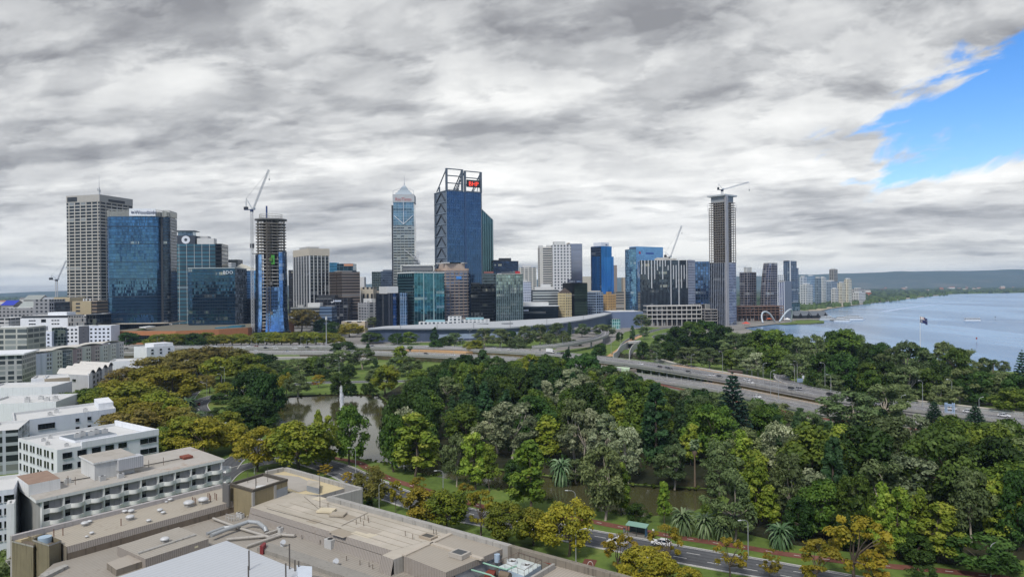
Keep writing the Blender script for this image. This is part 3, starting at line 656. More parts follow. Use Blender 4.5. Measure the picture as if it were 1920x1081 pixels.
for t0, t1, zt in ((.1, .5, 1.2), (.55, 1.0, 2.2)):
    p0, an = onface(pl[3], pl[4], t0, 0, -14); p1, _ = onface(pl[3], pl[4], t1, 0, -14)
    MB().prism([p0[:2], p1[:2], (p1[0], p1[1] + 14), (p0[0], p0[1] + 14)], zpd + .01, zpd + zt, 0, 1).build('terrace_pool', [mat('4d8fa3', .3), mat('4c98b5', .15)], pod)
MB().prism([(pl[0][0] + 30, pl[0][1] + 8), (pl[1][0] - 20, pl[1][1] + 8), (pl[1][0] - 20, pl[1][1] + 30), (pl[0][0] + 30, pl[0][1] + 30)], zpd + 3, zpd + 4, 0, 0, 0).build('terrace_canopy', [M_roofwhite], pod)
# round tower under construction
cx, cyy = P(509, 520, 880).x, 880.0; ct = thing('unfinished_round_tower', 'round concrete tower under construction with bare floors above flared blue glazing', 'building', (cx, cyy, 0))
def disc(r, n=40, sx=1.0): return [(cx + r * sx * math.cos(2 * math.pi * i / n), cyy + r * math.sin(2 * math.pi * i / n)) for i in range(n)]
zt = Zv(409, 880, 509); z8 = Zv(476, 880, 509); step = (zt - z8) / 12.2
sl = MB().prism(disc(18.0), z8, z8 + .75, 0, 0, 0).build('floor_slab', [M_slab], ct)
rept(ct, sl, [(0, 0, step * i) for i in range(1, 11)])
MB().prism(disc(19.2), zt - step * .8, zt - step * .8 + 1.4, 0, 0, 0).build('top_deck', [mat('6e6e6e', .8)], ct)
MB().prism([(cx + 9 * math.cos(t), cyy + 9 * math.sin(t)) for t in [i * math.pi / 4 + .39 for i in range(8)]], 0, zt - 1, 0, 0).build('concrete_core', [mat('5a554f', .9, var=.2, streak=.4)], ct)
mb = MB()
for i in range(16):
    t = 2 * math.pi * i / 16; mb.tube((cx + 16 * math.cos(t), cyy + 16 * math.sin(t), 0), (cx + 16 * math.cos(t), cyy + 16 * math.sin(t), zt - step), .45, .45, 6)
mb.build('column_ring', [M_slab], ct); fk = MB()
for i in range(22):
    t = 2 * math.pi * i / 22; r = 13.5; fk.tube((cx + r * math.cos(t), cyy + r * math.sin(t), zt - 5), (cx + r * math.cos(t), cyy + r * math.sin(t), zt + 4.5), .18, .18, 4)
fk.prism(disc(13.6, 28), zt + 1, zt + 1.5, 0); fk.prism(disc(13.6, 28), zt + 4, zt + 4.5, 0); fk.build('safety_screen', [mat('a9a7a1', .7)], ct)
pm = P(500, 400, 874); MB().tube((pm.x, pm.y, zt), (pm.x, pm.y, Zv(386, 874, 500)), 1.1, 1.1, 6).build('concrete_pump', [mat('23386c', .4)], ct)
def flare(z): t = max(0, 1 - z / 42); return 19.0 + 3.2 * t * t + (0 if z < 75 else -.3)
def shell(a0, a1, z0, z1, m, name, parent):
    mb = MB(); na, nz = 10, 12
    for i in range(na):
        for j in range(nz):
            q = []
            for (ii, jj) in ((i, j), (i + 1, j), (i + 1, j + 1), (i, j + 1)):
                t = a0 + (a1 - a0) * ii / na; z = z0 + (z1 - z0) * jj / nz; r = flare(z); q.append((cx + r * math.cos(t), cyy + r * math.sin(t), z, t * 19))
            mb.face([p[:3] for p in q], 0, [(p[3], p[2]) for p in q], True)
    return mb.build(name, [m], parent)
z9 = Zv(478, 880, 509); zA = Zv(538, 880, 509); fG = facade('688ec2', '4a70a8', 1.9, 4.2, .07, .07, None, .88, .03, .22, .006, 0); fD = facade('27415f', '131d2a', 1.6, 4.2, .1, .12, None, .85, .05, .5, .01, .05)
shell(rad(172), rad(236), 4, z9, fD, 'glazed_panel', ct); shell(rad(236), rad(252), 4, z9, facade('7fa3d6', '3f6fb0', 1.6, 4.2, .1, .08, None, .85, .04), 'glazed_panel', ct)
shell(rad(268), rad(316), 9, zA, fG, 'glazed_panel', ct); shell(rad(316), rad(332), 9, z9 + 3, facade('6c9ad4', '24508c', 1.6, 4.2, .1, .08, None, .85, .04), 'glazed_panel', ct); shell(rad(332), rad(380), 4, z9 + 4, fD, 'glazed_panel', ct)
sl2 = MB().prism(disc(18.3), 12, 12.7, 0, 0, 0).build('floor_slab', [M_slabw], ct); rept(ct, sl2, [(0, 0, 4.25 * i) for i in range(1, int((z8 - 13) / 4.25))])
MB().prism(disc(22.5, 24), 0, 9, 0, 0).build('base_skirt', [mat('14181d', .4)], ct)
hs = P(503, 500, 860.5); mb = MB(); lattice(mb, (hs.x, hs.y, 0), (hs.x, hs.y, zt - 6), 3.4, 40, .3); mb.build('hoist_mast', [mat('5b554e', .7)], ct)
for dz in (30, 66, 95): MB().box(hs.x + 2, hs.x + 5, hs.y - 1.2, hs.y + 1.2, dz, dz + 4).build('hoist_cage', [mat('4a6b2b' if dz == 95 else '5a5a58', .6)], ct)
MB().box(cx + 6.2, cx + 10.2, cyy - 18.9, cyy - 17.5, Zv(492, 880), Zv(475, 880)).build('green_mesh', [mat('3d8a2e', .7)], ct)
# luffing crane beside it
def luffing_crane(label, base, ztop_, tip, cjdir, m_dark='2b3a5c', wid=2.6, nm=36, aH=14, cab=1.0):
    x, y, z = base; r = thing('tower_crane', label, 'crane', base); mb = MB(); lattice(mb, (x, y, z), (x, y, ztop_), wid, nm, .22); mb.build('mast', [M_lat], r)
    top = Vector((x, y, ztop_)); MB().tube(top, top + Vector((0, 0, 3)), wid * .8, wid * .8, 10).build('slewing_ring', [mat(m_dark, .5)], r)
    tp = Vector(tip); jd = (tp - top); h = Vector((jd.x, jd.y, 0)).normalized()
    mb = MB(); lattice(mb, top + Vector((0, 0, 3)) + h * 2, tp, 1.7, 26, .16); mb.build('jib', [mat('b9bfc8', .5, .2)], r)
    bk = top + Vector((0, 0, 3)) - h * 9 * cab; mb = MB(); d2 = h.orthogonal().normalized() if abs(h.z) > .9 else Vector((-h.y, h.x, 0))
    mb.prism([(p.x, p.y) for p in (top + d2 * 1.5 + h, top - h * 10 * cab + d2 * 1.5, top - h * 10 * cab - d2 * 1.5, top - d2 * 1.5 + h)][::1], ztop_ + 2.4, ztop_ + 3.2, 0, 0, 0)
    mb.build('counter_jib', [mat(m_dark, .5)], r)
    cp = top - h * 8 * cab; MB().obox(cp.x, cp.y, ztop_ + 3.2, ztop_ + 6.4, 4.5 * cab, 3, math.atan2(h.y, h.x)).build('counterweight', [mat('23262b', .6)], r)
    MB().obox(x + h.x * 2 + d2.x * 2, y + h.y * 2 + d2.y * 2, ztop_ + 2.5, ztop_ + 5.2, 2.4, 1.8, math.atan2(h.y, h.x)).build('cab', [mat('b7c2d0', .4)], r)
    af = top - h * 7.5 * cab + Vector((0, 0, 3 + aH)); mb = MB()
    for s in (-1, 1): mb.tube(top + h * 1 + d2 * s * 1.2 + Vector((0, 0, 3)), af, .28, .2, 5); mb.tube(top - h * 8 * cab + d2 * s * 1.2 + Vector((0, 0, 3)), af, .28, .2, 5)
    mb.build('a_frame', [mat('9aa3ad', .5)], r)
    MB().tube(af, tp.lerp(top, .06), .11, .11, 4).build('pendant_line', [M_steel], r)
    hk = tp + h * .5; mb = MB(); mb.tube(hk, hk - Vector((0, 0, 11)), .09, .09, 4); mb.tube(hk - Vector((0, 0, 11)), hk - Vector((0, 0, 13)), .7, .5, 6); mb.build('hook_block', [M_steel], r)
    return r
cb_ = P(476, 620, 868); cr = luffing_crane('tall white luffing crane standing against the unfinished round tower', (P(473, 500, 868).x, 868, 0), Zv(397, 868, 471), P(504, 318, 862), None)
MB().tube((P(473, 500, 868).x, 868, Zv(470, 868)), (cx - 16, 876, Zv(471, 868)), .5, .5, 5).build('tie_collar', [M_lat], cr)
MB().box(P(473, 500, 868).x - 2.2, P(473, 500, 868).x + 2.2, 866.6, 869.6, Zv(460, 868), Zv(452, 868)).build('climbing_frame', [mat('474a50', .6)], cr)
# distant crane at far left
luffing_crane('small distant tower crane rising above the sand coloured block', (P(106, 545, 1250).x, 1250, 0), Zv(527, 1250, 106), P(124, 488, 1250), None, '30353c', 3.0, 26, 8, 1.2)
# --- striped tower etc.
Hq = Q(551, 581, 617, 530, 1150, 36); zh = Zv(466, 1150, 585)
hs_ = bld('office_tower', 'cream-topped tower with white vertical ribs over black glass', Hq, zh, facade('22262b', '6b6e70', 3.4, 5.1, 0, .38, '6d6f70', .55, .12, .6, .01, .2), plant=((.15, .75, .3, .8, 4.5, M_plant, 'plant_room'),))
MB().prism(inset(Hq, -.9), zh - 11, zh + .5, 0, 0, 0).build('crown_band', [mat('bcb4a4', .8, var=.1, streak=.15)], hs_)
for (i, n) in ((3, 6), (0, 5)):
    a, b = Hq[i], Hq[(i + 1) % 4]; d = Vector((b[0] - a[0], b[1] - a[1])); L = d.length; d /= L
    for k in range(n + 1):
        q = Vector(a) + d * (L * (k + .02) / (n + .04)); w = 1.0
        MB().obox(q.x + d.y * .4, q.y - d.x * .4, 0, zh - 11, w, 1.6, math.atan2(d.y, d.x)).build('rib', [mat('bfc2c4', .7, var=.1)], hs_)
Jq = Q(617, 641, 675, 550, 1130, 38); zj = Zv(509, 1130, 645)
jb = bld('office_tower', 'brown office tower with a blank tan side and striped front', Jq, zj, facade('33302e', '7a6f66', 40, 4.7, 0, .52, '8d8178', .3, .3, .4, .005, .2), plant=((.1, .8, .3, .7, 1.6, M_plant, 'plant_room'),))
MB().prism([Jq[3], Jq[0], inset(Jq, .3)[0], inset(Jq, .3)[3]], 0, zj + .4, 0, 0).build('blank_side_wall', [mat('84705a', .85, var=.15, streak=.2)], jb)
p0, an = onface(Jq[3], Jq[0], .60, 0, .15); p1, _ = onface(Jq[3], Jq[0], .64, 0, .15); MB().face([(p0[0], p0[1], 0), (p1[0], p1[1], 0), (p1[0], p1[1], zj), (p0[0], p0[1], zj)]).build('slot', [mat('4a3f35', .9)], jb)
kb = bld('glass_building', 'blue and teal glass top with an orange reflecting edge behind the brown tower', RECT(612, 662, 500, 1330, 30), Zv(494, 1330, 640), facade('4a6f80', '5d7886', 8, 5.5, .05, .3, '3b4d58', .7, .08, .7))
MB().prism(sub(RECT(612, 662, 500, 1330, 30), .1, .4, -.05, .5), 0, Zv(492, 1330, 625), 0, 0).build('blue_bay', [facade('4fa0cc', '6fb0d2', 2, 5, .06, .06)], kb)
MB().prism(sub(RECT(612, 662, 500, 1330, 30), .66, 1.0, -.02, .05), Zv(498.5, 1330, 650), Zv(494.5, 1330, 650), 0, 0, 0).build('orange_band', [mat('c08a6a', .5)], kb)
Lq = Q(545, 598, 622, 590, 1040, 20); zl = Zv(575.5, 1040, 585)
bld('office_block', 'low office block with white and pale blue horizontal bands behind the rust coloured tree', RECT(545, 599, 590, 1040, 40, 3), zl, facade('2a2f35', 'b2b4b4', 40, 4.6, 0, .5, 'b5b8b8', .5, .15), plant=((.55, .98, .2, .7, 6, M_roofwhite, 'plant_room'), (.2, .4, .2, .4, 3, M_plant, 'plant_room')))
bld('office_block', 'pale blue banded wing joined to the low white banded offices', RECT(599.3, 622, 590, 1043, 40, 3), zl + 1, facade('3a567a', '9ab6dc', 40, 4.6, 0, .5, '9db8dc', .6, .12))
Mq = RECT(592, 652, 585, 1100, 40, 2); zm = Zv(559, 1100, 625)
mq = bld('office_block', 'charcoal gridded office block with a crescent sign beneath the brown tower', Mq, zm, facade('24262d', '33353f', 6, 4.4, .14, .2, None, .4, .2, .4), plant=((.0, .55, .3, .9, 5, M_dark, 'plant_room'),))
pq, an = onface(Mq[0], Mq[1], .52, zm - 4.2, .3); mb = MB(); cvs = []
for i in range(13):
    t = rad(-60 + 190 * i / 12 - 90); cvs.append((pq[0] + 2.6 * math.cos(t), pq[1], pq[2] + 2.6 * math.sin(t)))
for i in range(13):
    t = rad(-60 + 190 * (12 - i) / 12 - 90); cvs.append((pq[0] - .5 + 2.1 * math.cos(t), pq[1], pq[2] + .7 + 2.0 * math.sin(t)))
mb.mesh(cvs, [(i, i + 1, 24 - i, 25 - i) for i in range(12)]); sgn = mb.build('crescent_sign', [M_signw], mq)
MB().obox(pq[0] + 8.6, pq[1] + .2, pq[2] - 1.0, pq[2] + 1.2, 10.5, .3, an).build('sign_strip', [mat('b9c4d4', .6, var=.3, scale=3)], mq)
Nq = Q(671, 690, 706, 580, 1100, 40)
bld('apartment_block', 'small pale apartment block with white balcony stripes beside the navy tower', Nq, Zv(567, 1100, 690), facade('4a4f57', 'a5a7ab', 9, 4.5, .35, .35, 'b4b5b8', .2, .3), plant=((.55, 1.0, .1, .9, 6, M_roofwhite, 'plant_room'), (.05, .3, .1, .4, 3, M_roofwhite, 'plant_room')))
oN = Q(705, 728, 764, 575, 1030, 30); zo = Zv(549, 1030, 730)
on = bld('office_tower', 'navy black office tower with a white plant box on its roof', oN, zo, facade('1b2330', '2a3342', 1.5, 60, .22, 0, None, .7, .1, .6), plant=((-.02, .55, .05, .7, 9.5, M_roofwhite, 'plant_room'),))
MB().prism(RECT(750, 763, 575, 1026, 14, 4), 0, zo, 0, 0).build('pale_glass_bay', [facade('5a86b8', '8ea8c8', 2.5, 4.4, .2, .05, None, .8, .06)], on)
MB().prism(RECT(737, 743, 575, 1022, 12, 4), 0, zo - 1, 0, 0).build('blue_glass_bay', [facade('2c5aa4', '1c3a70', 2.5, 4.4, .1, .1, None, .8, .06)], on)
bld('office_block', 'grey green glass block far back, left of the slender spired tower', RECT(697, 714, 520, 1500, 30), Zv(509, 1500, 706), facade('53625f', '606c6c', 4, 5, .1, .2))
bld('office_block', 'grey blue glass block far back touching the slender spired tower', RECT(714.5, 740, 520, 1490, 30), Zv(508, 1490, 726), facade('5d6b80', '66748a', 3, 5, .06, .1), plant=((.1, .9, .2, .8, 3, M_steel, 'plant_room'),))
bld('office_block', 'cream block with dark columns behind the small pale apartment block', RECT(676, 700, 560, 1200, 30), Zv(538, 1200, 690), facade('26282c', 'b9b2a2', 7, 26, .5, .3, None, .2, .4))
bld('office_block', 'low flat-roofed grey block below the far grey glass pair', RECT(701, 733, 555, 1240, 40), Zv(545, 1240, 715), facade('4d4f52', '9b9488', 6, 5, .4, .4, None, .1, .5))
bld('office_block', 'white cube above rooftops right of the brown tower', RECT(674, 683, 530, 1330, 16), Zv(519, 1330, 678), M_roofwhite, wname='wall')
bld('office_block', 'tan flat-topped block left of the white plant box', RECT(712, 736, 560, 1120, 20), Zv(549, 1120, 720), mat('8d7f70', .85), wname='wall')
# --- spired tower
YR = 1350; Rq = RECT(737, 777, 450, YR, 42, 3); zr = Zv(364, YR, 757)
rt = thing('skyscraper', 'slender stepped skyscraper with a tall spire and red RioTinto lettering', 'building', (*cen(Rq), 0))
zg0 = Zv(420, YR, 757); zch = Zv(422, YR, 757)
MB().prism(Rq, 0, zch, 0).build('lower_wall', [facade('3a4149', '8e9396', 7, 5.2, .07, .5, '93989b', .5, .15, .4)], rt)
MB().prism(inset(Rq, .8), zch, zr - 15, 0).build('glazed_wall', [facade('5c7686', '8ea0ae', 5, 5.2, .05, .1, None, .6, .1)], rt)
MB().prism(inset(Rq, -.2), zr - 15, zr, 0, 0, 0).build('sign_band', [mat('a9adb0', .6)], rt)
pq, an = onface(Rq[0], Rq[1], .5, zr - 12.5, .6); lettering('RioTinto', 8.6, M_red, rt, pq, an, .1)
lw = RECT(734.5, 738, 450, YR + 6, 36, 3); MB().prism(lw, 0, Zv(384, YR, 736), 0, 0).build('dark_edge_wall', [mat('22262c', .5)], rt)
z0c = zr; mb = MB()
for (f0, f1, h0, h1) in ((.10, .13, 0, 4), (.18, .24, 4, 9), (.28, .38, 9, 16), (.40, .43, 16, 19)):
    A_ = sub(Rq, f0, 1 - f0, f0, 1 - f0); B_ = sub(Rq, f1, 1 - f1, f1, 1 - f1); n = 4
    for i in range(4):
        j = (i + 1) % 4; mb.face([(*A_[i], z0c + h0), (*A_[j], z0c + h0), (*B_[j], z0c + h1), (*B_[i], z0c + h1)], 0, [(0, h0), (20, h0), (20, h1), (0, h1)])
    mb.face([(*p, z0c + h1) for p in B_], 0)
mb.build('crown', [mat('76838e', .45, .2, var=.15)], rt)
cxr, cyr = cen(Rq); mb = MB(); mb.tube((cxr, cyr, z0c + 18), (cxr, cyr, z0c + 25), 1.5, 1.0, 8); mb.tube((cxr, cyr, z0c + 25), (cxr, cyr, Zv(328, YR + 20, 757)), .7, .2, 6); mb.build('spire', [M_lat], rt)
mb = MB()
for t in (0.02, .98): 
    p = bil(Rq, t, .0); mb.tube((*p, zr), (*p, zr + 7), .5, .5, 5); q = bil(Rq, .35 if t < .5 else .65, .35); mb.tube((*p, zr + 7), (*q, zr + 14), .4, .4, 5)
mb.build('crown_frame', [M_lat], rt)
mb = MB(); a0, _ = onface(Rq[0], Rq[1], .06, Zv(402, YR), .3); a1, _ = onface(Rq[0], Rq[1], .5, Zv(418, YR), .3); a2, _ = onface(Rq[0], Rq[1], .94, Zv(402, YR), .3)
mb.tube(a0, a1, .7, .7, 4); mb.tube(a1, a2, .7, .7, 4); a3, _ = onface(Rq[0], Rq[1], .5, zr - 15, .3); mb.tube(a1, a3, .6, .6, 4); mb.build('chevron_brace', [M_signw], rt)
sw = RECT(776, 786, 480, YR + 2, 30, 3); zs0, zs1 = Zv(474, YR), Zv(492, YR)
MB().prism(sw, 0, lambda p: zs0 if p[0] < cen(sw)[0] else zs1, 0, 0).build('stepped_wing', [facade('4a5057', 'a9adb0', 4, 5.2, .1, .45, None, .5, .15)], rt)
mb = MB(); p0 = P(758, 468, YR - 3); p1 = P(789, 492, YR - 3)
mb.tube(p0, p1, .7, .7, 4); mb.tube(P(780, 478, YR - 3), P(789, 492, YR - 3), .5, .5, 4); mb.tube(P(784, 476, YR - 2), P(784, 493, YR - 2), .6, .6, 4); mb.build('atrium_truss', [M_lat], rt)
# --- BHP tower
YH = 1150; Hb = Q(816, 838, 903, 420, YH, 32); zb1 = Zv(357, YH, 845)
bh = thing('skyscraper', 'broad blue glass skyscraper with open steel frames on top and a red BHP sign', 'building', (*cen(Hb), 0))
fBH = facade('3c587c', '4a6688', 3.4, 4.6, .08, .2, '2e4766', .78, .09, .28, .01, 0)
w = MB(); w.prism([Hb[0], Hb[1], Hb[2], Hb[3]], 0, zb1, 0); w.build('curtain_wall', [fBH], bh)
MB().face([(*p, zb1) for p in Hb]).build('roof', [M_roofgrey], bh)
lf = [Hb[3], Hb[0], (Hb[0][0] - .8, Hb[0][1] - .1), (Hb[3][0] - .8, Hb[3][1] - .1)]
MB().prism([lf[3], lf[2], lf[1], lf[0]], 0, zb1 + .3, 0, 0).build('braced_side_wall', [mat('66727f', .6, .1, var=.12)], bh)
s0 = onface(Hb[0], Hb[1], .5, 0, .5)[0]; s1 = onface(Hb[0], Hb[1], .545, 0, .5)[0]
MB().prism([s0[:2], s1[:2], (s1[0], s1[1] + 1), (s0[0], s0[1] + 1)], 0, zb1 + .4, 0, 0).build('service_rib', [mat('3b5478', .5, .3)], bh)
zl0 = Zv(496, YH, 830); th = (zb1 - zl0) / 6.6
for k in range(7):
    za = zb1 - (k + 1) * th; zc_ = zb1 - k * th; mb = MB()
    A1, an = onface(Hb[3], Hb[0], .14, za + .4, 1.3); T1, _ = onface(Hb[3], Hb[0], .58, zc_ - th * .12, 1.3); B1, _ = onface(Hb[3], Hb[0], .93, za + th * .12, 1.3)
    mb.tube(A1, T1, 1.25, 1.25, 4); mb.tube(T1, B1, 1.25, 1.25, 4); mb.build('diagonal_brace', [mat('262c35', .6)], bh)
    H0, _ = onface(Hb[3], Hb[0], .0, zc_, 1.1); H1, _ = onface(Hb[3], Hb[0], 1.0, zc_, 1.1); MB().tube(H0, H1, .8, .8, 4).build('floor_beam', [mat('717d8a', .6)], bh)
for t in (.02, .13): H0, _ = onface(Hb[3], Hb[0], t, 0, 1.2); MB().tube(H0, (H0[0], H0[1], zb1), .8, .8, 4).build('edge_column', [mat('39424d', .6)], bh)
zf = Zv(315, YH, 845); fr = mat('5f6872', .5, .3)
def pt(t, z, b=0.02): q = bil(Hb, t, b); return Vector((q[0], q[1], z))
for (t0, t1, zt_) in ((0.005, .45, zf), (.53, .995, zf - 1.5)):
    fm = MB()
    for t in (t0, t1):
        fm.obox(*pt(t, 0).xy, zb1, zt_, 3.0, 3.0, rad(32)); fm.obox(*pt(t, 0, .62).xy, zb1, zb1 + (zt_ - zb1) * .25, 2.0, 2.0, rad(32)); fm.tube(pt(t, zt_ - 1), pt(t, zb1 + 2, .85), 1.2, 1.2, 4)
    for f in (.03, .35, .68, .985): z_ = zb1 + (zt_ - zb1) * f; fm.tube(pt(t0, z_), pt(t1, z_), 1.0, 1.0, 4)
    fm.tube(pt(t0 + (t1 - t0) * .5, zb1), pt(t1 - .03, zb1 + (zt_ - zb1) * .68), .9, .9, 4); fm.tube(pt(t1 - (t1 - t0) * .25, zb1), pt(t1 - .03, zt_ - 2), .8, .8, 4)
    fm.build('roof_frame', [fr], bh)
za, zb2 = Zv(347, YH, 890), Zv(333, YH, 890); q0, q1 = pt(.56, 0, -.012), pt(.975, 0, -.012)
sb = MB().prism([q0.xy, q1.xy, (q1.x, q1.y + 1.2), (q0.x, q0.y + 1.2)], za, zb2, 0, 0, 0).build('sign_board', [mat('17191d', .5)], bh)
m_, nt_, b_ = newmat('lit_red'); b_.inputs['Base Color'].default_value = c('d8402c'); b_.inputs['Emission Color'].default_value = c('ff4a30'); b_.inputs['Emission Strength'].default_value = .8
qm = (q0 + q1) / 2; lettering('BHP', 10.5, m_, sb, (qm.x + .3, qm.y - .5, za + 2.0), rad(32), .15)
MB().tube((*bil(Hb, 1.0, 0), 0), (*bil(Hb, 1.0, 0), zf - 2), 1.0, 1.0, 4).build('corner_column', [fr], bh)
# green tower behind it
Sq = RECT(898, 925, 450, 1330, 44, 8); zs_a, zs_b = Zv(386, 1330, 900), Zv(412, 1330, 922)
gt = thing('glass_tower', 'dark green glass tower with a slanting top behind the broad blue skyscraper', 'building', (*cen(Sq), 0)); xa = Sq[0][0]; xb = Sq[1][0]
def ztp(p): t = min(1, max(0, (p[0] - xa) / (xb - xa))); return zs_a + (zs_b - zs_a) * t
pts4 = [Sq[0], Sq[1], Sq[2], Sq[3]]
MB().prism(pts4, 0, ztp, 0, 0).build('curtain_wall', [facade('28424a', '5c7c80', 4.2, 60, .22, 0, '47867c', .8, .07, .3, .006, 0)], gt)
lt = [tuple(Sq[0]), tuple(Sq[1])]; mb = MB(); mb.tube((lt[0][0], lt[0][1] - .5, zs_a), (lt[1][0], lt[1][1] - .5, zs_b), .7, .7, 4); mb.tube((lt[1][0], lt[1][1] - .5, zs_b), (lt[1][0], lt[1][1] - .5, 0), .7, .7, 4); mb.build('edge_trim', [M_lat], gt)
# --- centre cluster
t1 = RECT(752, 813, 500, 1090, 36, 4); zt1 = Zv(496, 1090, 780)
tb = bld('office_tower', 'grey framed office tower top behind the teal glass slab', t1, zt1 - 9, facade('3b444c', '767b80', 4, 4.4, .15, .3, None, .6, .1), wname='wall')
mb = MB()
for i in range(4):
    p = t1[i]; mb.obox(p[0], p[1], zt1 - 10, zt1, 1.4, 1.4); q = t1[(i + 1) % 4]; mb.tube((*p, zt1 - .6), (*q, zt1 - .6), .8, .8, 4)
mb.build('roof_frame', [mat('b9bbb8', .6)], tb); MB().prism(inset(t1, 2), zt1 - 9, zt1 - 2, 0, 0).build('louvre_screen', [mat('6b6d6f', .6, streak=.3)], tb)
Tq = Q(746, 777, 833, 560, 1040, 42); ztq = Zv(511, 1040, 800)
tt = bld('glass_tower', 'teal glass slab with tall pale mullions between navy tower and striped tower', Tq, ztq, facade('437a86', '7fa6ac', 5.6, 4.3, .05, .07, '24464e', .85, .05, .55, .012, .12))
MB().prism(inset(Tq, -.5), ztq - .2, ztq + 1.6, 0, 0, 0).build('roof_edge', [mat('c6cac8', .5)], tt)
MB().prism([Tq[3], Tq[0], (Tq[0][0] - .6, Tq[0][1] - .5), (Tq[3][0] - .6, Tq[3][1] - .5)][::-1], 0, Zv(519, 1040, 760), 0, 0).build('dark_side_wall', [facade('1f3c44', '2b4a50', 3, 4.3, .1, .3, None, .8, .06, .7, .012, .2)], tt)
for t in (.30, .64):
    p0, an = onface(Tq[0], Tq[1], t, 0, .4); MB().obox(p0[0], p0[1], 0, ztq, .9, .9, an).build('mullion', [mat('9cb5b8', .5)], tt)
Uq = rrect(Q(813, 832, 882, 560, 1100, 28), 8); zu = Zv(503, 1100, 850)
ub = bld('office_tower', 'rounded office tower striped with white, bronze and blue floor bands', Uq, zu, facade('5a6b90', '7d6858', 7.5, 4.75, .25, .0, '8a7462', .75, .1, .6, .01, .1), plant=())
bsl = MB().prism(inset(Uq, -.45), 3, 5.3, 0, 0, 0).build('floor_band', [mat('8f8884', .7)], ub); rept(ub, bsl, [(0, 0, 4.75 * i) for i in range(1, int((zu - 9) / 4.75) + 1)])
MB().prism(inset(Uq, -.5), zu - 3.5, zu + .3, 0, 0, 0).build('crown_band', [mat('b09a88', .7)], ub)
dq = inset(Uq, 6); MB().prism(dq, zu - .9, zu + 8, 0, 0).build('roof_drum', [mat('a99b8e', .7, streak=.2)], ub); MB().prism(inset(dq, 7), zu + 8, zu + 10, 0, 0).build('plant_room', [M_plant], ub)
bs, an = onface(Uq[5], Uq[6], .45, zu - 14, .8); q1_, _ = onface(Uq[5], Uq[6], .75, zu - 14, .8)
MB().prism([bs[:2], q1_[:2], (q1_[0], q1_[1] + .6), (bs[0], bs[1] + .6)], zu - 16.5, zu - 12, 0, 0, 0).build('blue_sign', [mat('4f8fd8', .5)], ub)
bld('glass_building', 'black glass block between the banded round tower and grey-green glass block', RECT(883, 927, 570, 1080, 40, 3), Zv(532, 1080, 905), facade('171c22', '22282f', 2.5, 4.5, .06, .12, None, .85, .05, .7), plant=((.0, .4, .3, .9, 2, M_dark, 'plant_room'),))
bld('glass_building', 'slate glass upper block stepping up behind the black glass block', RECT(905, 931, 540, 1120, 36, 3), Zv(512, 1120, 918), facade('3a4852', '4f5c64', 2.5, 4.5, .06, .2, None, .75, .08, .6), plant=((.1, .8, .2, .8, 3, mat('7a4a44', .7), 'plant_room'),))
Wq = Q(929, 931, 981, 560, 1065, 4); zw_ = Zv(514, 1065, 955)
wb = bld('glass_building', 'grey-green glass block with a regular pane grid and red roof sign', RECT(930.5, 981, 560, 1065, 40, 3), zw_, facade('84989c', '5f747a', 3.0, 4.6, .16, .22, '46595c', .75, .08, .6, .012, .35), plant=((.05, .95, .1, .6, 1.8, M_plant, 'plant_room'),))
MB().prism(RECT(966, 975, 512, 1064, 1.0), zw_ + 1, zw_ + 4.5, 0, 0, 0).build('red_sign', [M_red], wb); MB().prism(RECT(940, 966, 512, 1066, 1.0), zw_ + 1, zw_ + 3.5, 0, 0, 0).build('roof_screen', [mat('50565c', .5)], wb)
xq = RECT(925, 972, 500, 1300, 36, 5); zx = Zv(489, 1300, 950)
bld('glass_building', 'dark blue stepped glass block behind the slate upper block', xq, zx, facade('26385a', '1b2230', 2.2, 4.5, .08, .2, None, .8, .06, .6), plant=((.0, .28, .1, .7, 2, M_dark, 'plant_room'), (.25, .72, .1, .8, 5.5, M_dark, 'plant_room')))
bld('apartment_block', 'white balcony-gridded apartment block beyond the dark blue stepped block', RECT(975, 1006, 530, 1600, 30, 4), Zv(501, 1600, 990), facade('5d6468', 'c4c4bc', 9, 4.6, .3, .4, None, .2, .4), plant=((.2, .7, .2, .8, 4.5, M_roofwhite, 'plant_room'),), wname='wall')
bld('office_block', 'slim white and blue striped block left of the white banded offices', RECT(978, 996, 550, 1220, 30, 3), Zv(528, 1220, 986), facade('3d4f74', 'b9c2d2', 3.4, 4.4, .5, .3, None, .5, .1), plant=((.1, .6, .2, .8, 3, M_roofwhite, 'plant_room'),))
bld('office_block', 'white office block with strong dark window bands, stepped roof', RECT(999, 1046, 560, 1210, 36, 4), Zv(543, 1210, 1020), facade('2e3640', 'c6ccd0', 60, 4.6, 0, .52, 'c3c9cc', .5, .15), plant=((.1, .85, .2, .8, 5, M_roofwhite, 'plant_room'), (.35, .75, .3, .7, 10, M_roofwhite, 'plant_room')))
aq = RECT(958, 1049, 590, 1130, 46, 4); za_ = Zv(574.5, 1130, 1000)
ab = bld('office_block', 'low dark banded office block with a thin pale roof, partly behind trees', rrect(aq, 7), za_, facade('1c242b', '3c4850', 60, 4.3, 0, .35, '39454d', .7, .08), plant=())
MB().prism(rrect(inset(aq, -1.4), 8), za_, za_ + .9, 0, 0, 0).build('roof_edge', [mat('b6bcc0', .6)], ab); MB().prism(sub(aq, .3, .8, .3, .9), za_ + .9, za_ + 6.5, 0, 0).build('plant_room', [M_roofwhite], ab)
zz_, an = onface(aq[0], aq[1], .31, za_ - 6, 1.8); MB().obox(zz_[0], zz_[1], za_ - 7, za_ - 4.6, 8, .3, an).build('sign_strip', [M_signw], ab)
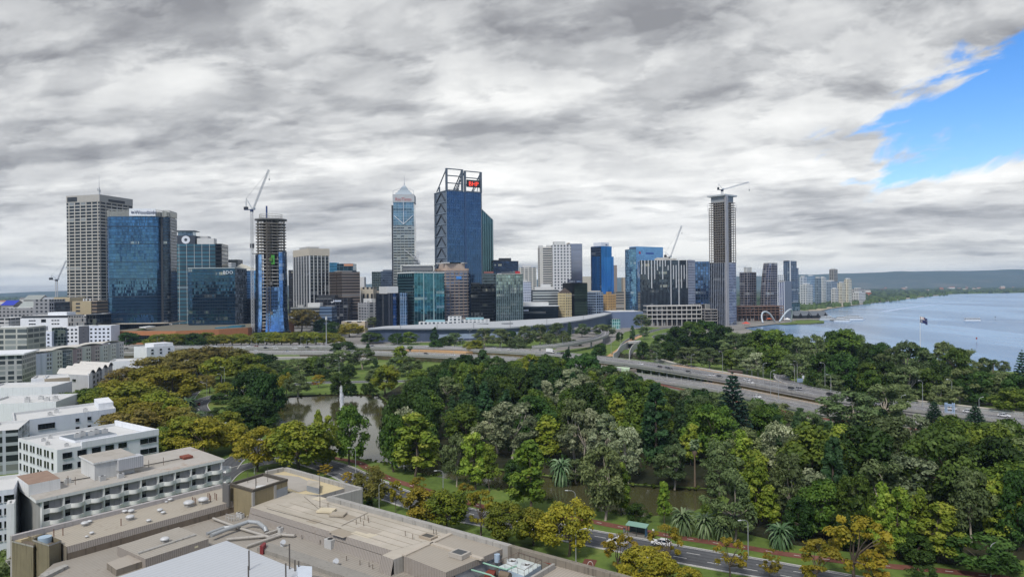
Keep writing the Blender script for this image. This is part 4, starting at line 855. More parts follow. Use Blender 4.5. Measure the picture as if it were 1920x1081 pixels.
cq = Q(1046, 1060, 1072, 570, 1150, 35); cb2 = bld('heritage_building', 'cream heritage block with a dark hipped roof behind the low dark offices', cq, Zv(549, 1150, 1060), facade('3a3630', 'c7b88e', 3.6, 4.3, .48, .42, None, .1, .4), wname='wall', plant=())
hp = MB(); zc2 = Zv(549, 1150, 1060)
for i in range(4): hp.face([(*cq[i], zc2), (*cq[(i + 1) % 4], zc2), (*cen(cq), zc2 + 8.5)])
hp.build('hipped_roof', [mat('4a4038', .8)], cb2)
dq2 = Q(1055, 1077, 1101, 550, 1170, 35); zd2 = Zv(530, 1170, 1078)
db = bld('office_block', 'bronze-black office block under a navy sign board with white rings', dq2, zd2, facade('2e2a26', '1f1c1a', 60, 4.4, 0, .4, '241f1c', .6, .12), plant=())
MB().prism([dq2[0], dq2[1], inset(dq2, -.3)[1], inset(dq2, -.3)[0]][::-1], 0, zd2 - 2, 0, 0).build('green_glass_face', [facade('6f8570', '2e332c', 60, 4.4, 0, .35, '2e3a33', .8, .06, .6, .01, 0)], db)
bp = RECT(1064, 1092, 526, 1164, 3, 2); sbz = zd2 + .2
sb_ = MB().prism(bp, sbz, sbz + 5.2, 0, 0, 0).build('sign_board', [mat('20293f', .5)], db)
pq, an = onface(bp[0], bp[1], .29, sbz + 1.2, .15); lettering('ooo |', 4.0, M_signw, sb_, pq, an, .08); pq, an = onface(bp[0], bp[1], .77, sbz + 1.2, .15); lettering('onc |', 3.6, mat('a9c4ee', .5), sb_, pq, an, .08)
# hotel trio
YD = 1420
bld('hotel_tower', 'white hotel tower wing with dark balcony bands', RECT(1012, 1037, 500, YD, 30, 5), Zv(463, YD, 1024), facade('3f4448', 'c4c3bd', 30, 4.6, .22, .45, None, .2, .4), plant=((.0, .3, .2, .6, 4, M_roofwhite, 'plant_room'), (.6, .9, .2, .6, 4.5, M_roofwhite, 'plant_room')), wname='wall')
hq = RECT(1036.5, 1071, 500, YD - 8, 30, 5); zh2 = Zv(459, YD, 1053)
hh = bld('hotel_tower', 'white hotel tower punched with a grid of small dark windows', hq, zh2, facade('30363e', 'cdcfd0', 6.4, 6.0, .5, .42, None, .1, .4, .3, 0, 0), plant=((.1, .72, .2, .8, 7, M_roofwhite, 'plant_room'),), wname='wall')
bld('office_tower', 'violet grey glass tower joined behind the punched white hotel', RECT(1066, 1092, 500, YD + 26, 40, 5), Zv(455, YD, 1080), facade('84889e', 'a09a98', 60, 4.6, 0, .2, '7f8498', .75, .12, .2, .004, 0), plant=((.0, .1, .0, .6, 2, mat('b2a48c', .8), 'plant_room'),))
bld('apartment_block', 'plain grey-beige block in the gap before the royal blue tower', RECT(1092, 1110, 540, 1700, 40), Zv(518, 1700, 1100), mat('b0ada0', .85), wname='wall')
eq = Q(1108, 1127, 1147, 480, 1430, 38); ze = Zv(461, 1430, 1128)
et = bld('office_tower', 'royal blue glass tower with one dark gridded side and white roof sign', eq, ze, facade('2f74b8', '2a64a4', 9, 60, .04, 0, None, .88, .05, .3, .008, 0))
MB().prism([eq[3], eq[0], inset(eq, -.3)[0], inset(eq, -.3)[3]][::1], 0, ze - 1.5, 0, 0).build('dark_grid_side', [facade('202a3c', '39465c', 3.2, 4.8, .2, .2, None, .6, .1)], et)
MB().prism(sub(eq, -.02, 1.28, .1, .9), 0, Zv(480, 1430, 1140), 0, 0).build('stepped_wing', [facade('3b82c4', '3c7ab8', 4, 60, .05, 0, None, .88, .05, .2, .008, 0)], et)
pbx = sub(eq, .05, .8, .05, .8); rb = MB().prism(pbx, ze - .9, ze + 7.5, 0, 0).build('roof_sign_box', [M_signw], et)
pq, an = onface(pbx[0], pbx[1], .66, ze + 2, .3); MB().obox(pq[0], pq[1], ze + 2, ze + 4.2, 5, .3, an).build('sign_strip', [mat('4b5a78', .6, var=.3, scale=3)], rb)
bld('office_block', 'brown sliver of a tower right of the royal blue tower', RECT(1148, 1157, 520, 1600, 20), Zv(497, 1600, 1153), mat('857a72', .85, streak=.2), wname='wall')
bld('office_block', 'pale sandstone slab left of the tall mirror tower', RECT(1168, 1184, 540, 1500, 20), Zv(520, 1500, 1175), mat('a89d8c', .85, streak=.2), wname='wall')
bld('office_block', 'white and navy office block at the foot of the royal blue tower', Q(1100, 1118, 1131, 565, 1210, 35), Zv(547, 1210, 1115), facade('22344e', '8b9db4', 5, 4.5, .2, .3, None, .7, .1), plant=((.1, .9, .2, .8, 2, M_roofwhite, 'plant_room'),))
nq2 = Q(1129, 1141, 1155, 565, 1230, 35)
bld('heritage_building', 'honey coloured heritage block with small square windows below the royal blue tower', nq2, Zv(551, 1230, 1141), facade('4c3f30', 'bc9c6c', 4, 4.4, .5, .5, None, .1, .5), plant=((.2, .6, .2, .6, 4, mat('a8885c', .85), 'roof_lantern'),), wname='wall')
bld('office_block', 'low grey terraces block between the honey block and sandstone slab', RECT(1153, 1170, 560, 1330, 30), Zv(547, 1330, 1160), facade('3b3e42', '9a9488', 20, 5, .05, .5, None, .1, .4), wname='wall')
# mirror tower with a logo
gq = Q(1180.5, 1193, 1243.5, 500, 1330, 33); zg = Zv(461.5, 1330, 1215)
gw = bld('glass_tower', 'tall sky-mirroring glass tower with a small blue and red sign', gq, zg, facade('7aa8d8', '5c8cc4', 1.8, 4.6, .05, .07, None, .9, .03, .14, .006, 0))
MB().prism([gq[3], gq[0], inset(gq, -.3)[0], inset(gq, -.3)[3]], 0, zg - 1, 0, 0).build('slate_side_wall', [facade('4f6780', '5d758e', 2.4, 4.6, .08, .1, None, .85, .05, .2)], gw)
lw2 = RECT(1180, 1192.6, 500, 1322, 16, 20); MB().prism(lw2, 0, Zv(467, 1322, 1186), 0, 0).build('lower_wing', [facade('6f99b8', '4c6c88', 2.2, 4.6, .08, .15, None, .88, .04, .35)], gw)
pq, an = onface(gq[0], gq[1], .50, zg - 13.5, .4); MB().obox(pq[0], pq[1], pq[2] - .4, pq[2] + 2.2, 19, .5, an).build('sign_strip', [mat('1d3a8c', .5, var=.15, scale=2)], gw); pq, an = onface(gq[0], gq[1], .13, zg - 12, .4); MB().obox(pq[0], pq[1], pq[2] - 2, pq[2] + 2.6, 3.6, .5, an).build('emblem', [mat('a03450', .5)], gw)
# wide striped tower
YS = 1120; vq = [tuple(P(u, 520, y).xy) for u, y in ((1200, YS), (1225, YS - 3), (1250, YS - 2), (1290, YS + 6), (1303, YS + 22))]; vq += [(vq[-1][0] - 6, vq[-1][1] + 40), (vq[0][0] + 4, vq[0][1] + 44)]
zv_ = Zv(487.5, YS, 1250)
vb = bld('office_tower', 'wide dark glass slab with irregular white vertical fins near the quay', vq, zv_, facade('3a4654', '5c646e', 2.1, 4.15, .16, .10, '2a323c', .82, .05, .8, .014, .08), plant=((.12, .34, .3, .8, 3, M_slabw, 'plant_room'), (.7, .98, .3, .8, 4, M_slabw, 'plant_room')))
R2 = random.Random(12)
for i in range(3):
    a, b = Vector(vq[i]), Vector(vq[i + 1]); L = (b - a).length; n = int(L / 4.2); d = (b - a) / L
    for k in range(n):
        q = a + d * (L * (k + .5) / n); hgt = zv_ if R2.random() < .8 else zv_ - 8; low_ = zv_ - R2.choice([10, 16, 22, 30, 44]) if R2.random() < .9 else 30
        MB().obox(q.x + d.y * .35, q.y - d.x * .35, low_, hgt, 1.3, 1.0, math.atan2(d.y, d.x)).build('fin', [mat('b9bcc0', .6)], vb)
a, b = vq[3], vq[4]; MB().prism([a, b, (b[0] + .3, b[1] - .4), (a[0] + .3, a[1] - .4)][::-1], 0, zv_ + .2, 0, 0).build('lilac_end_wall', [facade('82889a', '9a9eac', 3, 4.15, .12, .12, None, .6, .1, .25)], vb)
# podium slabs in front (construction)
def slabs(name, label, u0, u1, Y, depth, vtop, vbot, n, m=M_slabw, phi=2, wall='4a4038'):
    pq = RECT(u0, u1, vbot, Y, depth, phi); z1, z0 = Zv(vtop, Y, (u0 + u1) / 2), max(0, Zv(vbot, Y, (u0 + u1) / 2)); r = thing(name, label, 'building', (*cen(pq), 0)); st = (z1 - z0) / n
    s = MB().prism(pq, z0 + st, z0 + st + 1.3, 0, 0, 0).build('floor_slab', [m], r); rept(r, s, [(0, 0, st * i) for i in range(1, n)])
    MB().prism(inset(pq, 5), 0, z1 - .5, 0, 0).build('inner_wall', [facade('1c1a1a', wall, 3.4, st, .3, .0, None, .1, .6, .8)], r)
    mb = MB(); L = Vector(pq[1]) - Vector(pq[0]); k = max(2, int(L.length / 7))
    for i in range(k + 1):
        p = Vector(pq[0]) + L * (i / k) ; mb.obox(p.x * .9995, p.y + 1.2, 0, z1, .9, .9, 0)
    mb.build('columns', [m], r); return r
slabs('podium_under_construction', 'bare concrete podium floors below the wide finned slab', 1214, 1316, 1075, 30, 574, 606, 4)
slabs('podium_under_construction', 'small curved stack of concrete slabs at the skeletal tower foot', 1322, 1346, 1065, 24, 581, 607, 5, mat('8a8580', .85, streak=.2))
bld('office_block', 'blue glass block squeezed left of the skeletal tower', RECT(1303, 1332, 530, 1190, 40, 2), Zv(490, 1190, 1316), facade('4a6a9c', '353f50', 4.5, 4.6, .2, .12, None, .82, .05, .8, .012, .1))
bld('site_building', 'low dark site block with white frames behind the podium slabs', RECT(1300, 1332, 585, 1095, 20), Zv(570, 1095, 1318), facade('241f1e', 'b2aea8', 9, 8, .1, .12, None, .1, .5), wname='wall')
# skeletal tower
YJ = 1060; jq = Q(1330, 1359, 1379, 440, YJ, 40); zjt = Zv(364, YJ, 1355); zjm = Zv(492, YJ, 1355); zjc = Zv(379, YJ, 1355)
jt = thing('tower_under_construction', 'tallest quay tower, bare concrete skeleton above, striped glass below', 'building', (*cen(jq), 0))
MB().prism(jq, 0, zjm, 0).build('curtain_wall', [facade('3e4756', '9397a0', 3.2, 4.2, .24, .14, '4a4f58', .7, .06, .9, .014, .1)], jt)
MB().prism([jq[0], jq[1], inset(jq, -.3)[1], inset(jq, -.3)[0]][::-1], 0, zjm + .5, 0, 0).build('lilac_side_wall', [facade('757d92', '979cac', 2.6, 4.2, .12, .12, None, .75, .06, .4)], jt)
nfl = 25; st = (zjc - zjm) / nfl; s_ = MB().prism(inset(jq, -.4), zjm, zjm + .85, 0, 0, 0).build('floor_slab', [mat('857f79', .9, streak=.3)], jt); rept(jt, s_, [(0, 0, st * i) for i in range(1, nfl + 1)])
MB().prism(inset(jq, 4.5), zjm, zjc + 4, 0, 0).build('concrete_core', [mat('4d443f', .9, var=.25)], jt)
for fi, nb in ((3, 7), (0, 5)):
    a, b = Vector(jq[fi]), Vector(jq[(fi + 1) % 4])
    for k in range(nb + 1): p = a.lerp(b, k / nb); MB().obox(p.x, p.y, zjm, zjc - (0 if k not in (0, nb) else 6), .8, .8, rad(40)).build('column', [mat('726c66', .9)], jt)
lc, an = onface(jq[0], jq[1], .10, 0, 1.2); MB().obox(lc[0], lc[1], 0, zjt - 2, 6.0, 2.6, an).build('climbing_core_strip', [mat('98979a', .85, var=.2, streak=.35)], jt)
MB().prism(inset(jq, 2), zjc, zjt - 2, 0, 0, 0).build('jump_form', [mat('8f9396', .7)], jt); MB().prism(inset(jq, -2.2), zjt - 2, zjt + .2, 0, 0, 0).build('jump_form_deck', [mat('adb2b4', .6)], jt)
mb = MB()
for p in inset(jq, -1.5): mb.tube((*p, zjc - 12), (*p, zjc - 1), .3, .3, 4)
mb.build('edge_protection', [M_lat], jt)
tcx = P(1354, 362, YJ + 14); luffing_crane('white tower crane perched on the skeletal quay tower', (tcx.x, tcx.y, zjt), zjt + 6, P(1404, 341.5, YJ + 4), None, '2d3648', 2.6, 3, 9, .7)
tcx = P(1255, 486, YS + 22); luffing_crane('slim luffing crane above the wide finned slab roof', (tcx.x, tcx.y, zv_ - 1), zv_ + 3, P(1278, 423, YS + 12), None, '4a4d52', 2.0, 2, 8, .8)
# right of it
kq = rrect(Q(1384, 1402, 1421, 540, 1260, 35), 7); zk = Zv(510, 1260, 1400)
k1_ = bld('apartment_tower', 'brown balcony apartment tower with rounded corners and pale roof drum', kq, zk, facade('33384a', '8a8688', 5, 4.3, .14, .16, None, .6, .08, .9, .012, .15), plant=()); MB().prism(inset(kq, 8), zk - 1, zk + 9, 0, 0).build('roof_drum', [mat('b8bab8', .7, streak=.2)], k1_)
kq2 = Q(1421, 1441, 1461, 540, 1250, 35); zk2 = Zv(494, 1250, 1440)
def ztk(p): return zk2
mb = MB(); n_ = 4; pts_ = rrect(kq2, 9)
k2b = thing('apartment_tower', 'taller brown balcony tower whose left flank tapers towards the top', 'building', (*cen(kq2), 0)); cc2 = Vector(cen(kq2))
for k in range(8):
    f0, f1 = [1 - .20 * (t / 8) ** 2.2 for t in (k, k + 1)]; z0_, z1_ = zk2 * k / 8, zk2 * (k + 1) / 8; u = 0
    sh = lambda p, f: (Vector(p) - Vector(kq2[1])) * f + Vector(kq2[1])
    for i in range(len(pts_)):
        a, b = pts_[i], pts_[(i + 1) % len(pts_)]; L = math.dist(a, b); A0, B0, A1, B1 = sh(a, f0), sh(b, f0), sh(a, f1), sh(b, f1)
        mb.face([(*A0, z0_), (*B0, z0_), (*B1, z1_), (*A1, z1_)], 0, [(u, z0_), (u + L, z0_), (u + L, z1_), (u, z1_)]); u += L
mb.face([(*sh(p, .8), zk2) for p in pts_], 1); mb.build('curtain_wall', [facade('3a4054', '8f8a8a', 5, 4.3, .14, .16, None, .65, .07, .9, .012, .15), M_roofgrey], k2b)
pf = [sh(p, .8) for p in kq2]; MB().prism(inset(pf, 2), zk2, zk2 + 2, 0, 0).build('plant_room', [M_plant], k2b)
slabs('quay_podium', 'rust brown terraced podium under the two brown balcony towers', 1384, 1470, 1190, 40, 575, 596, 4, mat('70574b', .8), 2, '5a382a')
llq = Q(1460, 1471, 1484, 555, 1215, 38); ll = bld('hotel_tower', 'navy hotel block patterned with white lozenge windows', llq, Zv(528, 1215, 1470), facade('2b4680', 'd3dae4', 4.0, 6.5, .42, .42, '35508c', .5, .15, .4), plant=((.0, .5, .3, .9, 2, M_plant, 'plant_room'),))
MB().prism([llq[0], llq[1], inset(llq, -.3)[1], inset(llq, -.3)[0]][::-1], 0, Zv(527, 1215, 1470), 0, 0).build('grey_side_wall', [mat('6c7584', .6, var=.15)], ll)
mmq = Q(1469, 1481, 1494, 520, 1700, 35); zmm = Zv(489, 1700, 1482)
mmb = bld('apartment_tower', 'slim grey-blue twin-fin tower right of the lozenge block', mmq, zmm, facade('41546c', '8a96a2', 6, 4.6, .12, .14, None, .7, .08, .6), plant=((-.05, .2, .2, .9, 1, M_dark, 'plant_room'),))
MB().prism(sub(mmq, 1, 1.35, .1, .9), 0, Zv(502, 1700, 1490), 0, 0).build('lower_wing', [facade('485e78', '9aa4ae', 6, 4.6, .12, .14, None, .7, .08, .6)], mmb)
MB().prism([mmq[0], (mmq[0][0] + 2, mmq[0][1] - .6), (mmq[0][0] + 2, mmq[0][1] + 1), (mmq[0][0], mmq[0][1] + 1)], 0, zmm + 2, 0, 0).build('fin', [mat('c6c8c8', .6)], mmb)
bld('office_block', 'white gridded sliver between brown balcony tower and slim grey-blue tower', RECT(1457, 1470, 520, 1500, 20), Zv(515, 1500, 1463), facade('6e767c', 'c9ccce', 4, 4.5, .4, .4, None, .2, .4), wname='wall')
row = [(1499, 1513, 519, 1950, 'bcc4cc', '5a6a7c', 'white upper block first of the riverside apartment row'), (1500, 1524, 533, 1850, 'c8cbca', '4a5a64', 'white balcony-striped block front of the riverside apartment row'), (1513, 1528, 517, 1980, '8fa8bc', '3b5878', 'blue glass apartment block with pale frame in the riverside row'), (1527, 1540, 521, 2000, '7d8e9a', '3a4a58', 'grey stepped apartment block in the riverside row'), (1537, 1549, 520, 2060, 'c9ccca', '66737c', 'white twin-fin apartment block in the riverside row'), (1544, 1571, 527, 2150, '8a98a6', '48586a', 'grey-blue low wide block beneath the far concrete tower'), (1555, 1571, 504.5, 2250, '8f8d88', '44484e', 'far concrete tower with dark end bays above the riverside row'), (1558, 1572, 541, 1950, 'c4c2bc', '5e6468', 'small pale flats in front of the cream stepped block'), (1570, 1586, 530, 2000, 'cfc9b4', '6a675e', 'cream stepped apartment block, left half'), (1583, 1597, 523, 2010, 'd2ccb8', '6a675e', 'cream stepped apartment block, taller right half'), (1597, 1620, 541, 2300, 'b4b2b0', '5b5a58', 'grey flat-roofed block right of the cream apartments'), (1596, 1623, 548, 2150, 'cfcdc8', '5d5a58', 'low white banded block at the end of the riverside row')]
for (u0, u1, vt, Y, fc, gc, lb) in row:
    bq = Q(u0, u0 + (u1 - u0) * .55, u1, 545, Y, 38); bld('apartment_block', lb, bq, Zv(vt, Y, (u0 + u1) / 2), facade(gc, fc, 7 if 'glass' not in lb else 3, 4.6, .3, .45, None, .3, .25, .5), plant=((.2, .7, .2, .8, 3, M_roofwhite, 'plant_room'),), wname='wall')
bld('quay_pavilion', 'small teal glass box beside the palm esplanade', RECT(1484, 1500, 575, 1290, 20), Zv(567, 1290, 1492), facade('3e5a66', '56707a', 3, 4, .1, .15), cat='building')
# --- convention centre with its curved roof
def lerp_tab(tab, u):
    for (a, va), (b, vb) in zip(tab[:-1], tab[1:]):
        if a <= u <= b: return va + (vb - va) * (u - a) / (b - a)
    return tab[0][1] if u < tab[0][0] else tab[-1][1]
eave = [(690, 616), (722, 614.5), (800, 615), (857, 615), (951, 613.5), (1043, 606), (1097, 598), (1130, 591.5), (1147, 586.5)]
bkv = [(690, 615), (722, 611), (785, 608), (889, 604), (949, 601), (998, 595), (1061, 587.5), (1124, 581.8), (1147, 583)]
Yf = [(690, 795), (800, 800), (900, 818), (1000, 850), (1067, 900), (1111, 955), (1140, 1005), (1147, 1022)]
con = thing('convention_centre', 'long convention hall with a sweeping pale curved roof beside the freeway', 'building', (X(900, 850), 850, 0))
us = [690 + (1147 - 690) * i / 60 for i in range(61)]; EA = [P(u, lerp_tab(eave, u), lerp_tab(Yf, u)) for u in us]; BK = []
for u, e_ in zip(us, EA):
    k_, d_ = K(u, lerp_tab(bkv, u)); zb_ = e_.z + 3.5 * math.sin(math.pi * min(1, max(.02, (u - 690) / 457))); Yb = (CAMZ - zb_) / max(d_, .012); Yb = max(Yb, e_.y + 6); Yb = min(Yb, e_.y + 95); BK.append(Vector((k_ * Yb, Yb, zb_)))
mb = MB(); wl = MB(); st_ = MB()
for i in range(60):
    a, b, d_, e_ = EA[i], EA[i + 1], BK[i + 1], BK[i]; 
    mb.face([a, b, d_, e_], 0, sm=True); t_ = Vector((0, 0, 1.6)); mb.face([a - t_, b - t_, b, a], 1); mb.face([b - t_, a - t_, a + Vector((0, 3.5, -1.6)), b + Vector((0, 3.5, -1.6))], 1)
    a2, b2 = a + Vector((0, 3.5, -1.6)), b + Vector((0, 3.5, -1.6)); wl.face([(a2.x, a2.y, 0), (b2.x, b2.y, 0), b2, a2], 0, [(i * 8, 0), (i * 8 + 8, 0), (i * 8 + 8, b2.z), (i * 8, a2.z)])
    wl.face([(d_.x, d_.y, 0), (e_.x, e_.y, 0), (e_.x, e_.y, e_.z - .3), (d_.x, d_.y, d_.z - .3)], 0)
    if 16 < i < 44: st_.face([(a2.x, a2.y - .4, 2.0), (b2.x, b2.y - .4, 2.0), (b2.x, b2.y - .4, 7.5), (a2.x, a2.y - .4, 7.5)], 0)
mb.build('roof', [mat('b0b4b7', .6, .1, var=.14, scale=.05), mat('8b9196', .6)], con); wl.build('wall', [facade('4a566a', '566276', 6.5, 60, .05, 0, None, .15, .45, .18, .0, 0)], con); st_.build('pale_wall_band', [mat('8b99ac', .6)], con)
for u in (905, 951):
    q = P(u, lerp_tab(eave, u) - 6, lerp_tab(Yf, u) + 45); MB().obox(q.x, q.y, q.z - 1, q.z + 1.4, 14, 3, .1).build('roof_vent', [mat('5d6266', .6)], con)
for i in range(8, 60, 9):
    a, b = EA[i], BK[i]; MB().tube(a + Vector((0, 0, .25)), b + Vector((0, 0, .25)), .35, .35, 4).build('roof_seam', [mat('70757a', .6)], con)
ex = RECT(1146, 1206, 605, 1030, 60, 3); bld('exhibition_hall', 'plain blue-grey exhibition box at the end of the curved hall', ex, Zv(584, 1030, 1175), facade('66738c', '6f7c94', 7, 60, .03, 0, None, .1, .5, .08, 0, 0), roof=M_roofwhite, wname='wall')
lb_ = RECT(1148, 1163, 608, 1005, 22, 3); bld('glass_lobby', 'small aqua glass entrance lobby between curved hall and blue-grey box', lb_, Zv(598, 1005, 1155), facade('6fb0b4', 'b8d0d2', 3, 5, .12, .1, None, .6, .08))
for (u0, u1, vt, Y, lb) in ((785, 846, 603, 905, 'low white flats with aqua balconies behind the curved roof, left part'), (840, 865, 593, 912, 'tallest white stair block of the low flats behind the curved roof'), (862, 918, 598.5, 918, 'low white flats with square dark windows behind the curved roof, right part')):
    bld('apartment_block', lb, RECT(u0, u1, 608, Y, 14, 2), Zv(vt, Y, (u0 + u1) / 2), facade('3e4c58', 'cdd0d0', 5.2, 4.2, .45, .38, None, .3, .2, .6), wname='wall', roof=M_roofwhite, plant=((.2, .8, .2, .9, 2.2, mat('8fb4bc', .3), 'glass_storey'),) if 'stair' not in lb else ())
bld('low_building', 'small cream flat building among trees below the charcoal block', RECT(640, 684, 605, 985, 26, 2), Zv(602, 985, 662), facade('3a3a3a', 'b9ab94', 14, 9, .55, .5, None, .1, .5), wname='wall', roof=M_roofwhite)
bld('low_building', 'low pale roofed shed left of the convention hall, half in trees', RECT(630, 668, 612, 930, 20, 2), Zv(609, 930, 650), mat('a4a6a4', .8), wname='wall', roof=M_roofwhite)
# --- quay: arches, island, ferries
def arch(label, pts, Y0, Y1, r=2.0, grp=None):
    pts = [P(u, v, Y0 + (Y1 - Y0) * i / (len(pts) - 1)) for i, (u, v) in enumerate(pts)]; q = catmull(pts, 8); mb = MB()
    for i in range(len(q) - 1): mb.tube(q[i], q[i + 1], r, r, 8, 0, False)
    return mb, q
br = thing('arch_bridge', 'white double-arched footbridge over the quay inlet mouth', 'bridge', (X(1455, 1140), 1140, -1))
for pts in (((1430.5, 605), (1428, 594), (1430, 586), (1436, 584), (1443, 588), (1449, 596), (1453, 603)), ((1461, 603), (1467, 594), (1474, 585), (1481, 580), (1484.5, 582), (1484.5, 592), (1482, 605))):
    mb, q = arch('', pts, 1120, 1150, 1.35); mb.build('arch', [mat('b4bec6', .4)], br)
mb = MB(); dk_ = catmull([P(u, v, Y) for u, v, Y in ((1405, 610, 1090), (1420, 609.5, 1105), (1440, 608.5, 1115), (1458, 607, 1122), (1470, 603.5, 1140), (1490, 602, 1160))], 5); ribbon(mb, dk_, 2.6, 2.6, 0, 0, 1.4, 0); mb.build('deck', [mat('a39f98', .8)], br)
for i in (0, 8, 16, 24): MB().tube((dk_[i].x, dk_[i].y, -2.8), (dk_[i].x, dk_[i].y, dk_[i].z - .5), 1, 1, 8).build('pier', [M_slab], br)
isl = MB(); ip = [tuple(G(u, v, -1).xy) for u, v in ((1484, 607.5), (1500, 608.5), (1520, 608), (1536, 606), (1541, 604), (1530, 602), (1500, 601), (1484, 603))]
isl.prism(ip, -2.9, .3, 0, 1); tag(isl.build('island', [mat('6b675f', .9), M_lawn]), kind='structure')
sp = MB(); ip2 = [tuple(G(u, v, -1).xy) for u, v in ((1478, 602.5), (1500, 600.8), (1540, 600), (1585, 601.8), (1588, 600), (1560, 597), (1500, 595), (1470, 596))]
sp.prism(ip2, -2.9, .5, 0, 1); tag(sp.build('jetty', [mat('6b675f', .9), M_pave]), kind='structure')
def gable(mb, poly, z0, z1, zr, mw, mr, ov=1.5):
    mb.prism(poly, z0, z1, mw, None); o = inset(poly, -ov); a = Vector(o[0]).lerp(Vector(o[3]), .5); b = Vector(o[1]).lerp(Vector(o[2]), .5)
    mb.face([(*o[0], z1), (*o[1], z1), (b.x, b.y, zr), (a.x, a.y, zr)], mr); mb.face([(*o[2], z1), (*o[3], z1), (a.x, a.y, zr), (b.x, b.y, zr)], mr)
    mb.face([(*o[1], z1), (*o[2], z1), (b.x, b.y, zr)], mw); mb.face([(*o[3], z1), (*o[0], z1), (a.x, a.y, zr)], mw)
for (u0, u1, lb) in ((1491, 1520, 'dark gabled waterside pavilion nearer the white arches'), (1524, 1551, 'dark gabled waterside pavilion at the ferry jetty')):
    pq = RECT(u0, u1, 596, 1255, 26, 4); r = thing('pavilion', lb, 'pavilion', (*cen(pq), .5)); mb = MB(); gable(mb, pq, .5, 5.5, 13.5, 0, 1, 2); mb.build('hall', [mat('2c2e30', .6), mat('5e646a', .6)], r)
    for s in (.28, .8):
        g = sub(pq, s - .12, s + .12, -.15, .4); mb = MB(); o = [g[3], g[0], g[1], g[2]]; mb.face([(*g[0], 5.2), (*g[1], 5.2), (*[(g[0][i] + g[1][i]) / 2 for i in (0, 1)], 11)]); mb.build('gable_front', [mat('24262a', .6)], r)
def ferry(label, u0, u1, v, decks=2, col='d9dcde'):
    a, b = G(u0, v, -1), G(u1, v, -1); L = (b - a).length; an = math.atan2(b.y - a.y, b.x - a.x); mid = (a + b) / 2; w = max(6, L * .2); r = thing('ferry', label, 'boat', mid); ca, sa = math.cos(an), math.sin(an)
    def T(x, y): return (mid.x + x * ca - y * sa, mid.y + x * sa + y * ca)
    h = L / 2; mb = MB(); lo = [T(-h * .98, -w * .4), T(h * .8, -w * .4), T(h * .92, 0), T(h * .8, w * .4), T(-h * .98, w * .4)]; hi = [T(-h, -w * .5), T(h * .8, -w * .5), T(h, 0), T(h * .8, w * .5), T(-h, w * .5)]; n = 5
    for i in range(n): j = (i + 1) % n; mb.face([(*lo[i], -1.3), (*lo[j], -1.3), (*hi[j], 1.2), (*hi[i], 1.2)], 0)
    mb.face([(*p, 1.2) for p in hi], 0); mb.build('hull', [mat(col, .4)], r); zc = 1.2
    for d in range(decks):
        x0, x1 = -h * (.9 - .12 * d), h * (.72 - .3 * d); cabp = [T(x0, -w * .42), T(x1, -w * .42), T(x1 + 1.5, 0), T(x1, w * .42), T(x0, w * .42)]
        MB().prism(cabp, zc, zc + 2.3, 0).build('cabin', [facade('2b3a48', 'd4d8da', 2.2, 2.3, .15, .38, None, .3, .15, .3, 0, 0, off=-zc)], r); MB().prism(inset(cabp, -.4), zc + 2.3, zc + 2.7, 0, 0, 0).build('deck_roof', [mat('d6d9da', .5)], r); zc += 2.7
    m0 = T(h * .2, 0); MB().tube((*m0, zc), (*m0, zc + 3), .12, .08, 5).build('mast', [M_lat], r); return r
ferry('large white two-decked ferry moored at the end of the jetty', 1582, 1622, 599.5, 2); ferry('long grey-decked ferry moored beside the pavilion', 1536, 1566, 600.5, 2, 'b9bdc0'); ferry('low white catamaran moored in front of the larger ferries', 1563, 1596, 603, 1); ferry('slim white ferry moored behind the low catamaran', 1568, 1590, 598.5, 1, 'c8ccd0')
ferry('white ferry under way alone on the open river', 1838, 1806, 601.5, 1)
mb = MB(); w0 = [G(1836, 602, -1), G(1860, 602.2, -1), G(1900, 602.4, -1), G(1960, 602.6, -1)]; ribbon(mb, w0, 1.2, 1.2, 0, .03); tag(mb.build('boat_wake', M_white), 'thin white wake trailing behind the lone river ferry', 'wake', kind='stuff')
mb = MB(); w0 = [G(u, v, -1) for u, v in ((1822, 563), (1790, 566.5), (1750, 570.5), (1710, 575.5), (1680, 580), (1655, 584))]
for i in range(len(w0) - 1): ribbon(mb, w0[i:i + 2], 2.5 + i * 1.6, 2.5 + i * 1.6, 0, .03 + i * .01)
tag(mb.build('boat_wake', water_mat('wake_water', 'a9bcd6', .35, .05, .4, .4)), 'long pale curving wake across the far river', 'wake', kind='stuff')
for (u, v, lb) in ((1831, 640, 'red and white channel marker post standing in the river'), (1866, 598, 'small dark channel marker far out on the river')):
    g = G(u, v, -1); r = thing('channel_marker', lb, 'marker', g); MB().tube(g - Vector((0, 0, 1.5)), g + Vector((0, 0, 3.2)), .22, .22, 6).build('post', [M_lat], r); MB().box(g.x - .6, g.x + .6, g.y - .3, g.y + .3, g.z + 2.6, g.z + 4.4).build('top_mark', [mat('8c2f30' if v > 620 else '2b2b2f', .6)], r)
# tents and kiosks by the quay
for (u, v, col, lb) in ((1399, 610, 'c04a3a', 'red kiosk tent on the quay promenade under the skeletal tower'), (1441, 601, 'c8653c', 'orange kiosk roof framed by the left white arch'), (1476, 602, 'd8d8d4', 'white kiosk tent framed by the right white arch')):
    g = G(u, v); r = thing('kiosk_tent', lb, 'tent', g); mb = MB(); pl_ = [(g.x - 5, g.y - 3), (g.x + 5, g.y - 3), (g.x + 5, g.y + 4), (g.x - 5, g.y + 4)]
    for i in range(4): mb.face([(*inset(pl_, -.6)[i], 3), (*inset(pl_, -.6)[(i + 1) % 4], 3), (g.x, g.y, 6)])
    mb.build('canopy', [mat(col, .7)], r); mb = MB()
    for p in pl_: mb.tube((*p, 0), (*p, 3), .12, .12, 5)
    mb.build('poles', [M_lat], r)
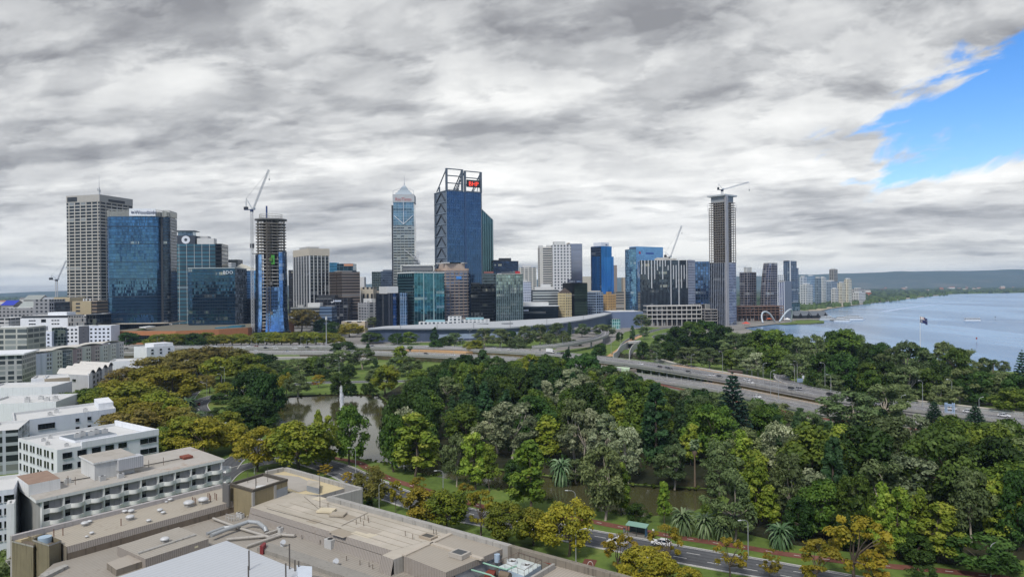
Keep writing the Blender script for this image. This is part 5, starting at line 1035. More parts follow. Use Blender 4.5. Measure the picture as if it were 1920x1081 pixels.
# far suburban houses and blocks seen over the plain
RF = random.Random(31)
for i in range(46):
    u = RF.choice([RF.uniform(1620, 1920), RF.uniform(1620, 1920), RF.uniform(-10, 125), RF.uniform(1500, 1620)]); Y = RF.uniform(3000, 6500) if u > 1500 else RF.uniform(1900, 3600)
    if u > 1650: Y = RF.uniform(5600, 8000)
    hgt = RF.uniform(10, 20) if RF.random() < .8 else RF.uniform(22, 34); w = RF.uniform(18, 44); x = X(u, Y, 545)
    col = RF.choice(['c9b8a8', 'a8705a', 'd0ccc4', '9a8478', 'b89a84', 'dcdad6'])
    r = thing('distant_house', 'distant suburban building scattered among far trees', 'house', (x, Y, 0), 'far buildings among the trees'); mb = MB(); pq = [(x - w / 2, Y), (x + w / 2, Y + 4), (x + w / 2, Y + 20), (x - w / 2, Y + 16)]
    gable(mb, pq, 0, hgt * .75, hgt, 0, 1, .8); mb.build('house_body', [mat(col, .8), mat(RF.choice(['8a4f3e', '6f6a66', '9c6a54', 'b0aca6']), .8)], r)
# ------------------------------------------------------------------ white apartments and offices on the left
def TOP(z, A, B, C):
    a, b, d = (G(*q, z).xy for q in (A, B, C)); e = a + d - b; return [tuple(a), tuple(b), tuple(d), tuple(e)]
M_wl = mat('dcdfe2', .75, var=.10, streak=.16); M_wb = mat('d2d8e2', .75, var=.10, streak=.16); M_wg = mat('b3b4b6', .8, var=.12, streak=.2)
M_glass = facade('20262c', '2b3036', 1.2, 1.5, .06, .05, None, .6, .12, .6, .01, .2)
def wins(root, a, b, ts, zs, w, h, m=None, name='window', out=.05, depth=.14):
    """one window mesh on wall a->b, copied to every place"""
    base = None; p00 = None
    for z in zs:
        for t in ts:
            p, an = onface(a, b, t, z, out)
            if base is None:
                mb = MB(); mb.obox(p[0], p[1], z - h / 2, z + h / 2, w, depth, an); mb.obox(p[0] + math.sin(an) * .08, p[1] - math.cos(an) * .08, z - h / 2 - .14, z - h / 2 - .002, w + .24, depth + .12, an, 1)
                mb.u = [[(u_ * 1.0, v_) for u_, v_ in q] for q in mb.u]; base = mb.build(name, [m or M_glass, M_wg], root); p00 = Vector(p)
            else:
                n = base.copy(); COL.objects.link(n); n.parent = root; n.location = Vector(p) - p00; KIDS[root.name].append(n)
def acunit(root, x, y, z, a=0, s=1.0):
    mb = MB(); mb.obox(x, y, z, z + 1.1 * s, 1.3 * s, .8 * s, a, 0); mb.tube((x, y, z + 1.1 * s), (x, y, z + 1.16 * s), .33 * s, .33 * s, 10, 1); return mb.build('roof_unit', [mat('b5b6b4', .6), M_dark], root)
def flat(name, label, poly, z1, wall, roof=None, cat='building', par=.9, **k): return bld(name, label, poly, z1, wall, roof or M_roofwhite, cat=cat, wname='wall', par=par, **k)
lin = lambda a, b, n: [a + (b - a) * i / (n - 1) for i in range(n)]
# long white block with the roof units
q = TOP(14, (25, 790), (217, 764.5), (203, 751)); b1 = flat('apartment_block', 'long pale blue-white block with few windows and a balcony on its left corner', q, 14, M_wb)
wins(b1, q[0], q[1], (.30,), (10.8,), 5.5, 2.0); wins(b1, q[0], q[1], (.60, .72, .86), (11.4, 8.2), 1.3, 1.3); wins(b1, q[0], q[1], (.93,), (11.2, 8.2), 3.2, 1.0)
hb_ = sub(q, .84, 1.0, .3, 1.0); MB().prism(hb_, 13.1, 15.6, 0, 0).build('roof_block', [M_wl], b1)
MB().prism(sub(q, -.02, .13, -.02, .6), 9.2, 9.5, 0, 0, 0).build('balcony_slab', [M_wl], b1); MB().prism(sub(q, -.02, .13, -.025, -.02), 9.5, 10.5, 0, 0, 0).build('balcony_rail', [M_dark], b1); MB().prism(sub(q, -.01, .12, -.004, .3), 9.6, 12.8, 0, 0).build('balcony_glass', [M_glass], b1)
for a_, b_ in ((.35, .4), (.42, .6), (.7, .3)): p = bil(q, a_, b_); acunit(b1, p[0], p[1], 13.1, .5, 1.2)
q = TOP(13, (107, 843), (297, 810), (222, 792)); nr, rg = q[0], q[1]; lf_ = G(34, 821, 13).xy; q = [nr, rg, (rg[0] + lf_.x - nr[0], rg[1] + lf_.y - nr[1]), tuple(lf_)]
b2 = flat('office_block', 'white three-storey office block with paired windows and open roof pit, behind balcony block', q, 13, M_wl)
wins(b2, q[0], q[1], (.09, .225, .36, .49, .62, .845, .935), (10.9, 7.5, 4.1), 2.6, 1.7); wins(b2, q[3], q[0], [.05 + .09 * i + (.03 if i % 2 else .012) for i in range(10)], (11.0, 7.6, 4.2), 1.2, 2.0)
MB().prism(sub(q, .22, 1.0, -.012, .02), 12.2, 14.2, 0, 0, 0).build('raised_parapet', [M_wl], b2); MB().prism(sub(q, .98, 1.002, 0, 1), 12.2, 14.0, 0, 0, 0).build('raised_parapet', [M_wl], b2)
MB().prism(sub(q, .3, .72, .35, .75), 12.11, 12.9, 0, 1).build('roof_pit_kerb', [M_wl, mat('6f7880', .8)], b2)
for i in range(5): p = bil(q, .38 + .07 * i, .5 + .05 * (i % 2)); acunit(b2, p[0], p[1], 12.9, .7, 1.3)
for a_, b_ in ((.1, .5), (.18, .25), (.15, .75), (.25, .85)): p = bil(q, a_, b_); acunit(b2, p[0], p[1], 12.1, .7, .9)
# balcony hotel
ZH = 12.0; q = TOP(ZH, (75, 933), (411, 860), (353, 839)); fr_, fl = Vector(q[1]), Vector(q[0]); ht = thing('hotel', 'white balcony hotel with scalloped balcony fronts and a stained flat roof', 'hotel', (*cen(q), 0))
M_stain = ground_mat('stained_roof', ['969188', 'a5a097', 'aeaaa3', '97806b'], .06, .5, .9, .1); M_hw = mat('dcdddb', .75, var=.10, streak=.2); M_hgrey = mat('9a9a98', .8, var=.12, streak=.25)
ov = inset(q, -1.1); MB().prism(ov, ZH - .75, ZH, 0, None, 0).face([(*p, ZH) for p in ov], 1).build('roof', [M_hw, M_stain], ht)
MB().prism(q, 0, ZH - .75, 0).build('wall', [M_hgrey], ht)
d_ = (fr_ - fl); L_ = d_.length; d_ /= L_; nrm = Vector((d_.y, -d_.x)); an = math.atan2(d_.y, d_.x); NB = 10; W_ = L_ / NB; FH = 2.85
def hp_(s, o): q2 = fl + d_ * s + nrm * o; return (q2.x, q2.y)
ox = MB().prism([hp_(0, 0), hp_(.35, 0), hp_(.35, 1.0), hp_(0, 1.0)][::-1], 0, ZH - .76, 0).build('divider_wall', [M_hw], ht); rept(ht, ox, [(d_.x * W_ * i, d_.y * W_ * i, 0) for i in range(1, NB + 1)])
z3 = ZH - .75 - FH
wn_ = MB().prism([hp_(.5, .02), hp_(.5, .16), hp_(W_ * .40, .16), hp_(W_ * .40, .02)], z3 + .15, z3 + FH - .25, 0, 0, 0).build('window', [facade('15181c', '24272b', 1.4, 2.5, .08, .05, None, .6, .1, .5, .01, .2)], ht)
pr_ = []
for i in range(9): t = i / 8; pr_.append(hp_(W_ * .36 + W_ * .66 * t, 1.0 + .95 * math.sin(math.pi * t) ** .8))
pr_ += [hp_(W_ * 1.02, .2), hp_(W_ * .36, .2)]
inn_ = [hp_(W_ * .38 + W_ * .62 * i / 8, .86 + .95 * math.sin(math.pi * i / 8) ** .8) for i in range(9)]
mb = MB().prism(pr_[::-1] if False else pr_, z3 - .15, z3 + .02, 0, 0, 0)
for i in range(8):
    a, b, e, f = pr_[i], pr_[i + 1], inn_[i + 1], inn_[i]; mb.face([(*a, z3 - .15), (*b, z3 - .15), (*b, z3 + .95), (*a, z3 + .95)]); mb.face([(*a, z3 + .95), (*b, z3 + .95), (*e, z3 + .95), (*f, z3 + .95)]); mb.face([(*f, z3), (*e, z3), (*e, z3 + .95), (*f, z3 + .95)])
bal = mb.build('balcony', [M_hw], ht)
bw = MB().prism([hp_(0.1, .5), hp_(W_ * .4, .5), hp_(W_ * .4, 1.02), hp_(.1, 1.02)][::-1], z3 - .15, z3 + .95, 0, 0, 0).build('balcony_wall', [M_hw], ht)
offs = [(d_.x * W_ * i, d_.y * W_ * i, -FH * k) for i in range(NB) for k in range(4) if (i or k) and z3 - FH * k > 0]
for o_ in (wn_, bal, bw): rept(ht, o_, offs)
for k in range(3):
    zc_ = ZH - .75 - FH * (k + 1); ctr = fr_ + nrm * .1 + d_ * .6; pc = [(ctr.x + 2.6 * math.cos(t), ctr.y + 2.6 * math.sin(t)) for t in [an - rad(95) + rad(190) * i / 10 for i in range(11)]]
    mb = MB().prism(pc, zc_ - .15, zc_ + .02, 0, 0, 0)
    for i in range(10): mb.face([(*pc[i], zc_ - .15), (*pc[i + 1], zc_ - .15), (*pc[i + 1], zc_ + .95), (*pc[i], zc_ + .95)])
    mb.build('corner_balcony', [M_hw if k < 2 else mat('7aa4bc', .5)], ht)
pq = sub(q, .30, .52, .25, .78); MB().prism(pq, ZH + .02, ZH + 4.2, 0, 0).build('plant_room', [mat('c9cac7', .75, streak=.3, var=.12)], ht); MB().prism(inset(pq, -.35), ZH + 4.2, ZH + 4.6, 0, 1, 0).build('plant_room_roof', [M_hw, M_stain], ht)
p2 = sub(q, .42, .56, .18, .34); MB().prism(p2, ZH + 1.5, ZH + 4.4, 0, 0, 0).build('corrugated_screen', [facade('b8babd', '8e9196', .5, 60, .2, 0, None, 0, .6, .06, 0, 0)], ht)
p2 = sub(q, -.03, .12, .2, .75); MB().prism(p2, ZH + .02, ZH + 2.6, 0, 1).build('stair_head', [M_hw, mat('8f7868', .9, var=.35, scale=.6)], ht)
p2 = sub(q, .84, .90, .35, .5); MB().prism(p2, ZH + .1, ZH + .7, 0, 0).build('rusty_vent', [mat('7d4433', .9)], ht)
mb = MB(); a, b = bil(q, .13, .48), bil(q, .30, .42); mb.tube((*a, ZH + .25), (*b, ZH + .25), .12, .12, 5); a, b = bil(q, .55, .45), bil(q, .86, .42); mb.tube((*a, ZH + .25), (*b, ZH + .25), .12, .12, 5); mb.build('roof_pipe', [M_dark], ht)
for a_, b_, h_ in ((.17, .3, 2.4), (.2, .25, 2), (.58, .55, 2.6), (.585, .5, 2.6), (.62, .35, 2), (.7, .3, 2.2)):
    p = bil(q, a_, b_); MB().tube((*p, ZH), (*p, ZH + h_), .07, .07, 5).build('vent_pipe', [mat('6b5a4e', .7)], ht)
for a_, b_ in ((.33, .18), (.42, .12), (.18, .4)): p = bil(q, a_, b_); acunit(ht, p[0], p[1], ZH, an, 1.1)
q = RECT(-40, 26, 950, 163, 16, 30); e_ = flat('apartment_block', 'pale blue-grey end wall at the picture edge beside the balcony hotel', q, 14, M_wb); wins(e_, q[0], q[1], (.55, .8, .93), (12, 9, 6, 3), 1.1, 1.5); q = RECT(11, 26, 900, 156, 3.5, 30); flat('stair_tower', 'slim white stair shaft beside the balcony hotel', q, 13.5, M_wl)
q = RECT(-30, 34, 850, 232, 20, 25); bb_ = flat('apartment_block', 'balcony flats squeezed left of the three-storey white office', q, 14.5, facade('2c3238', 'aab0b8', 5, 3.1, .18, .35, 'b4bac4', .3, .2))
# arched-roof block
nr, rg, lf2 = G(165, 703, 11).xy, G(211, 684, 11).xy, G(108, 700, 11).xy; q = [tuple(nr), tuple(rg), tuple(rg + lf2 - nr), tuple(lf2)]
ar = thing('apartment_block', 'pale flats under a wavy roof of four white barrel vaults', 'building', (*cen(q), 0)); MB().prism(q, 0, 11, 0).build('wall', [M_wg], ar)
mb = MB(); ed = MB(); nv = 4
for k in range(nv):
    for i in range(8):
        t0, t1 = (k + i / 8) / nv, (k + (i + 1) / 8) / nv; h0, h1 = 11 + 2.6 * math.sin(math.pi * i / 8), 11 + 2.6 * math.sin(math.pi * (i + 1) / 8); a, b, e, f = bil(q, -.03, t0), bil(q, -.03, t1), bil(q, 1.04, t1), bil(q, 1.04, t0)
        a, b, e, f = [bil([q[0], q[1], q[2], q[3]], t, s) for t, s in ((t0, -.04), (t1, -.04), (t1, 1.03), (t0, 1.03))]
        mb.face([(*a, h0), (*b, h1), (*e, h1), (*f, h0)], 0, sm=True); ed.face([(*bil(q, t0, 0), 10.9), (*bil(q, t1, 0), 10.9), (*bil(q, t1, 0), h1 - .3), (*bil(q, t0, 0), h0 - .3)]); mb.face([(*a, h0 - .35), (*b, h1 - .35), (*b, h1), (*a, h0)], 0)
mb.build('vaulted_roof', [mat('c9c6bf', .6, var=.1)], ar); ed.build('gable_infill', [mat('3a3c40', .6)], ar)
wins(ar, q[0], q[1], lin(.08, .92, 7), (8.6, 5.4, 2.4), 3.2, 1.8); wins(ar, q[3], q[0], (.55,), (7.5,), 3, 1.6); MB().prism(sub(q, .0, .14, -.02, 0), 0, 12, 0, 0, 0).build('white_fin_wall', [M_wl], ar); MB().prism(sub(q, .5, .62, -.02, 0), 0, 12, 0, 0, 0).build('white_fin_wall', [M_wl], ar)
q = RECT(84, 131, 715, 385, 20, 35); bg = flat('house_block', 'small beige flat-topped house in front of the vaulted flats', q, Zv(709.5, 385, 108), mat('a59a86', .8, var=.1, streak=.15)); wins(bg, q[0], q[1], (.35, .8), (7.5, 4.2), 2.0, 1.5)
q = RECT(58, 83.5, 715, 388, 16, 25); flat('house_block', 'small white flat-topped house left of the beige one', q, Zv(709, 388, 72), M_wl)
# long terrace of coloured bays
Z6 = 18.0; nr, rg = G(76, 660, Z6).xy, G(216, 640.5, Z6).xy; lf2 = G(38, 663, Z6).xy; q = [tuple(nr), tuple(rg), tuple(rg + lf2 - nr), tuple(lf2)]
lt_ = thing('apartment_block', 'long terrace of white, mauve and glass bays with a curved cream roof', 'building', (*cen(q), 0)); MB().prism(q, 0, Z6 - 1.2, 0).build('wall', [mat('b9bcc8', .8, var=.08)], lt_)
bays = ['b7bdcc', 'c9c9c4', '4c5a66', 'c5c2ba', 'a8949a', 'c8c7c2', '5a6670', 'b0a0a2', 'c6c6c4', 'a99ba2', 'cccac6', 'b3b0b4']; n = len(bays); R5 = random.Random(5)
for i, colb in enumerate(bays):
    s0, s1 = i / n + .004, (i + 1) / n - .004; o_ = .018 + .012 * (i % 3); top = Z6 - 1.0 + (.8 if i % 2 else 0)
    gl = colb in ('4c5a66', '5a6670'); m_ = facade('3e4c58', '8d959c', 2.2, 3.0, .15, .2, None, .6, .1) if gl else mat(colb, .8, var=.08, streak=.15)
    MB().prism(sub(q, s0, s1, -o_ * 14, 0), 0, top, 0, 0).build('bay_wall', [m_], lt_)
    a, b = bil(q, s0, -o_ * 14), bil(q, s1, -o_ * 14)
    if not gl: wins(lt_, a, b, (.3, .72), [15.4 - 3 * k for k in range(4)], 1.3, 1.6)
    sl_ = MB().prism([bil(q, s0 + .004, -o_ * 14 - .16), bil(q, s0 + .03, -o_ * 14 - .16), bil(q, s0 + .03, -o_ * 14), bil(q, s0 + .004, -o_ * 14)], 13.6, 13.9, 0, 0, 0).build('balcony', [M_hw], lt_); rept(lt_, sl_, [(0, 0, -3 * k) for k in range(1, 4)])
for (s0, s1) in ((.02, .36), (.34, .72), (.70, 1.0)):
    mb = MB()
    for i in range(10):
        t0, t1 = s0 + (s1 - s0) * i / 10, s0 + (s1 - s0) * (i + 1) / 10; h = lambda t: Z6 - .6 + 2.3 * math.sin(math.pi * (.12 + .88 * (t - s0) / (s1 - s0)) ) ** .7
        a, b, e, f = bil(q, t0, -.45), bil(q, t1, -.45), bil(q, t1, 1.1), bil(q, t0, 1.1); mb.face([(*a, h(t0)), (*b, h(t1)), (*e, h(t1)), (*f, h(t0))], 0, sm=True); mb.face([(*a, h(t0) - .4), (*b, h(t1) - .4), (*b, h(t1)), (*a, h(t0))], 0)
    mb.build('curved_roof', [mat('c7c3ba', .6, var=.1)], lt_)
MB().prism([q[3], q[0], (q[0][0], q[0][1] - .2), (q[3][0], q[3][1] - .2)][::-1], 0, Z6 - 1, 0, 0).build('end_wall', [mat('aeb4c6', .8, var=.08)], lt_); p, an2 = onface(q[3], q[0], .18, 0, .5); MB().obox(p[0], p[1], 3, Z6 - 2.5, 4, .3, an2).build('blue_glazing', [facade('2f6f9c', '3f86b4', 4, 3, .02, .12, None, .7, .1)], lt_)
q = RECT(-40, 41, 690, 425, 30, 20); la_ = flat('apartment_block', 'grey flats with a wavy white eave at the left edge below the long terrace', q, Zv(667, 425, 20), facade('3e444b', 'a4a5a6', 4.5, 3.1, .3, .3, 'b2b2b2', .2, .3)); MB().prism(inset(q, -1.6), Zv(667, 425, 20), Zv(664, 425, 20), 0, 0, 0).build('eave', [M_wl], la_)
q = RECT(-40, 50, 635, 560, 30, 8); flat('apartment_block', 'flats with long curved balcony bands at the left edge under the grey offices', q, Zv(614, 560, 20), facade('565c60', 'b6b5b0', 9, 4.4, .12, .34, 'bdbcb8', .2, .3))
Yw = 780
for (u0, u1, vt, dy, m_, lb) in ((44, 70, 613, 10, M_wl, 'white flats with small windows, left end of the white row behind the terrace'), (65, 97, 621, -10, M_wb, 'white cube with slot windows standing forward in the white row'), (97, 122.5, 614, -4, facade('2c3a3c', '4a5654', 3, 3.6, .15, .2), 'green-black glass block between white cubes'), (122.5, 147.5, 611.5, 0, M_wl, 'white block with a grid of grey windows left of the charcoal strip'), (147.5, 166, 611, -2, mat('4a4c52', .7), 'charcoal rendered strip between two white blocks'), (166, 208, 610.5, 0, M_wb, 'white block with blue-shaded face at the right end of the row')):
    q = RECT(u0, u1, 625, Yw + dy, 22, 6); z_ = Zv(vt, Yw + dy, (u0 + u1) / 2); o_ = flat('apartment_block', lb, q, z_, m_)
    if 'white' in lb and m_ in (M_wl, M_wb): wins(o_, q[0], q[1], (.2, .5, .8) if u1 - u0 < 35 else (.12, .32, .5, .68, .88), [z_ - 3.6 - 4.2 * k for k in range(4)], 2.2, 1.7)
    if 'charcoal' in lb: wins(o_, q[0], q[1], (.5,), [z_ - 4 - 4.2 * k for k in range(3)], 1.6, 1.6, M_dark)
Yo = 900; q = RECT(38, 127, 600, Yo, 40, 2); wo = flat('office_block', 'white office block with a dark strip window under its roof, left of dark gridded wing', q, Zv(596, Yo, 80), M_wl); MB().prism(inset(q, 1), Zv(596, Yo, 80) - .5, Zv(591.5, Yo, 80), 0, 1).build('roof_storey', [M_dark, M_roofwhite], wo); MB().prism(sub(q, .5, .9, .2, .7), Zv(591.5, Yo, 80), Zv(585.5, Yo, 80), 0, 0).build('plant_room', [M_wl], wo); wins(wo, q[0], q[1], (.2, .25, .3, .68, .74, .8), [Zv(600.5, Yo, 80), Zv(607, Yo, 80)], 2.6, 1.4); wins(wo, q[0], q[1], (.49,), [Zv(601, Yo, 80)], 6, 4)
flat('office_block', 'dark gridded wing attached to the white strip-window office', RECT(127.3, 161, 600, Yo, 36, 2), Zv(592, Yo, 145), facade('1d1f22', '8f8d8a', 3.2, 5.2, .35, .3, None, .2, .3)); flat('office_block', 'black glass end block beneath the sand coloured building', RECT(161.3, 181, 600, Yo + 4, 36, 2), Zv(589, Yo, 171), facade('1a1c1e', '3a3c3e', 4, 5, .1, .15))
Yb_ = 1040; q = RECT(131, 171, 575, Yb_, 40, 2); be = flat('office_block', 'sand coloured block with three dark slot windows and roof aerials', q, Zv(564, Yb_, 150), mat('aea080', .8, var=.1)); wins(be, q[0], q[1], (.38,), [Zv(v, Yb_, 150) for v in (569, 576, 582.5)], 6, 2.4, M_dark)
for t in (.6, .72, .9): p, _ = onface(q[0], q[1], t, 0, -3); MB().tube((*p[:2], Zv(564, Yb_, 150) - .9), (*p[:2], Zv(559.5, Yb_, 150)), .9, .7, 6).build('aerial', [M_wl], be)
flat('office_block', 'taller left half of the sand coloured block', RECT(101, 131, 575, Yb_ - 4, 40, 2), Zv(557, Yb_, 116), mat('b0a284', .8, var=.1)); flat('office_block', 'brown louvred block at the right end of the sand coloured building', RECT(171, 182, 575, Yb_ + 2, 30, 2), Zv(564, Yb_, 176), facade('2a2420', '8a7a68', 30, 5, 0, .4, None, .1, .5))
Yg = 960
for (u0, u1, vt, lb, f_) in ((-20, 63, 577, 'wide grey office block with rows of small dark windows at the left edge', facade('24272b', '8f8f90', 5.2, 5, .5, .5, None, .1, .4)), (63, 93, 561, 'grey office block with a black gabled glass bay', facade('24272b', '8d8e90', 6, 5, .5, .5, None, .1, .4)), (92, 102, 566, 'narrow slate block left of the sand coloured building', facade('2a2e36', '62666e', 3, 5, .3, .3)), (-20, 16, 596, 'low white car deck with dark slots at the left edge', facade('1e2124', 'b8b8b6', 9, 4.6, .15, .5, None, .1, .4))):
    Y_ = Yg if vt < 590 else 890; q = RECT(u0, u1, 590, Y_, 36, 2); o_ = flat('office_block', lb, q, Zv(vt, Y_, (u0 + u1) / 2), f_)
    if 'gabled' in lb: a, _ = onface(q[0], q[1], 0, 0, .4); b, _ = onface(q[0], q[1], .42, 0, .4); MB().face([(*a[:2], 4), (*b[:2], 4), (*b[:2], 17), ((a[0] + b[0]) / 2, (a[1] + b[1]) / 2, 22), (*a[:2], 17)]).build('glass_gable', [facade('15171a', '24272b', 2, 3, .1, .1)], o_)
for (u0, u1, v0, v1, Y, col, lb) in ((2, 25, 572, 563, 1150, '2438a8', 'bright blue pyramid roofed hall at the left edge'), (44, 74, 562, 553, 1250, '8f9490', 'grey ridge-roofed hall behind the blue roof'), (34, 60, 576, 565, 1060, '9aa09c', 'pale metal gabled roof hall left of the gabled glass bay'), (74, 92, 566, 557, 1120, '8d9298', 'small grey gabled hall behind the gabled glass bay')):
    q = RECT(u0, u1, v0, Y, 30, 2); r = thing('hall', lb, 'building', (*cen(q), 0)); mb = MB(); gable(mb, q, 0, Zv(v0, Y, (u0 + u1) / 2), Zv(v1, Y, (u0 + u1) / 2), 0, 1, 1); mb.build('hall_body', [mat('8d8c8a', .8), mat(col, .6)], r)
q = Q(251, 275, 327, 655, 600, 55); zs_ = Zv(651, 600, 275); sw_ = flat('apartment_block', 'small stepped white block beside the freeway behind the rust coloured trees', q, zs_, M_wl); wins(sw_, q[0], q[1], (.2, .5, .8), (zs_ - 2.6, zs_ - 5.4), 2, 1.4); MB().prism(sub(q, .3, 1, .1, .8), zs_ - .9, zs_ + 2.4, 0, 0).build('roof_block', [M_wl], sw_)
q = RECT(-40, 97, 735, 360, 22, 8); wf = flat('low_building', 'low white flat-roofed building under the beige house', q, Zv(727, 360, 60), M_wl); wins(wf, q[0], q[1], (.55, .78), (6,), 5, 2.2)
q = RECT(-40, 105, 770, 312, 26, 12); wf2 = flat('low_building', 'white flat roof crowded with small units above the long pale blue-white block', q, Zv(757, 312, 60), M_wl); z_ = Zv(757, 312, 60) - .9
for a_, b_ in ((.45, .5), (.52, .3), (.6, .6), (.75, .4), (.83, .5), (.9, .3)): p = bil(q, a_, b_); acunit(wf2, p[0], p[1], z_, .3, 1.5)
flat('low_building', 'pale flat roof sliver between vaulted flats and rust trees', RECT(205, 270, 690, 500, 20, 20), Zv(677, 500, 240), M_wl)
# ------------------------------------------------------------------ foreground roofs
def ribmat(col, pitch=.35, ang=0.0, dark=.72, var=.16, rough=.6, stain=.3, axis=None):
    """ribbed sheet roofing: ribs run along `ang`, blotchy weathering and rust-tinted stains"""
    m, nt, b = newmat('ribbed_sheet'); pos = nd(nt, 'ShaderNodeNewGeometry').outputs['Position']
    x, y, z = nd(nt, 'ShaderNodeSeparateXYZ', {0: pos}).outputs
    s = MA(nt, 'ADD', MA(nt, 'MULTIPLY', x, -math.sin(ang)), MA(nt, 'MULTIPLY', y, math.cos(ang)))
    if axis == 'u': s = nd(nt, 'ShaderNodeSeparateXYZ', {0: nd(nt, 'ShaderNodeUVMap').outputs[0]}).outputs[0]
    f = MA(nt, 'FRACT', MA(nt, 'DIVIDE', s, pitch)); rib = MA(nt, 'LESS_THAN', f, .28)
    n = NOISE(nt, pos, .18, 5, .65).outputs[0]; n2 = NOISE(nt, pos, 1.4, 5, .7).outputs[0]
    k = MA(nt, 'ADD', 1 - var, MA(nt, 'MULTIPLY', n, 2 * var)); k = MA(nt, 'MULTIPLY', k, MA(nt, 'SUBTRACT', 1.0, MA(nt, 'MULTIPLY', rib, 1 - dark)))
    colr = MIX(nt, 1.0, c(col), nd(nt, 'ShaderNodeCombineColor', {0: k, 1: k, 2: k}).outputs[0], 'MULTIPLY')
    colr = MIX(nt, MA(nt, 'MULTIPLY', SMOOTH(nt, MA(nt, 'ADD', MA(nt, 'MULTIPLY', n2, .5), MA(nt, 'MULTIPLY', n, .5)), .52, .66), stain), colr, (.16, .12, .085, 1))
    nt.links.new(colr, b.inputs['Base Color']); b.inputs['Roughness'].default_value = rough
    h = MA(nt, 'SINE', MA(nt, 'MULTIPLY', s, 2 * math.pi / pitch)); bp = nd(nt, 'ShaderNodeBump', {'Strength': .3, 'Distance': .04, 'Height': h}); nt.links.new(bp.outputs[0], b.inputs['Normal'])
    return m
ZM, ZL = 11.5, 8.7
M_mem = ground_mat('tan_membrane', ['98917f', 'a8a193', 'b2ab9e', 'bcb5a9'], .05, .35, .85, .06)
M_cream = ground_mat('cream_membrane', ['b5a685', 'c3b592', 'cabd9c'], .06, .5, .85, .05)
M_cons = mat('a09e98', .88, var=.2, streak=.45, fine=.08); M_cdark = mat('6b6155', .9, var=.28, streak=.5, fine=.1); M_cbrown = mat('817a6e', .9, var=.25, streak=.5, fine=.1)
g = lambda u, v, z: tuple(G(u, v, z).xy)
aM = math.atan2(G(728, 1028, ZM).y - G(470, 950, ZM).y, G(728, 1028, ZM).x - G(470, 950, ZM).x)
aS = math.atan2(G(441, 938, 11.2).y - G(125, 1024, 11.2).y, G(441, 938, 11.2).x - G(125, 1024, 11.2).x)
M_ribS = ribmat('a9a192', .55, aS + rad(90), .82, .14, .6, .35); M_ribL = ribmat('9b958b', .8, aM + rad(90), .8, .18, .65, .5); M_ribfa = ribmat('99928a', .42, 0, .62, .16, .6, .45, 'u'); M_ribR = ribmat('a8a094', .6, aM + rad(90), .8, .1, .5, .2)
cx_ = thing('roof_complex', 'tan-roofed concrete building complex filling the lower left of the view', 'building', (X(600, 150, 950), 150, 0))
# lower roof sheet and its body
low = [g(100, 1056, ZL), g(398, 969, ZL), g(440, 958, ZL), g(470, 958, ZL), g(720, 1050, ZL), g(900, 1090, ZL), g(1000, 1140, ZL), g(400, 1330, ZL), g(60, 1240, ZL), g(60, 1090, ZL)]
MB().prism(low, 0, ZL, 1, 0).build('lower_roof', [M_ribL, M_cbrown], cx_)
# strip roof with vents
S = [g(125, 1024, 11.2), g(441, 938, 11.2), g(416, 912, 11.2), g(86, 998, 11.2)]
MB().face([(*p, 11.2) for p in S], 0).build('strip_roof', [M_ribS], cx_)
def offs_pt(a, b, o): d = Vector((b[0] - a[0], b[1] - a[1])).normalized(); return (d.y * o, -d.x * o)
def fascia(a, b, z1, z0, out, m, name='fascia', split=None):
    o = offs_pt(a, b, out); L = math.dist(a, b); mb = MB(); mb.face([(a[0] + o[0], a[1] + o[1], z0), (b[0] + o[0], b[1] + o[1], z0), (*b, z1), (*a, z1)], 0, [(0, z0), (L, z0), (L, z1), (0, z1)]); return mb.build(name, [m], cx_)
zm_ = 11.2 - 1.25; fascia(S[0], S[1], 11.2, zm_, .25, M_ribfa); o_ = offs_pt(S[0], S[1], .25); fascia((S[0][0] + o_[0], S[0][1] + o_[1]), (S[1][0] + o_[0], S[1][1] + o_[1]), zm_, ZL, .05, M_cdark, 'stained_wall')
fascia(S[3], S[0], 11.2, ZL - 3, .05, M_cbrown, 'end_wall'); fascia(S[1], S[2], 11.2, ZL, .05, M_cdark, 'end_wall')
def parapet(pts, z0, z1, w, m, name='parapet'):
    mb = MB()
    for a, b in zip(pts[:-1], pts[1:]):
        d = Vector((b[0] - a[0], b[1] - a[1])).normalized(); n = Vector((-d.y, d.x)) * w; mb.prism([a, b, (b[0] + n.x, b[1] + n.y), (a[0] + n.x, a[1] + n.y)], z0, z1, 0, 0, 0)
    return mb.build(name, [m], cx_)
parapet([g(416, 914, 11.3), g(22, 1012, 11.3)][::-1], 0, 12.1, .9, mat('a8a4a2', .85, var=.15, streak=.2)); MB().prism([g(62, 1003, 11.0), g(88, 998, 11.0), g(40, 1012, 11.0), g(22, 1014, 11.0)], 10.2, 11.1, 0, 0).build('gutter', [M_cream], cx_)
aV = aS
def rvent(u, v, z, s=1.0, two=False):
    s *= .68; p = G(u, v, z); mb = MB(); mb.obox(p.x, p.y, z - .05, z + .45 * s, 1.1 * s, 1.1 * s, aV, 0); mb.lathe([(.5 * s, .45 * s), (.85 * s, .55 * s), (.85 * s, .8 * s), (.55 * s, 1.0 * s), (0, 1.02 * s)], (p.x, p.y, z), 12, 1); mb.build('roof_vent', [M_cons, mat('c4c6c6', .5, .1)], cx_)
for u, v, s in ((159, 985, 1.3), (168, 980, .9), (172, 1001, .8), (163, 1007, .6), (234, 961, 1.0), (246, 961, 1.2), (244, 974, 1.5), (279, 978, .9), (300, 959, 1.1), (306, 963, .9), (319, 939, 1.0), (312, 942, .6), (354, 949, 2.0), (381, 943, 2.0)): rvent(u, v, 11.2, s)
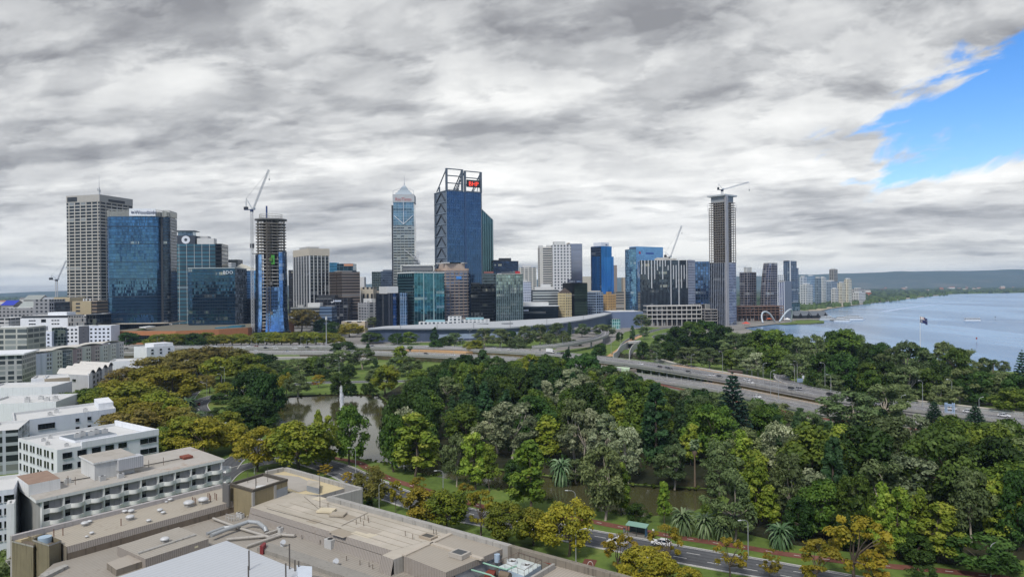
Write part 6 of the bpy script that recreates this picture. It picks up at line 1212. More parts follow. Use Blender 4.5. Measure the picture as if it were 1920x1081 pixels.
for u, v in ((361, 943), (364, 944), (367, 945), (390, 935), (393, 936), (403, 935), (406, 937), (395, 940), (227, 985), (118, 1003), (101, 1005)):
    p = G(u, v, 11.2); MB().tube(p, p + Vector((0, 0, 1.5)), .09, .09, 5).build('vent_pipe', [mat('6b4636', .8)], cx_)
# raised blocks on the lower roof
def block(pts, z1, z0, mr, mw, name): q = [g(u, v, z1) for u, v in pts]; MB().prism(q, z0, z1, 1, 0).build(name, [mr, mw], cx_); return q
block(((273, 1047), (391, 1009), (335, 987), (220, 1023)), 10.6, ZL, ribmat('a19b90', .6, aS + rad(90), .84, .14, .6, .3), M_ribfa, 'raised_roof'); block(((218, 1067), (267, 1051), (247, 1037), (200, 1054)), 9.9, ZL - 2, M_ribR, M_cbrown, 'raised_roof'); rvent(309, 1016, 10.6, 1.5)
p = [g(258, 1036, 10.65), g(366, 1001, 10.65), g(368, 1003, 10.65), g(260, 1038, 10.65)]; MB().prism(p, 10.6, 10.85, 0, 0).build('ridge_cap', [M_cons], cx_)
# pale metal hall roof
W = [g(200, 1088, 10.4), g(470, 1180, 10.4), g(612, 1100, 10.4), g(553, 1066, 10.4), g(425, 1013, 10.4)]
hall = thing('hall', 'pale grey metal hall roof cut off by the bottom of the picture', 'building', (*cen(W), 0)); MB().prism(W, 0, 10.2, 0).build('wall', [mat('b9bdbf', .6, var=.1)], hall); MB().prism(W, 10.2, 10.45, 0, 0).build('roof', [ribmat('b8bdc2', 1.1, aS, .9, .08, .45, .12)], hall)
fw = [g(556, 1068, 10.5), g(585, 1063, 11.2), g(585, 1090, 11.2), g(560, 1100, 10.5)]; MB().prism(fw, 8, 11.4, 0, 0).build('parapet_box', [mat('c3ccd6', .5)], hall)
for u, v, h in ((467, 1060, 3.5), (466, 1085, 3), (543, 1058, 4.5), (553, 1062, 2), (560, 1064, 2), (536, 1080, 3)): p = G(u, v + 8, 10.4); MB().tube(p, p + Vector((0, 0, h)), .14, .14, 6).build('flue', [mat('5a5550', .6)], hall)
# main tan roof
A0, A1, A2, A3, A4 = g(470, 950, ZM), g(735, 1031, ZM), g(846, 1000, ZM), g(614, 934, ZM), g(546, 921, ZM)
MB().face([(*p, ZM) for p in (A0, A1, A2, A3, A4)], 0).build('main_roof', [M_mem], cx_)
zmid = ZM - 1.2; fascia(A0, A1, ZM, zmid, .35, M_ribfa); o_ = offs_pt(A0, A1, .4); fascia((A0[0] + o_[0], A0[1] + o_[1]), (A1[0] + o_[0], A1[1] + o_[1]), zmid - .05, ZL, .45, M_ribfa, 'fascia')
fascia(A0, (A0[0] - 1.5, A0[1] + 4), ZM, ZL, .3, M_cdark, 'stained_wall')
B = [A1, g(735, 1045, ZM), g(757, 1040, ZM), g(846, 1000, ZM)]; MB().face([(*p, ZM - .02) for p in (A1, g(716, 1040, ZM), g(738, 1048, ZM), g(770, 1036, ZM), A2)], 0).build('roof_step', [M_mem], cx_)
fascia(g(716, 1040, ZM), g(738, 1048, ZM), ZM, ZL - .6, .9, M_ribfa); fascia(g(738, 1048, ZM), g(757, 1041, ZM), ZM, ZL - .6, .1, M_cons, 'concrete_cheek'); fascia(A1, g(716, 1040, ZM), ZM, ZL, .3, M_ribfa)
# ribbed right roof with a skylight
Rr = [g(757, 1041, ZM + .15), g(836, 1072, ZM + .15), g(942, 1028, ZM + .15), g(846, 1000, ZM + .15)]
MB().prism(Rr, ZM - 1.0, ZM + .15, 1, 0).build('ribbed_roof', [ribmat('a39b8e', .55, math.atan2(Rr[1][1] - Rr[0][1], Rr[1][0] - Rr[0][0]), .84, .1, .5, .12), M_ribfa], cx_); fascia(Rr[0], Rr[1], ZM + .1, ZL - 1, .05, M_ribfa)
for (u0, v0, u1, v1) in ((846, 1000, 757, 1041), (808, 1018, 905, 1048)):
    a, b = Vector(g(u0, v0, ZM + .2)), Vector(g(u1, v1, ZM + .2)); d = (b - a).normalized(); n = Vector((-d.y, d.x)) * .45; MB().prism([a - n, b - n, b + n, a + n] if d.x > 0 else [a + n, b + n, b - n, a - n][::1], ZM + .1, ZM + .4, 0, 0).build('ridge_cap', [mat('b3aa9c', .7, var=.1)], cx_)
def kerbbox(u, v, z, w, d_, h, a, mo, mi, name):
    p = G(u, v, z); mb = MB(); mb.obox(p.x, p.y, z, z + h, w, d_, a, 0); r = .72; mb.obox(p.x, p.y, z + h - .02, z + h + .02, w * r, d_ * r, a, 1); return mb.build(name, [mo, mi], cx_)
kerbbox(862, 1042, ZM + .2, 3.2, 2.6, .8, aM, mat('a9a49b', .7), mat('3b3f42', .4), 'skylight'); kerbbox(803, 1008, ZM, 3.2, 2.0, .5, aM, mat('a39786', .8), mat('4c4a45', .7), 'skylight')
p = G(612, 959, ZM); mb = MB(); mb.obox(p.x, p.y, ZM + .15, ZM + .55, 3.6, 2.6, aM + .5, 0); q = G(634, 966, ZM); mb.build('roof_hatch', [mat('c8bda2', .7)], cx_); MB().obox(q.x, q.y, ZM + .15, ZM + .5, 3.2, 2.4, aM + .5, 0).build('roof_hatch', [mat('a39a8a', .8)], cx_)
for u, v in ((676, 977), (683, 973), (682, 985), (691, 979), (668, 982), (615, 950), (760, 1004), (774, 1010), (813, 1000), (818, 1001), (690, 975)): p = G(u, v, ZM); MB().tube(p, p + Vector((0, 0, 1.0)), .08, .08, 5).build('vent_pipe', [mat('7a6f62', .7)], cx_)
p = G(600, 952, ZM); MB().tube(p, p + Vector((0, 0, 7.4)), .08, .06, 5).build('antenna_pole', [mat('4f4640', .7)], cx_)
RP = random.Random(4); M_patch = [mat(h, .9, var=.12, fine=.05) for h in ('a59c8e', 'b8b0a2', '9a9080', 'c2b9a4')]
for i in range(11):
    u, v = RP.choice([(560, 948), (600, 975), (650, 970), (640, 1000), (690, 995), (740, 1000), (715, 1015), (770, 1010), (590, 940), (530, 940), (665, 955)]); p = G(u + RP.uniform(-12, 12), v + RP.uniform(-6, 6), ZM); MB().obox(p.x, p.y, ZM - .02, ZM + .012 + i * .002, RP.uniform(1.5, 6), RP.uniform(.8, 3), aM, 0).build('roof_patch', [M_patch[i % 4]], cx_)
for k in range(1, 6):
    a, b = Vector(A0).lerp(Vector(A3), k / 6), Vector(A1).lerp(Vector(A2), k / 6); d = (b - a).normalized(); n = Vector((-d.y, d.x)) * .06; MB().prism([a - n, b - n, b + n, a + n], ZM, ZM + .03, 0, 0).build('membrane_seam', [mat('8d8474', .9)], cx_)
for (u0, v0, u1, v1) in ((500, 952, 640, 990), (640, 985, 690, 960), (570, 930, 606, 960)): MB().path([G(u0, v0, ZM + .12), G(u1, v1, ZM + .12)], .05, 5).build('conduit', [mat('6f6a62', .7)], cx_)
# outer parapet along the lawn
pe = [g(612, 934, ZM + .5), g(880, 1007, ZM + .5), g(952, 1027, ZM + .5)]; parapet(pe[::-1][::-1], 0, ZM + .9, 1.2, M_cons); pe2 = [g(952, 1027, ZM + .5), g(1185, 1090, ZM + .5)]; parapet(pe2, 0, ZM + .9, 1.1, M_cbrown)
# terrace with cream floor
T = [g(470, 905, 11.0), g(560, 925, 11.0), g(602, 927, 11.0), g(655, 912, 11.0), g(533, 880, 11.0), g(490, 888, 11.0)]; MB().prism(T, 0, 11.0, 1, 0).build('terrace_floor', [M_cream, M_cons], cx_)
Tg = [g(500, 900, 11.03), g(560, 922, 11.03), g(602, 912, 11.03), g(560, 893, 11.03), g(510, 888, 11.03)]; MB().face([(*p, 11.05) for p in Tg]).build('grey_membrane', [ground_mat('grey_membrane', ['8f8b84', 'a19c94', 'aaa59c'], .06, .4, .85, .05)], cx_)
parapet([g(612, 934, 11.6), g(675, 918, 11.6), g(533, 879, 11.6), g(500, 886, 11.6)], 0, 12.0, -.9, M_cons); MB().prism([g(575, 919, 11.1), g(598, 925, 11.1), g(600, 912, 11.1), g(578, 908, 11.1)], 11.0, 12.4, 0, 1).build('stair_cover', [mat('8b9197', .7), M_mem], cx_)
# brown core tower
nr, rg, lf2 = (Vector(g(u, v, 15)) for u, v in ((474, 919), (539, 898), (429, 906))); q = [tuple(nr), tuple(rg), tuple(rg + lf2 - nr), tuple(lf2)]
M_core = mat('8a7f62', .9, var=.2, streak=.35, fine=.1); MB().prism(q, ZL - 1, 15, 0).build('core_tower_wall', [M_core], cx_); MB().face([(*p, 14.5) for p in inset(q, .5)]).build('core_tower_roof', [M_stain], cx_)
mb = MB(); qi = inset(q, .55); qo = inset(q, -.1)
for i in range(4): j = (i + 1) % 4; mb.face([(*qo[i], 15.1), (*qo[j], 15.1), (*qi[j], 15.1), (*qi[i], 15.1)]); mb.face([(*qi[i], 15.1), (*qi[j], 15.1), (*qi[j], 14.4), (*qi[i], 14.4)]); mb.face([(*qo[i], 14.6), (*qo[j], 14.6), (*qo[j], 15.1), (*qo[i], 15.1)])
mb.build('core_tower_parapet', [mat('4f4a41', .9, var=.25, fine=.1)], cx_)
for t in (0.005, .62): p, an = onface(q[0], q[1], t, 0, .06); MB().obox(p[0], p[1], ZL, 14.6, .7, .3, an).build('pilaster', [M_cons], cx_)
a, _ = onface(q[0], q[1], .66, 0, .1); b, _ = onface(q[0], q[1], .98, 0, .1); MB().prism([a[:2], b[:2], (b[0], b[1] + .4), (a[0], a[1] + .4)], ZM - .2, 13.4, 0, 0).build('metal_door', [mat('93999f', .5, .2)], cx_)
for i in range(4): p, _ = onface(q[3], q[0], .02 + .06 * i, 0, 1.3); MB().tube((*p[:2], ZL + 1.6), (*p[:2], 15.4), .42, .42, 8).build('flue', [mat('6f6e6c', .6, .3)], cx_)
for a_, b_, h in ((.3, .3, 3.5), (.5, .6, 3), (.7, .4, 3.4), (.4, .8, 2.6), (.15, .1, 4)): p = bil(q, a_, b_); MB().tube((*p, 14.5), (*p, 14.5 + h), .06, .05, 5).build('antenna_pole', [mat('55504a', .6)], cx_)
p = bil(q, .35, .2); MB().obox(p[0], p[1], 14.6, 14.75, 2.2, 1.8, .3).build('roof_hatch', [M_roofwhite], cx_)
# left end stair towers
for (pts, z1, lb) in ((((22, 1012), (62, 1022), (75, 1010), (40, 1000)), 11.4, 'end_block'), (((62, 1010), (92, 1020), (114, 1012), (84, 1000)), 12.2, 'tank_block')):
    q = [g(u, v, z1) for u, v in pts]; MB().prism(q, 0, z1, 0).build(lb, [mat('7d755f', .9, var=.25, streak=.5, fine=.1)], cx_); MB().face([(*p, z1 - .8) for p in inset(q, .35)]).build('roof', [M_cdark], cx_); MB().prism(inset(q, -.1), z1 - .3, z1 + .02, 0).build('coping', [M_cons], cx_)
p = G(84, 1010, 12); MB().tube(p - Vector((0, 0, .8)), p + Vector((0, 0, .5)), 1.2, 1.2, 14).build('water_tank', [mat('9fb4c4', .5)], cx_)
for k in range(9): p = G(26 + k * 3.0, 1046 + k * 3.6, 7.0 - k * .7); MB().obox(p.x, p.y, p.z - .4, p.z, 2.6, .9, aS).build('stair_step', [M_cons], cx_)
q0, q1 = G(22, 1042, 8), G(52, 1078, 2); MB().tube(q0, q1, .5, .5, 4).build('stair_wall', [M_cbrown], cx_); q0, q1 = G(44, 1036, 8), G(58, 1068, 2); MB().tube(q0, q1, .4, .4, 4).build('stair_wall', [M_cbrown], cx_)
q = [g(76, 1075, 9.3), g(122, 1056, 9.3), g(128, 1059, 9.3), g(85, 1080, 9.3)]; MB().prism(q, 5, 9.3, 0, 0).build('gutter_wall', [M_cons], cx_)
# ducts, beams and machines on the lower roof
def duct(pts, r, m, name='duct', z=ZL, n=8):
    mb = MB(); pts = [G(u, v, z + h) for u, v, h in pts]
    for a, b in zip(pts[:-1], pts[1:]): mb.tube(a, b, r, r, n, 0)
    for p in pts[1:-1]: mb.lathe([(0, -r), (r * .8, -r * .6), (r, 0), (r * .8, r * .6), (0, r)], p, 8, 0)
    return mb.build(name, [m], cx_)
M_duct = mat('a9adae', .5, .35, var=.15); M_beam = mat('aaa69e', .8, var=.15, streak=.2)
duct(((396, 1003, 1.2), (424, 992, 1.2), (446, 984, 1.3), (466, 977, 1.5), (484, 979, 1.5), (497, 989, 1.2), (499, 996, .6)), .45, M_duct); duct(((388, 1000, .9), (420, 988, .9), (440, 986, 1.0)), .35, M_duct)
duct(((400, 971, .5), (452, 990, .5), (505, 1006, .5), (520, 1001, .5), (553, 1003, .5)), .34, M_beam, 'cable_duct', n=4); duct(((425, 1010, .5), (498, 1004, .5)), .36, M_beam, 'cable_duct', n=4); duct(((462, 1024, .5), (536, 999, .5)), .32, M_beam, 'cable_duct', n=4); duct(((498, 1000, .5), (522, 992, .5)), .3, M_beam, 'cable_duct', n=4)
for u, v, s in ((448, 968, .9), (453, 970, .9), (619, 1026, 1.6), (525, 997, 1.0)): p = G(u, v, ZL); acunit(cx_, p.x, p.y, ZL, aM, s)
for u, v in ((529, 1024), (628, 1060)): p = G(u, v, ZL); mb = MB(); mb.tube(p, p + Vector((0, 0, .8)), .35, .35, 8); mb.tube(p + Vector((0, 0, .8)), p + Vector((.4, -.4, 1.1)), .45, .5, 8); mb.build('cowl_vent', [mat('c9cdd0', .4)], cx_)
for u, v in ((566, 1010), (650, 1050), (675, 1058), (692, 1062), (699, 1066), (580, 1012), (600, 1020)): p = G(u, v, ZL); MB().tube(p, p + Vector((0, 0, .9)), .08, .08, 5).build('vent_pipe', [mat('6f665c', .7)], cx_)
mb = MB(); c0 = catmull([G(u, v, ZL + .5) for u, v in ((494, 1024), (545, 1040), (600, 1058), (660, 1078), (700, 1092))], 4); ribbon(mb, c0, 1.5, 1.5, 0, .3, 1.0, 0); mb.build('curved_gutter', [mat('8d8a83', .8, var=.2, streak=.3)], cx_); q = [g(487, 1022, 10.3), g(493, 1024, 10.3), g(499, 1017, 10.3), g(495, 1015, 10.3)]; MB().prism(q, ZL, 10.3, 0, 0).build('red_panel', [mat('7c2f33', .6)], cx_)
mb = MB()
for k in range(6): p = G(424 + k * 5, 978 - abs(k - 2.5) * 1.5, ZL); mb.tube(p, p + Vector((0, 0, 1.4)), .06, .06, 4)
for h in (.7, 1.4): mb.path([G(424 + k * 5, 978 - abs(k - 2.5) * 1.5, ZL) + Vector((0, 0, h)) for k in range(6)], .06, 4)
mb.build('handrail', [mat('b5b6b3', .5)], cx_)
duct(((437, 944, 1.6), (470, 951, 1.0), (463, 968, .2)), .14, mat('b9b3a4', .6), 'pipe', n=5); duct(((439, 946, 1.2), (440, 958, .1)), .12, mat('b9b3a4', .6), 'pipe', n=5)
for u, v in ((310, 977), (360, 1028)): p = G(u, v, 9.6); MB().obox(p.x, p.y, p.z, p.z + .35, 2.4, .3, aS).build('strip_light', [mat('d8d2b0', .5)], cx_)
# plant pit with the cooling unit
ZP = 10.2; pit = [g(836, 1072, ZM), g(942, 1028, ZM), g(1041, 1057, ZM), g(985, 1092, ZM), g(880, 1110, ZM)]; MB().face([(*p, ZL - .4) for p in pit]).build('pit_floor', [mat('55504a', .9)], cx_)
fascia(pit[1], pit[0], ZM, ZL - .4, .05, mat('9da1a5', .8, var=.2, streak=.4), 'pit_wall'); fascia(pit[2], pit[1], ZM - .02, ZL - .4, .05, M_cbrown, 'pit_wall'); parapet([g(1041, 1058, ZM + .4), g(975, 1098, ZM + .4)][::-1], ZL - 1, ZM + .6, .5, M_cons, 'pit_parapet')
st_r = [g(1045, 1057, ZM - .3), g(985, 1100, ZM - .3), g(1250, 1200, ZM - .3), g(1188, 1094, ZM - .3), g(958, 1031, ZM - .3)]; MB().face([(*p, ZM - .3) for p in (st_r[0], st_r[1], st_r[2], st_r[3], st_r[4])]).build('ribbed_roof', [M_ribR], cx_)
cu_ = thing('cooling_unit', 'white rooftop cooling unit with two round fans in the plant pit', 'machine', G(975, 1062, ZP)); cq_ = [g(935, 1061, ZP + .6), g(983, 1079, ZP + .6), g(1015, 1058, ZP + .6), g(972, 1045, ZP + .6)]; MB().prism(cq_, ZL - .4, ZP + .6, 0, 1).build('casing', [mat('a9bccb', .5), mat('c3cdcb', .5, var=.1)], cu_)
for u, v in ((960, 1055), (986, 1062)):
    p = G(u, v, ZP + .6); mb = MB(); n = 20; mb.lathe([(.98, 0), (.92, .55), (.82, .55), (.82, .1), (0, .08)], p, 20, 0); mb.build('fan_shroud', [mat('b9bfc0', .5)], cu_); mb = MB(); mb.tube(p + Vector((0, 0, .15)), p + Vector((0, 0, .45)), .2, .2, 8)
    for k in range(5): t = k * 1.257; mb.mesh([p + Vector((.15 * math.cos(t), .15 * math.sin(t), .3)), p + Vector((.78 * math.cos(t), .78 * math.sin(t), .22)), p + Vector((.78 * math.cos(t + .6), .78 * math.sin(t + .6), .4)), p + Vector((.15 * math.cos(t + .6), .15 * math.sin(t + .6), .42))], [(0, 1, 2, 3), (3, 2, 1, 0)])
    mb.build('fan_blades', [mat('4a443c', .7)], cu_)
mb = MB()
for a, b in zip(cq_, cq_[1:] + cq_[:1]):
    for k in range(4): x = a[0] + (b[0] - a[0]) * k / 4; y = a[1] + (b[1] - a[1]) * k / 4; mb.tube((x, y, ZP + .6), (x, y, ZP + 1.6), .04, .04, 4)
    mb.tube((*a, ZP + 1.6), (*b, ZP + 1.6), .04, .04, 4)
mb.build('guard_rail', [mat('6d5a50', .6)], cu_)
duct(((884, 1067, 1.6), (920, 1077, 1.6), (940, 1090, 1.6)), .16, mat('8fb8a4', .5), 'green_pipe', n=6); duct(((905, 1054, 2.2), (925, 1060, 2.2), (950, 1067, 2.2), (968, 1060, 2.2)), .16, mat('8fb8a4', .5), 'green_pipe', n=6); duct(((962, 1036, 2.6), (1000, 1046, 2.6), (1037, 1058, 2.6)), .1, mat('7c3a2c', .7), 'red_pipe', n=5)
p = G(932, 1042, ZM - .6); MB().tube(p - Vector((0, 0, 1)), p + Vector((0, 0, .4)), .55, .55, 10).build('header_tank', [mat('a9bdd0', .4)], cx_); p, p2 = G(938, 1076, ZP), G(956, 1080, ZP); MB().tube(p, p2, .7, .7, 10).build('rusty_vessel', [mat('6f6150', .7)], cx_)
q = [g(908, 1073, 9.6), g(925, 1078, 9.6), g(930, 1068, 9.6), g(917, 1066, 9.6)]; MB().prism(q, ZL - .3, 9.6, 0, 0).build('red_deck', [mat('7d3a2c', .8)], cx_); q = [g(841, 1072, 10.4), g(852, 1078, 10.4), g(858, 1071, 10.4), g(847, 1068, 10.4)]; MB().prism(q, ZL, 10.3, 0, 0).build('rusty_box', [mat('5e3526', .9)], cx_)
# ------------------------------------------------------------------ trees
import numpy as np
RT = random.Random(77); NR = np.random.RandomState(9)
def leafmat(name, stops, trans=.25, hue=.04):
    m, nt, b = newmat(name); at = nd(nt, 'ShaderNodeAttribute', attribute_name='tint').outputs['Fac']
    rnd = nd(nt, 'ShaderNodeObjectInfo').outputs['Random']
    f = MA(nt, 'ADD', MA(nt, 'MULTIPLY', at, .8), MA(nt, 'MULTIPLY', rnd, .2)); colr = RAMP(nt, f, [(i / (len(stops) - 1), c(h)) for i, h in enumerate(stops)])
    hs = nd(nt, 'ShaderNodeHueSaturation', {'Hue': MA(nt, 'ADD', .5 - hue / 2, MA(nt, 'MULTIPLY', nd(nt, 'ShaderNodeTexWhiteNoise', {1: rnd}, noise_dimensions='1D').outputs[0], hue)), 'Value': MA(nt, 'ADD', .82, MA(nt, 'MULTIPLY', rnd, .36)), 'Color': colr}).outputs[0]
    nt.links.new(hs, b.inputs['Base Color']); b.inputs['Roughness'].default_value = .6; b.inputs['Specular IOR Level'].default_value = .25
    tr = nd(nt, 'ShaderNodeBsdfTranslucent', {0: hs}); mx = nd(nt, 'ShaderNodeMixShader', {0: trans, 1: b.outputs[0], 2: tr.outputs[0]}); nt.links.new(mx.outputs[0], nt.nodes['Material Output'].inputs[0]); return m
LM = {'P': leafmat('leaf_gold_green', ['4c5a1c', '6c7a26', '8a8c2c', 'a69a36']), 'O': leafmat('leaf_orange', ['60621e', '7c7a24', '968a2c', 'aa9a36']), 'R': leafmat('leaf_rust', ['54552a', '6b6630', '807638', '8e8240']),
      'E': leafmat('leaf_gum', ['384628', '52623a', '6c7c4c', '8a9664']), 'D': leafmat('leaf_dark', ['1d300f', '2d4619', '405b24', '597432']), 'M': leafmat('leaf_green', ['2e4616', '466020', '60762a', '7c9036']),
      'C': leafmat('leaf_conifer', ['20351c', '304a28', '436038', '5a784a']), 'L': leafmat('leaf_lime', ['4a6120', '688028', '859634', 'a0a848']), 'B': leafmat('leaf_paperbark', ['40503a', '64714f', '959e78', 'c0c6a4']),
      'K': leafmat('frond', ['2c4228', '465f3a', '657b54', '8a9c78'], .15), 'N': leafmat('leaf_norfolk', ['182e22', '243f2e', '32543c', '426a4a'], .1), 'S': leafmat('leaf_street', ['6a6c20', '867e28', '9e8e2c', 'b09c38'], .3, .03)}
M_bark = mat('5a5046', .9, var=.3, scale=2); M_pale = mat('a59c8e', .85, var=.3, scale=1.2); M_pbark = mat('6f6252', .9, var=.35, scale=3)
def leaves(name, m, root, C, Rr, n, size, up=.35, spread=None, jit=.5, squash=.8):
    """one crown: n leaf quads in every clump, lying mostly on the clump's skin"""
    C = np.array(C, float); Rr = np.array(Rr, float); k = len(C); N = k * n; idx = np.repeat(np.arange(k), n)
    d = NR.normal(size=(N, 3)); d /= np.linalg.norm(d, axis=1, keepdims=True); d[:, 2] = np.where(NR.rand(N) < .3, -d[:, 2], np.abs(d[:, 2])) if up else d[:, 2]
    r = NR.rand(N) ** .45; off = d * (r * Rr[idx])[:, None]; off[:, 2] *= squash; p = C[idx] + off
    nv = d + NR.normal(size=(N, 3)) * jit; nv[:, 2] += up; nv /= np.linalg.norm(nv, axis=1, keepdims=True)
    t = np.cross(nv, NR.normal(size=(N, 3))); t /= np.linalg.norm(t, axis=1, keepdims=True); b = np.cross(nv, t); s = size * ((.55 + .9 * NR.rand(N)) * (.75 + .5 * NR.rand(k))[idx])[:, None]; w = .62
    V = np.stack([p - t * s, p - b * s * w, p + t * s, p + b * s * w], 1).reshape(-1, 3)
    me = bpy.data.meshes.new(name); me.vertices.add(N * 4); me.vertices.foreach_set('co', V.astype(np.float32).ravel()); me.loops.add(N * 4); me.loops.foreach_set('vertex_index', np.arange(N * 4, dtype=np.int32)); me.polygons.add(N); me.polygons.foreach_set('loop_start', np.arange(0, N * 4, 4, dtype=np.int32)); me.polygons.foreach_set('loop_total', np.full(N, 4, np.int32))
    tint = np.clip(.5 + NR.normal(size=k)[idx] * .17 + NR.normal(size=N) * .13, 0, 1); at = me.attributes.new('tint', 'FLOAT', 'FACE'); at.data.foreach_set('value', tint.astype(np.float32)); me.materials.append(m); me.update()
    o = bpy.data.objects.new(name, me); COL.objects.link(o); o.parent = root; KIDS.setdefault(root.name, []).append(o); return o
def branch(mb, a, b, r0, r1, bend=.15, n=3):
    a, b = Vector(a), Vector(b); L = (b - a).length; o = Vector((RT.uniform(-1, 1), RT.uniform(-1, 1), RT.uniform(0, .6))) * L * bend; pts = [a.lerp(b, i / n) + o * math.sin(math.pi * i / n) for i in range(n + 1)]
    for i in range(n): mb.tube(pts[i], pts[i + 1], r0 + (r1 - r0) * i / n, r0 + (r1 - r0) * (i + 1) / n, 5, 0, False)
PH = {}
def proto(kind, var):
    """a tree about 10 m tall standing at the origin; -> root, height, crown width"""
    if (kind, var) in PH: return PH[(kind, var)]
    nm = {'K': 'date_palm', 'W': 'fan_palm', 'N': 'norfolk_pine', 'C': 'conifer_tree', 'U': 'shrub', 'E': 'gum_tree', 'B': 'paperbark_tree', 'L': 'poplar_tree'}.get(kind, 'broadleaf_tree')
    root = bpy.data.objects.new(nm, None); COL.objects.link(root); mb = MB(); H = 10.0; u_ = RT.uniform
    lm = LM[{'U': 'D', 'W': 'K', 'V': 'R', 'A': 'S'}.get(kind, kind)]
    if kind in 'POVADMEBLSU':
        sp = {'P': (4.2, 4.0, .56, 64, 120, .27, 1.0, 1.7), 'O': (4.2, 3.9, .57, 60, 115, .27, .9, 1.6), 'V': (4.5, 3.8, .57, 64, 115, .27, 1.0, 1.7), 'A': (4.0, 3.5, .63, 32, 80, .25, .6, 1.1), 'D': (4.0, 4.6, .51, 76, 115, .27, 1.0, 1.7), 'M': (3.6, 4.6, .51, 66, 115, .27, .9, 1.6), 'E': (3.5, 4.3, .56, 46, 125, .24, .85, 1.5), 'B': (3.4, 4.2, .56, 54, 100, .22, .7, 1.3), 'L': (1.9, 4.7, .53, 44, 105, .26, .65, 1.15), 'S': (3.0, 3.7, .60, 36, 75, .23, .6, 1.1), 'U': (5.2, 4.4, .44, 34, 110, .36, 1.2, 2.0)}[kind]
        rx, rz, cz, nc, nl, ls, r0, r1 = sp; C = []; R_ = []
        sx, sy = u_(.85, 1.12), u_(.85, 1.12); th = u_(0, 6.28); lob = [(u_(0, 6.28), u_(-.7, .8), u_(.10, .3)) for _ in range(6)]
        for i in range(nc):
            az, zz = u_(0, 6.28), u_(-.75, 1.0); rr = u_(.55, 1.0) ** .6; hs = math.sqrt(max(.02, 1 - min(1, zz * zz)))
            k = 1 + sum(w * (math.cos(az - la) if abs(zz - lz) < .6 else 0) for la, lz, w in lob) * .8
            if kind in 'EBSA' and i % 4 == 0: k *= 1.18
            if kind == 'L': k *= .55 + .75 * (1 - (zz + 1) / 2) + .3 * u_(-1, 1)
            C.append((rx * sx * hs * rr * k * math.cos(az), rx * sy * hs * rr * k * math.sin(az), H * cz + rz * zz * (.7 + .3 * rr) * (1.0 if zz < 0 else min(1.12, .9 + .2 * k)))); R_.append(u_(r0, r1))
        zt = max(p[2] + r * .7 for p, r in zip(C, R_)); f = H / zt; C = [(x, y, z * f) for x, y, z in C]
        if kind != 'U': C = [(x, y, max(z, 1.6)) for x, y, z in C]
        leaves('crown', lm, root, C, R_, nl, ls, squash=.75 if kind in 'EBS' else .85)
        bk = M_pale if kind in 'EB' else M_bark; tr = {'E': .26, 'B': .24, 'L': .17, 'S': .14, 'U': .12}.get(kind, .28); tops = sorted(C, key=lambda p: -p[2]); fork = Vector((u_(-.3, .3), u_(-.3, .3), H * (.34 if kind != 'L' else .5) * (.4 if kind == 'U' else 1)))
        branch(mb, (0, 0, -.2), fork, tr, tr * .72, .08)
        for p in RT.sample(C, 9 if kind in 'EBSA' else 6): branch(mb, fork, p, tr * .55, .035, .16)
    elif kind == 'C':
        C = []; R_ = []
        for i in range(80): z = .9 + 8.9 * (i / 80); rr = (2.5 * (1 - z / 10.4) ** .75) * u_(.45, 1.08) * (1 if z > 2.4 else .7); az = u_(0, 6.28); C.append((rr * math.cos(az), rr * math.sin(az), z)); R_.append(u_(.45, .95) * (1.1 - .05 * z))
        leaves('crown', lm, root, C, R_, 90, .25, .3); branch(mb, (0, 0, -.2), (0, 0, 9.2), .26, .05, .01)
    elif kind == 'N':
        C = []; R_ = []; nt_ = 17
        for t in range(nt_):
            z = 1.3 + 8.4 * t / nt_; L = 2.7 * (1 - t / nt_) ** .8 + .18; nb = 9 if t < 11 else 6
            for k in range(nb):
                az = 6.283 * k / nb + t * .4; mb.tube((0, 0, z), (L * math.cos(az), L * math.sin(az), z + L * .16), .05, .02, 4, 0, False)
                for s in (.4, .6, .8, 1.0): C.append((L * s * math.cos(az), L * s * math.sin(az), z + L * .16 * s + .04)); R_.append(.2 + .1 * (1 - t / nt_))
        C.append((0, 0, 9.8)); R_.append(.25); leaves('crown', lm, root, C, R_, 9, .2, .9, jit=.3, squash=.4); branch(mb, (0, 0, -.2), (0, 0, 10), .24, .04, .005)
    else:
        th_ = 2.2 if kind == 'K' else 8.2; nf = 96 if kind == 'K' else 40; FL = 4.9 if kind == 'K' else 1.7; V = []; Fc = []; T = []
        for i in range(nf):
            az = i * 2.39996 + u_(-.1, .1); el = rad(-38 + 120 * ((i + .5) / nf) ** .9) if kind == 'K' else rad(-50 + 125 * (i + .5) / nf); L = FL * u_(.85, 1.1); p = Vector((0, 0, th_)); seg = 7; e = el; dirh = Vector((math.cos(az), math.sin(az), 0)); sd_ = Vector((-math.sin(az), math.cos(az), 0)); prev = None; tn = u_(.1, .95)
            for s in range(seg + 1):
                w = (.05 + (.30 if kind == 'K' else .42) * math.sin(math.pi * min(1, .12 + s / seg * .9))) * (1 if kind == 'K' else 1.1); cur = [p - sd_ * w - Vector((0, 0, w * .55)), p.copy(), p + sd_ * w - Vector((0, 0, w * .55))]
                if prev:
                    b = len(V); V += prev + cur
                    if s % 1 == 0: Fc += [(b, b + 1, b + 4, b + 3), (b + 1, b + 2, b + 5, b + 4)]; T += [tn, tn]
                prev = cur; p = p + (dirh * math.cos(e) + Vector((0, 0, math.sin(e)))) * (L / seg); e -= rad(13 if kind == 'K' else 9) * (1 + s * .15)
        fm = MB(); fm.mesh(V, Fc); fm.t = T; o = fm.build('fronds', [lm], root)
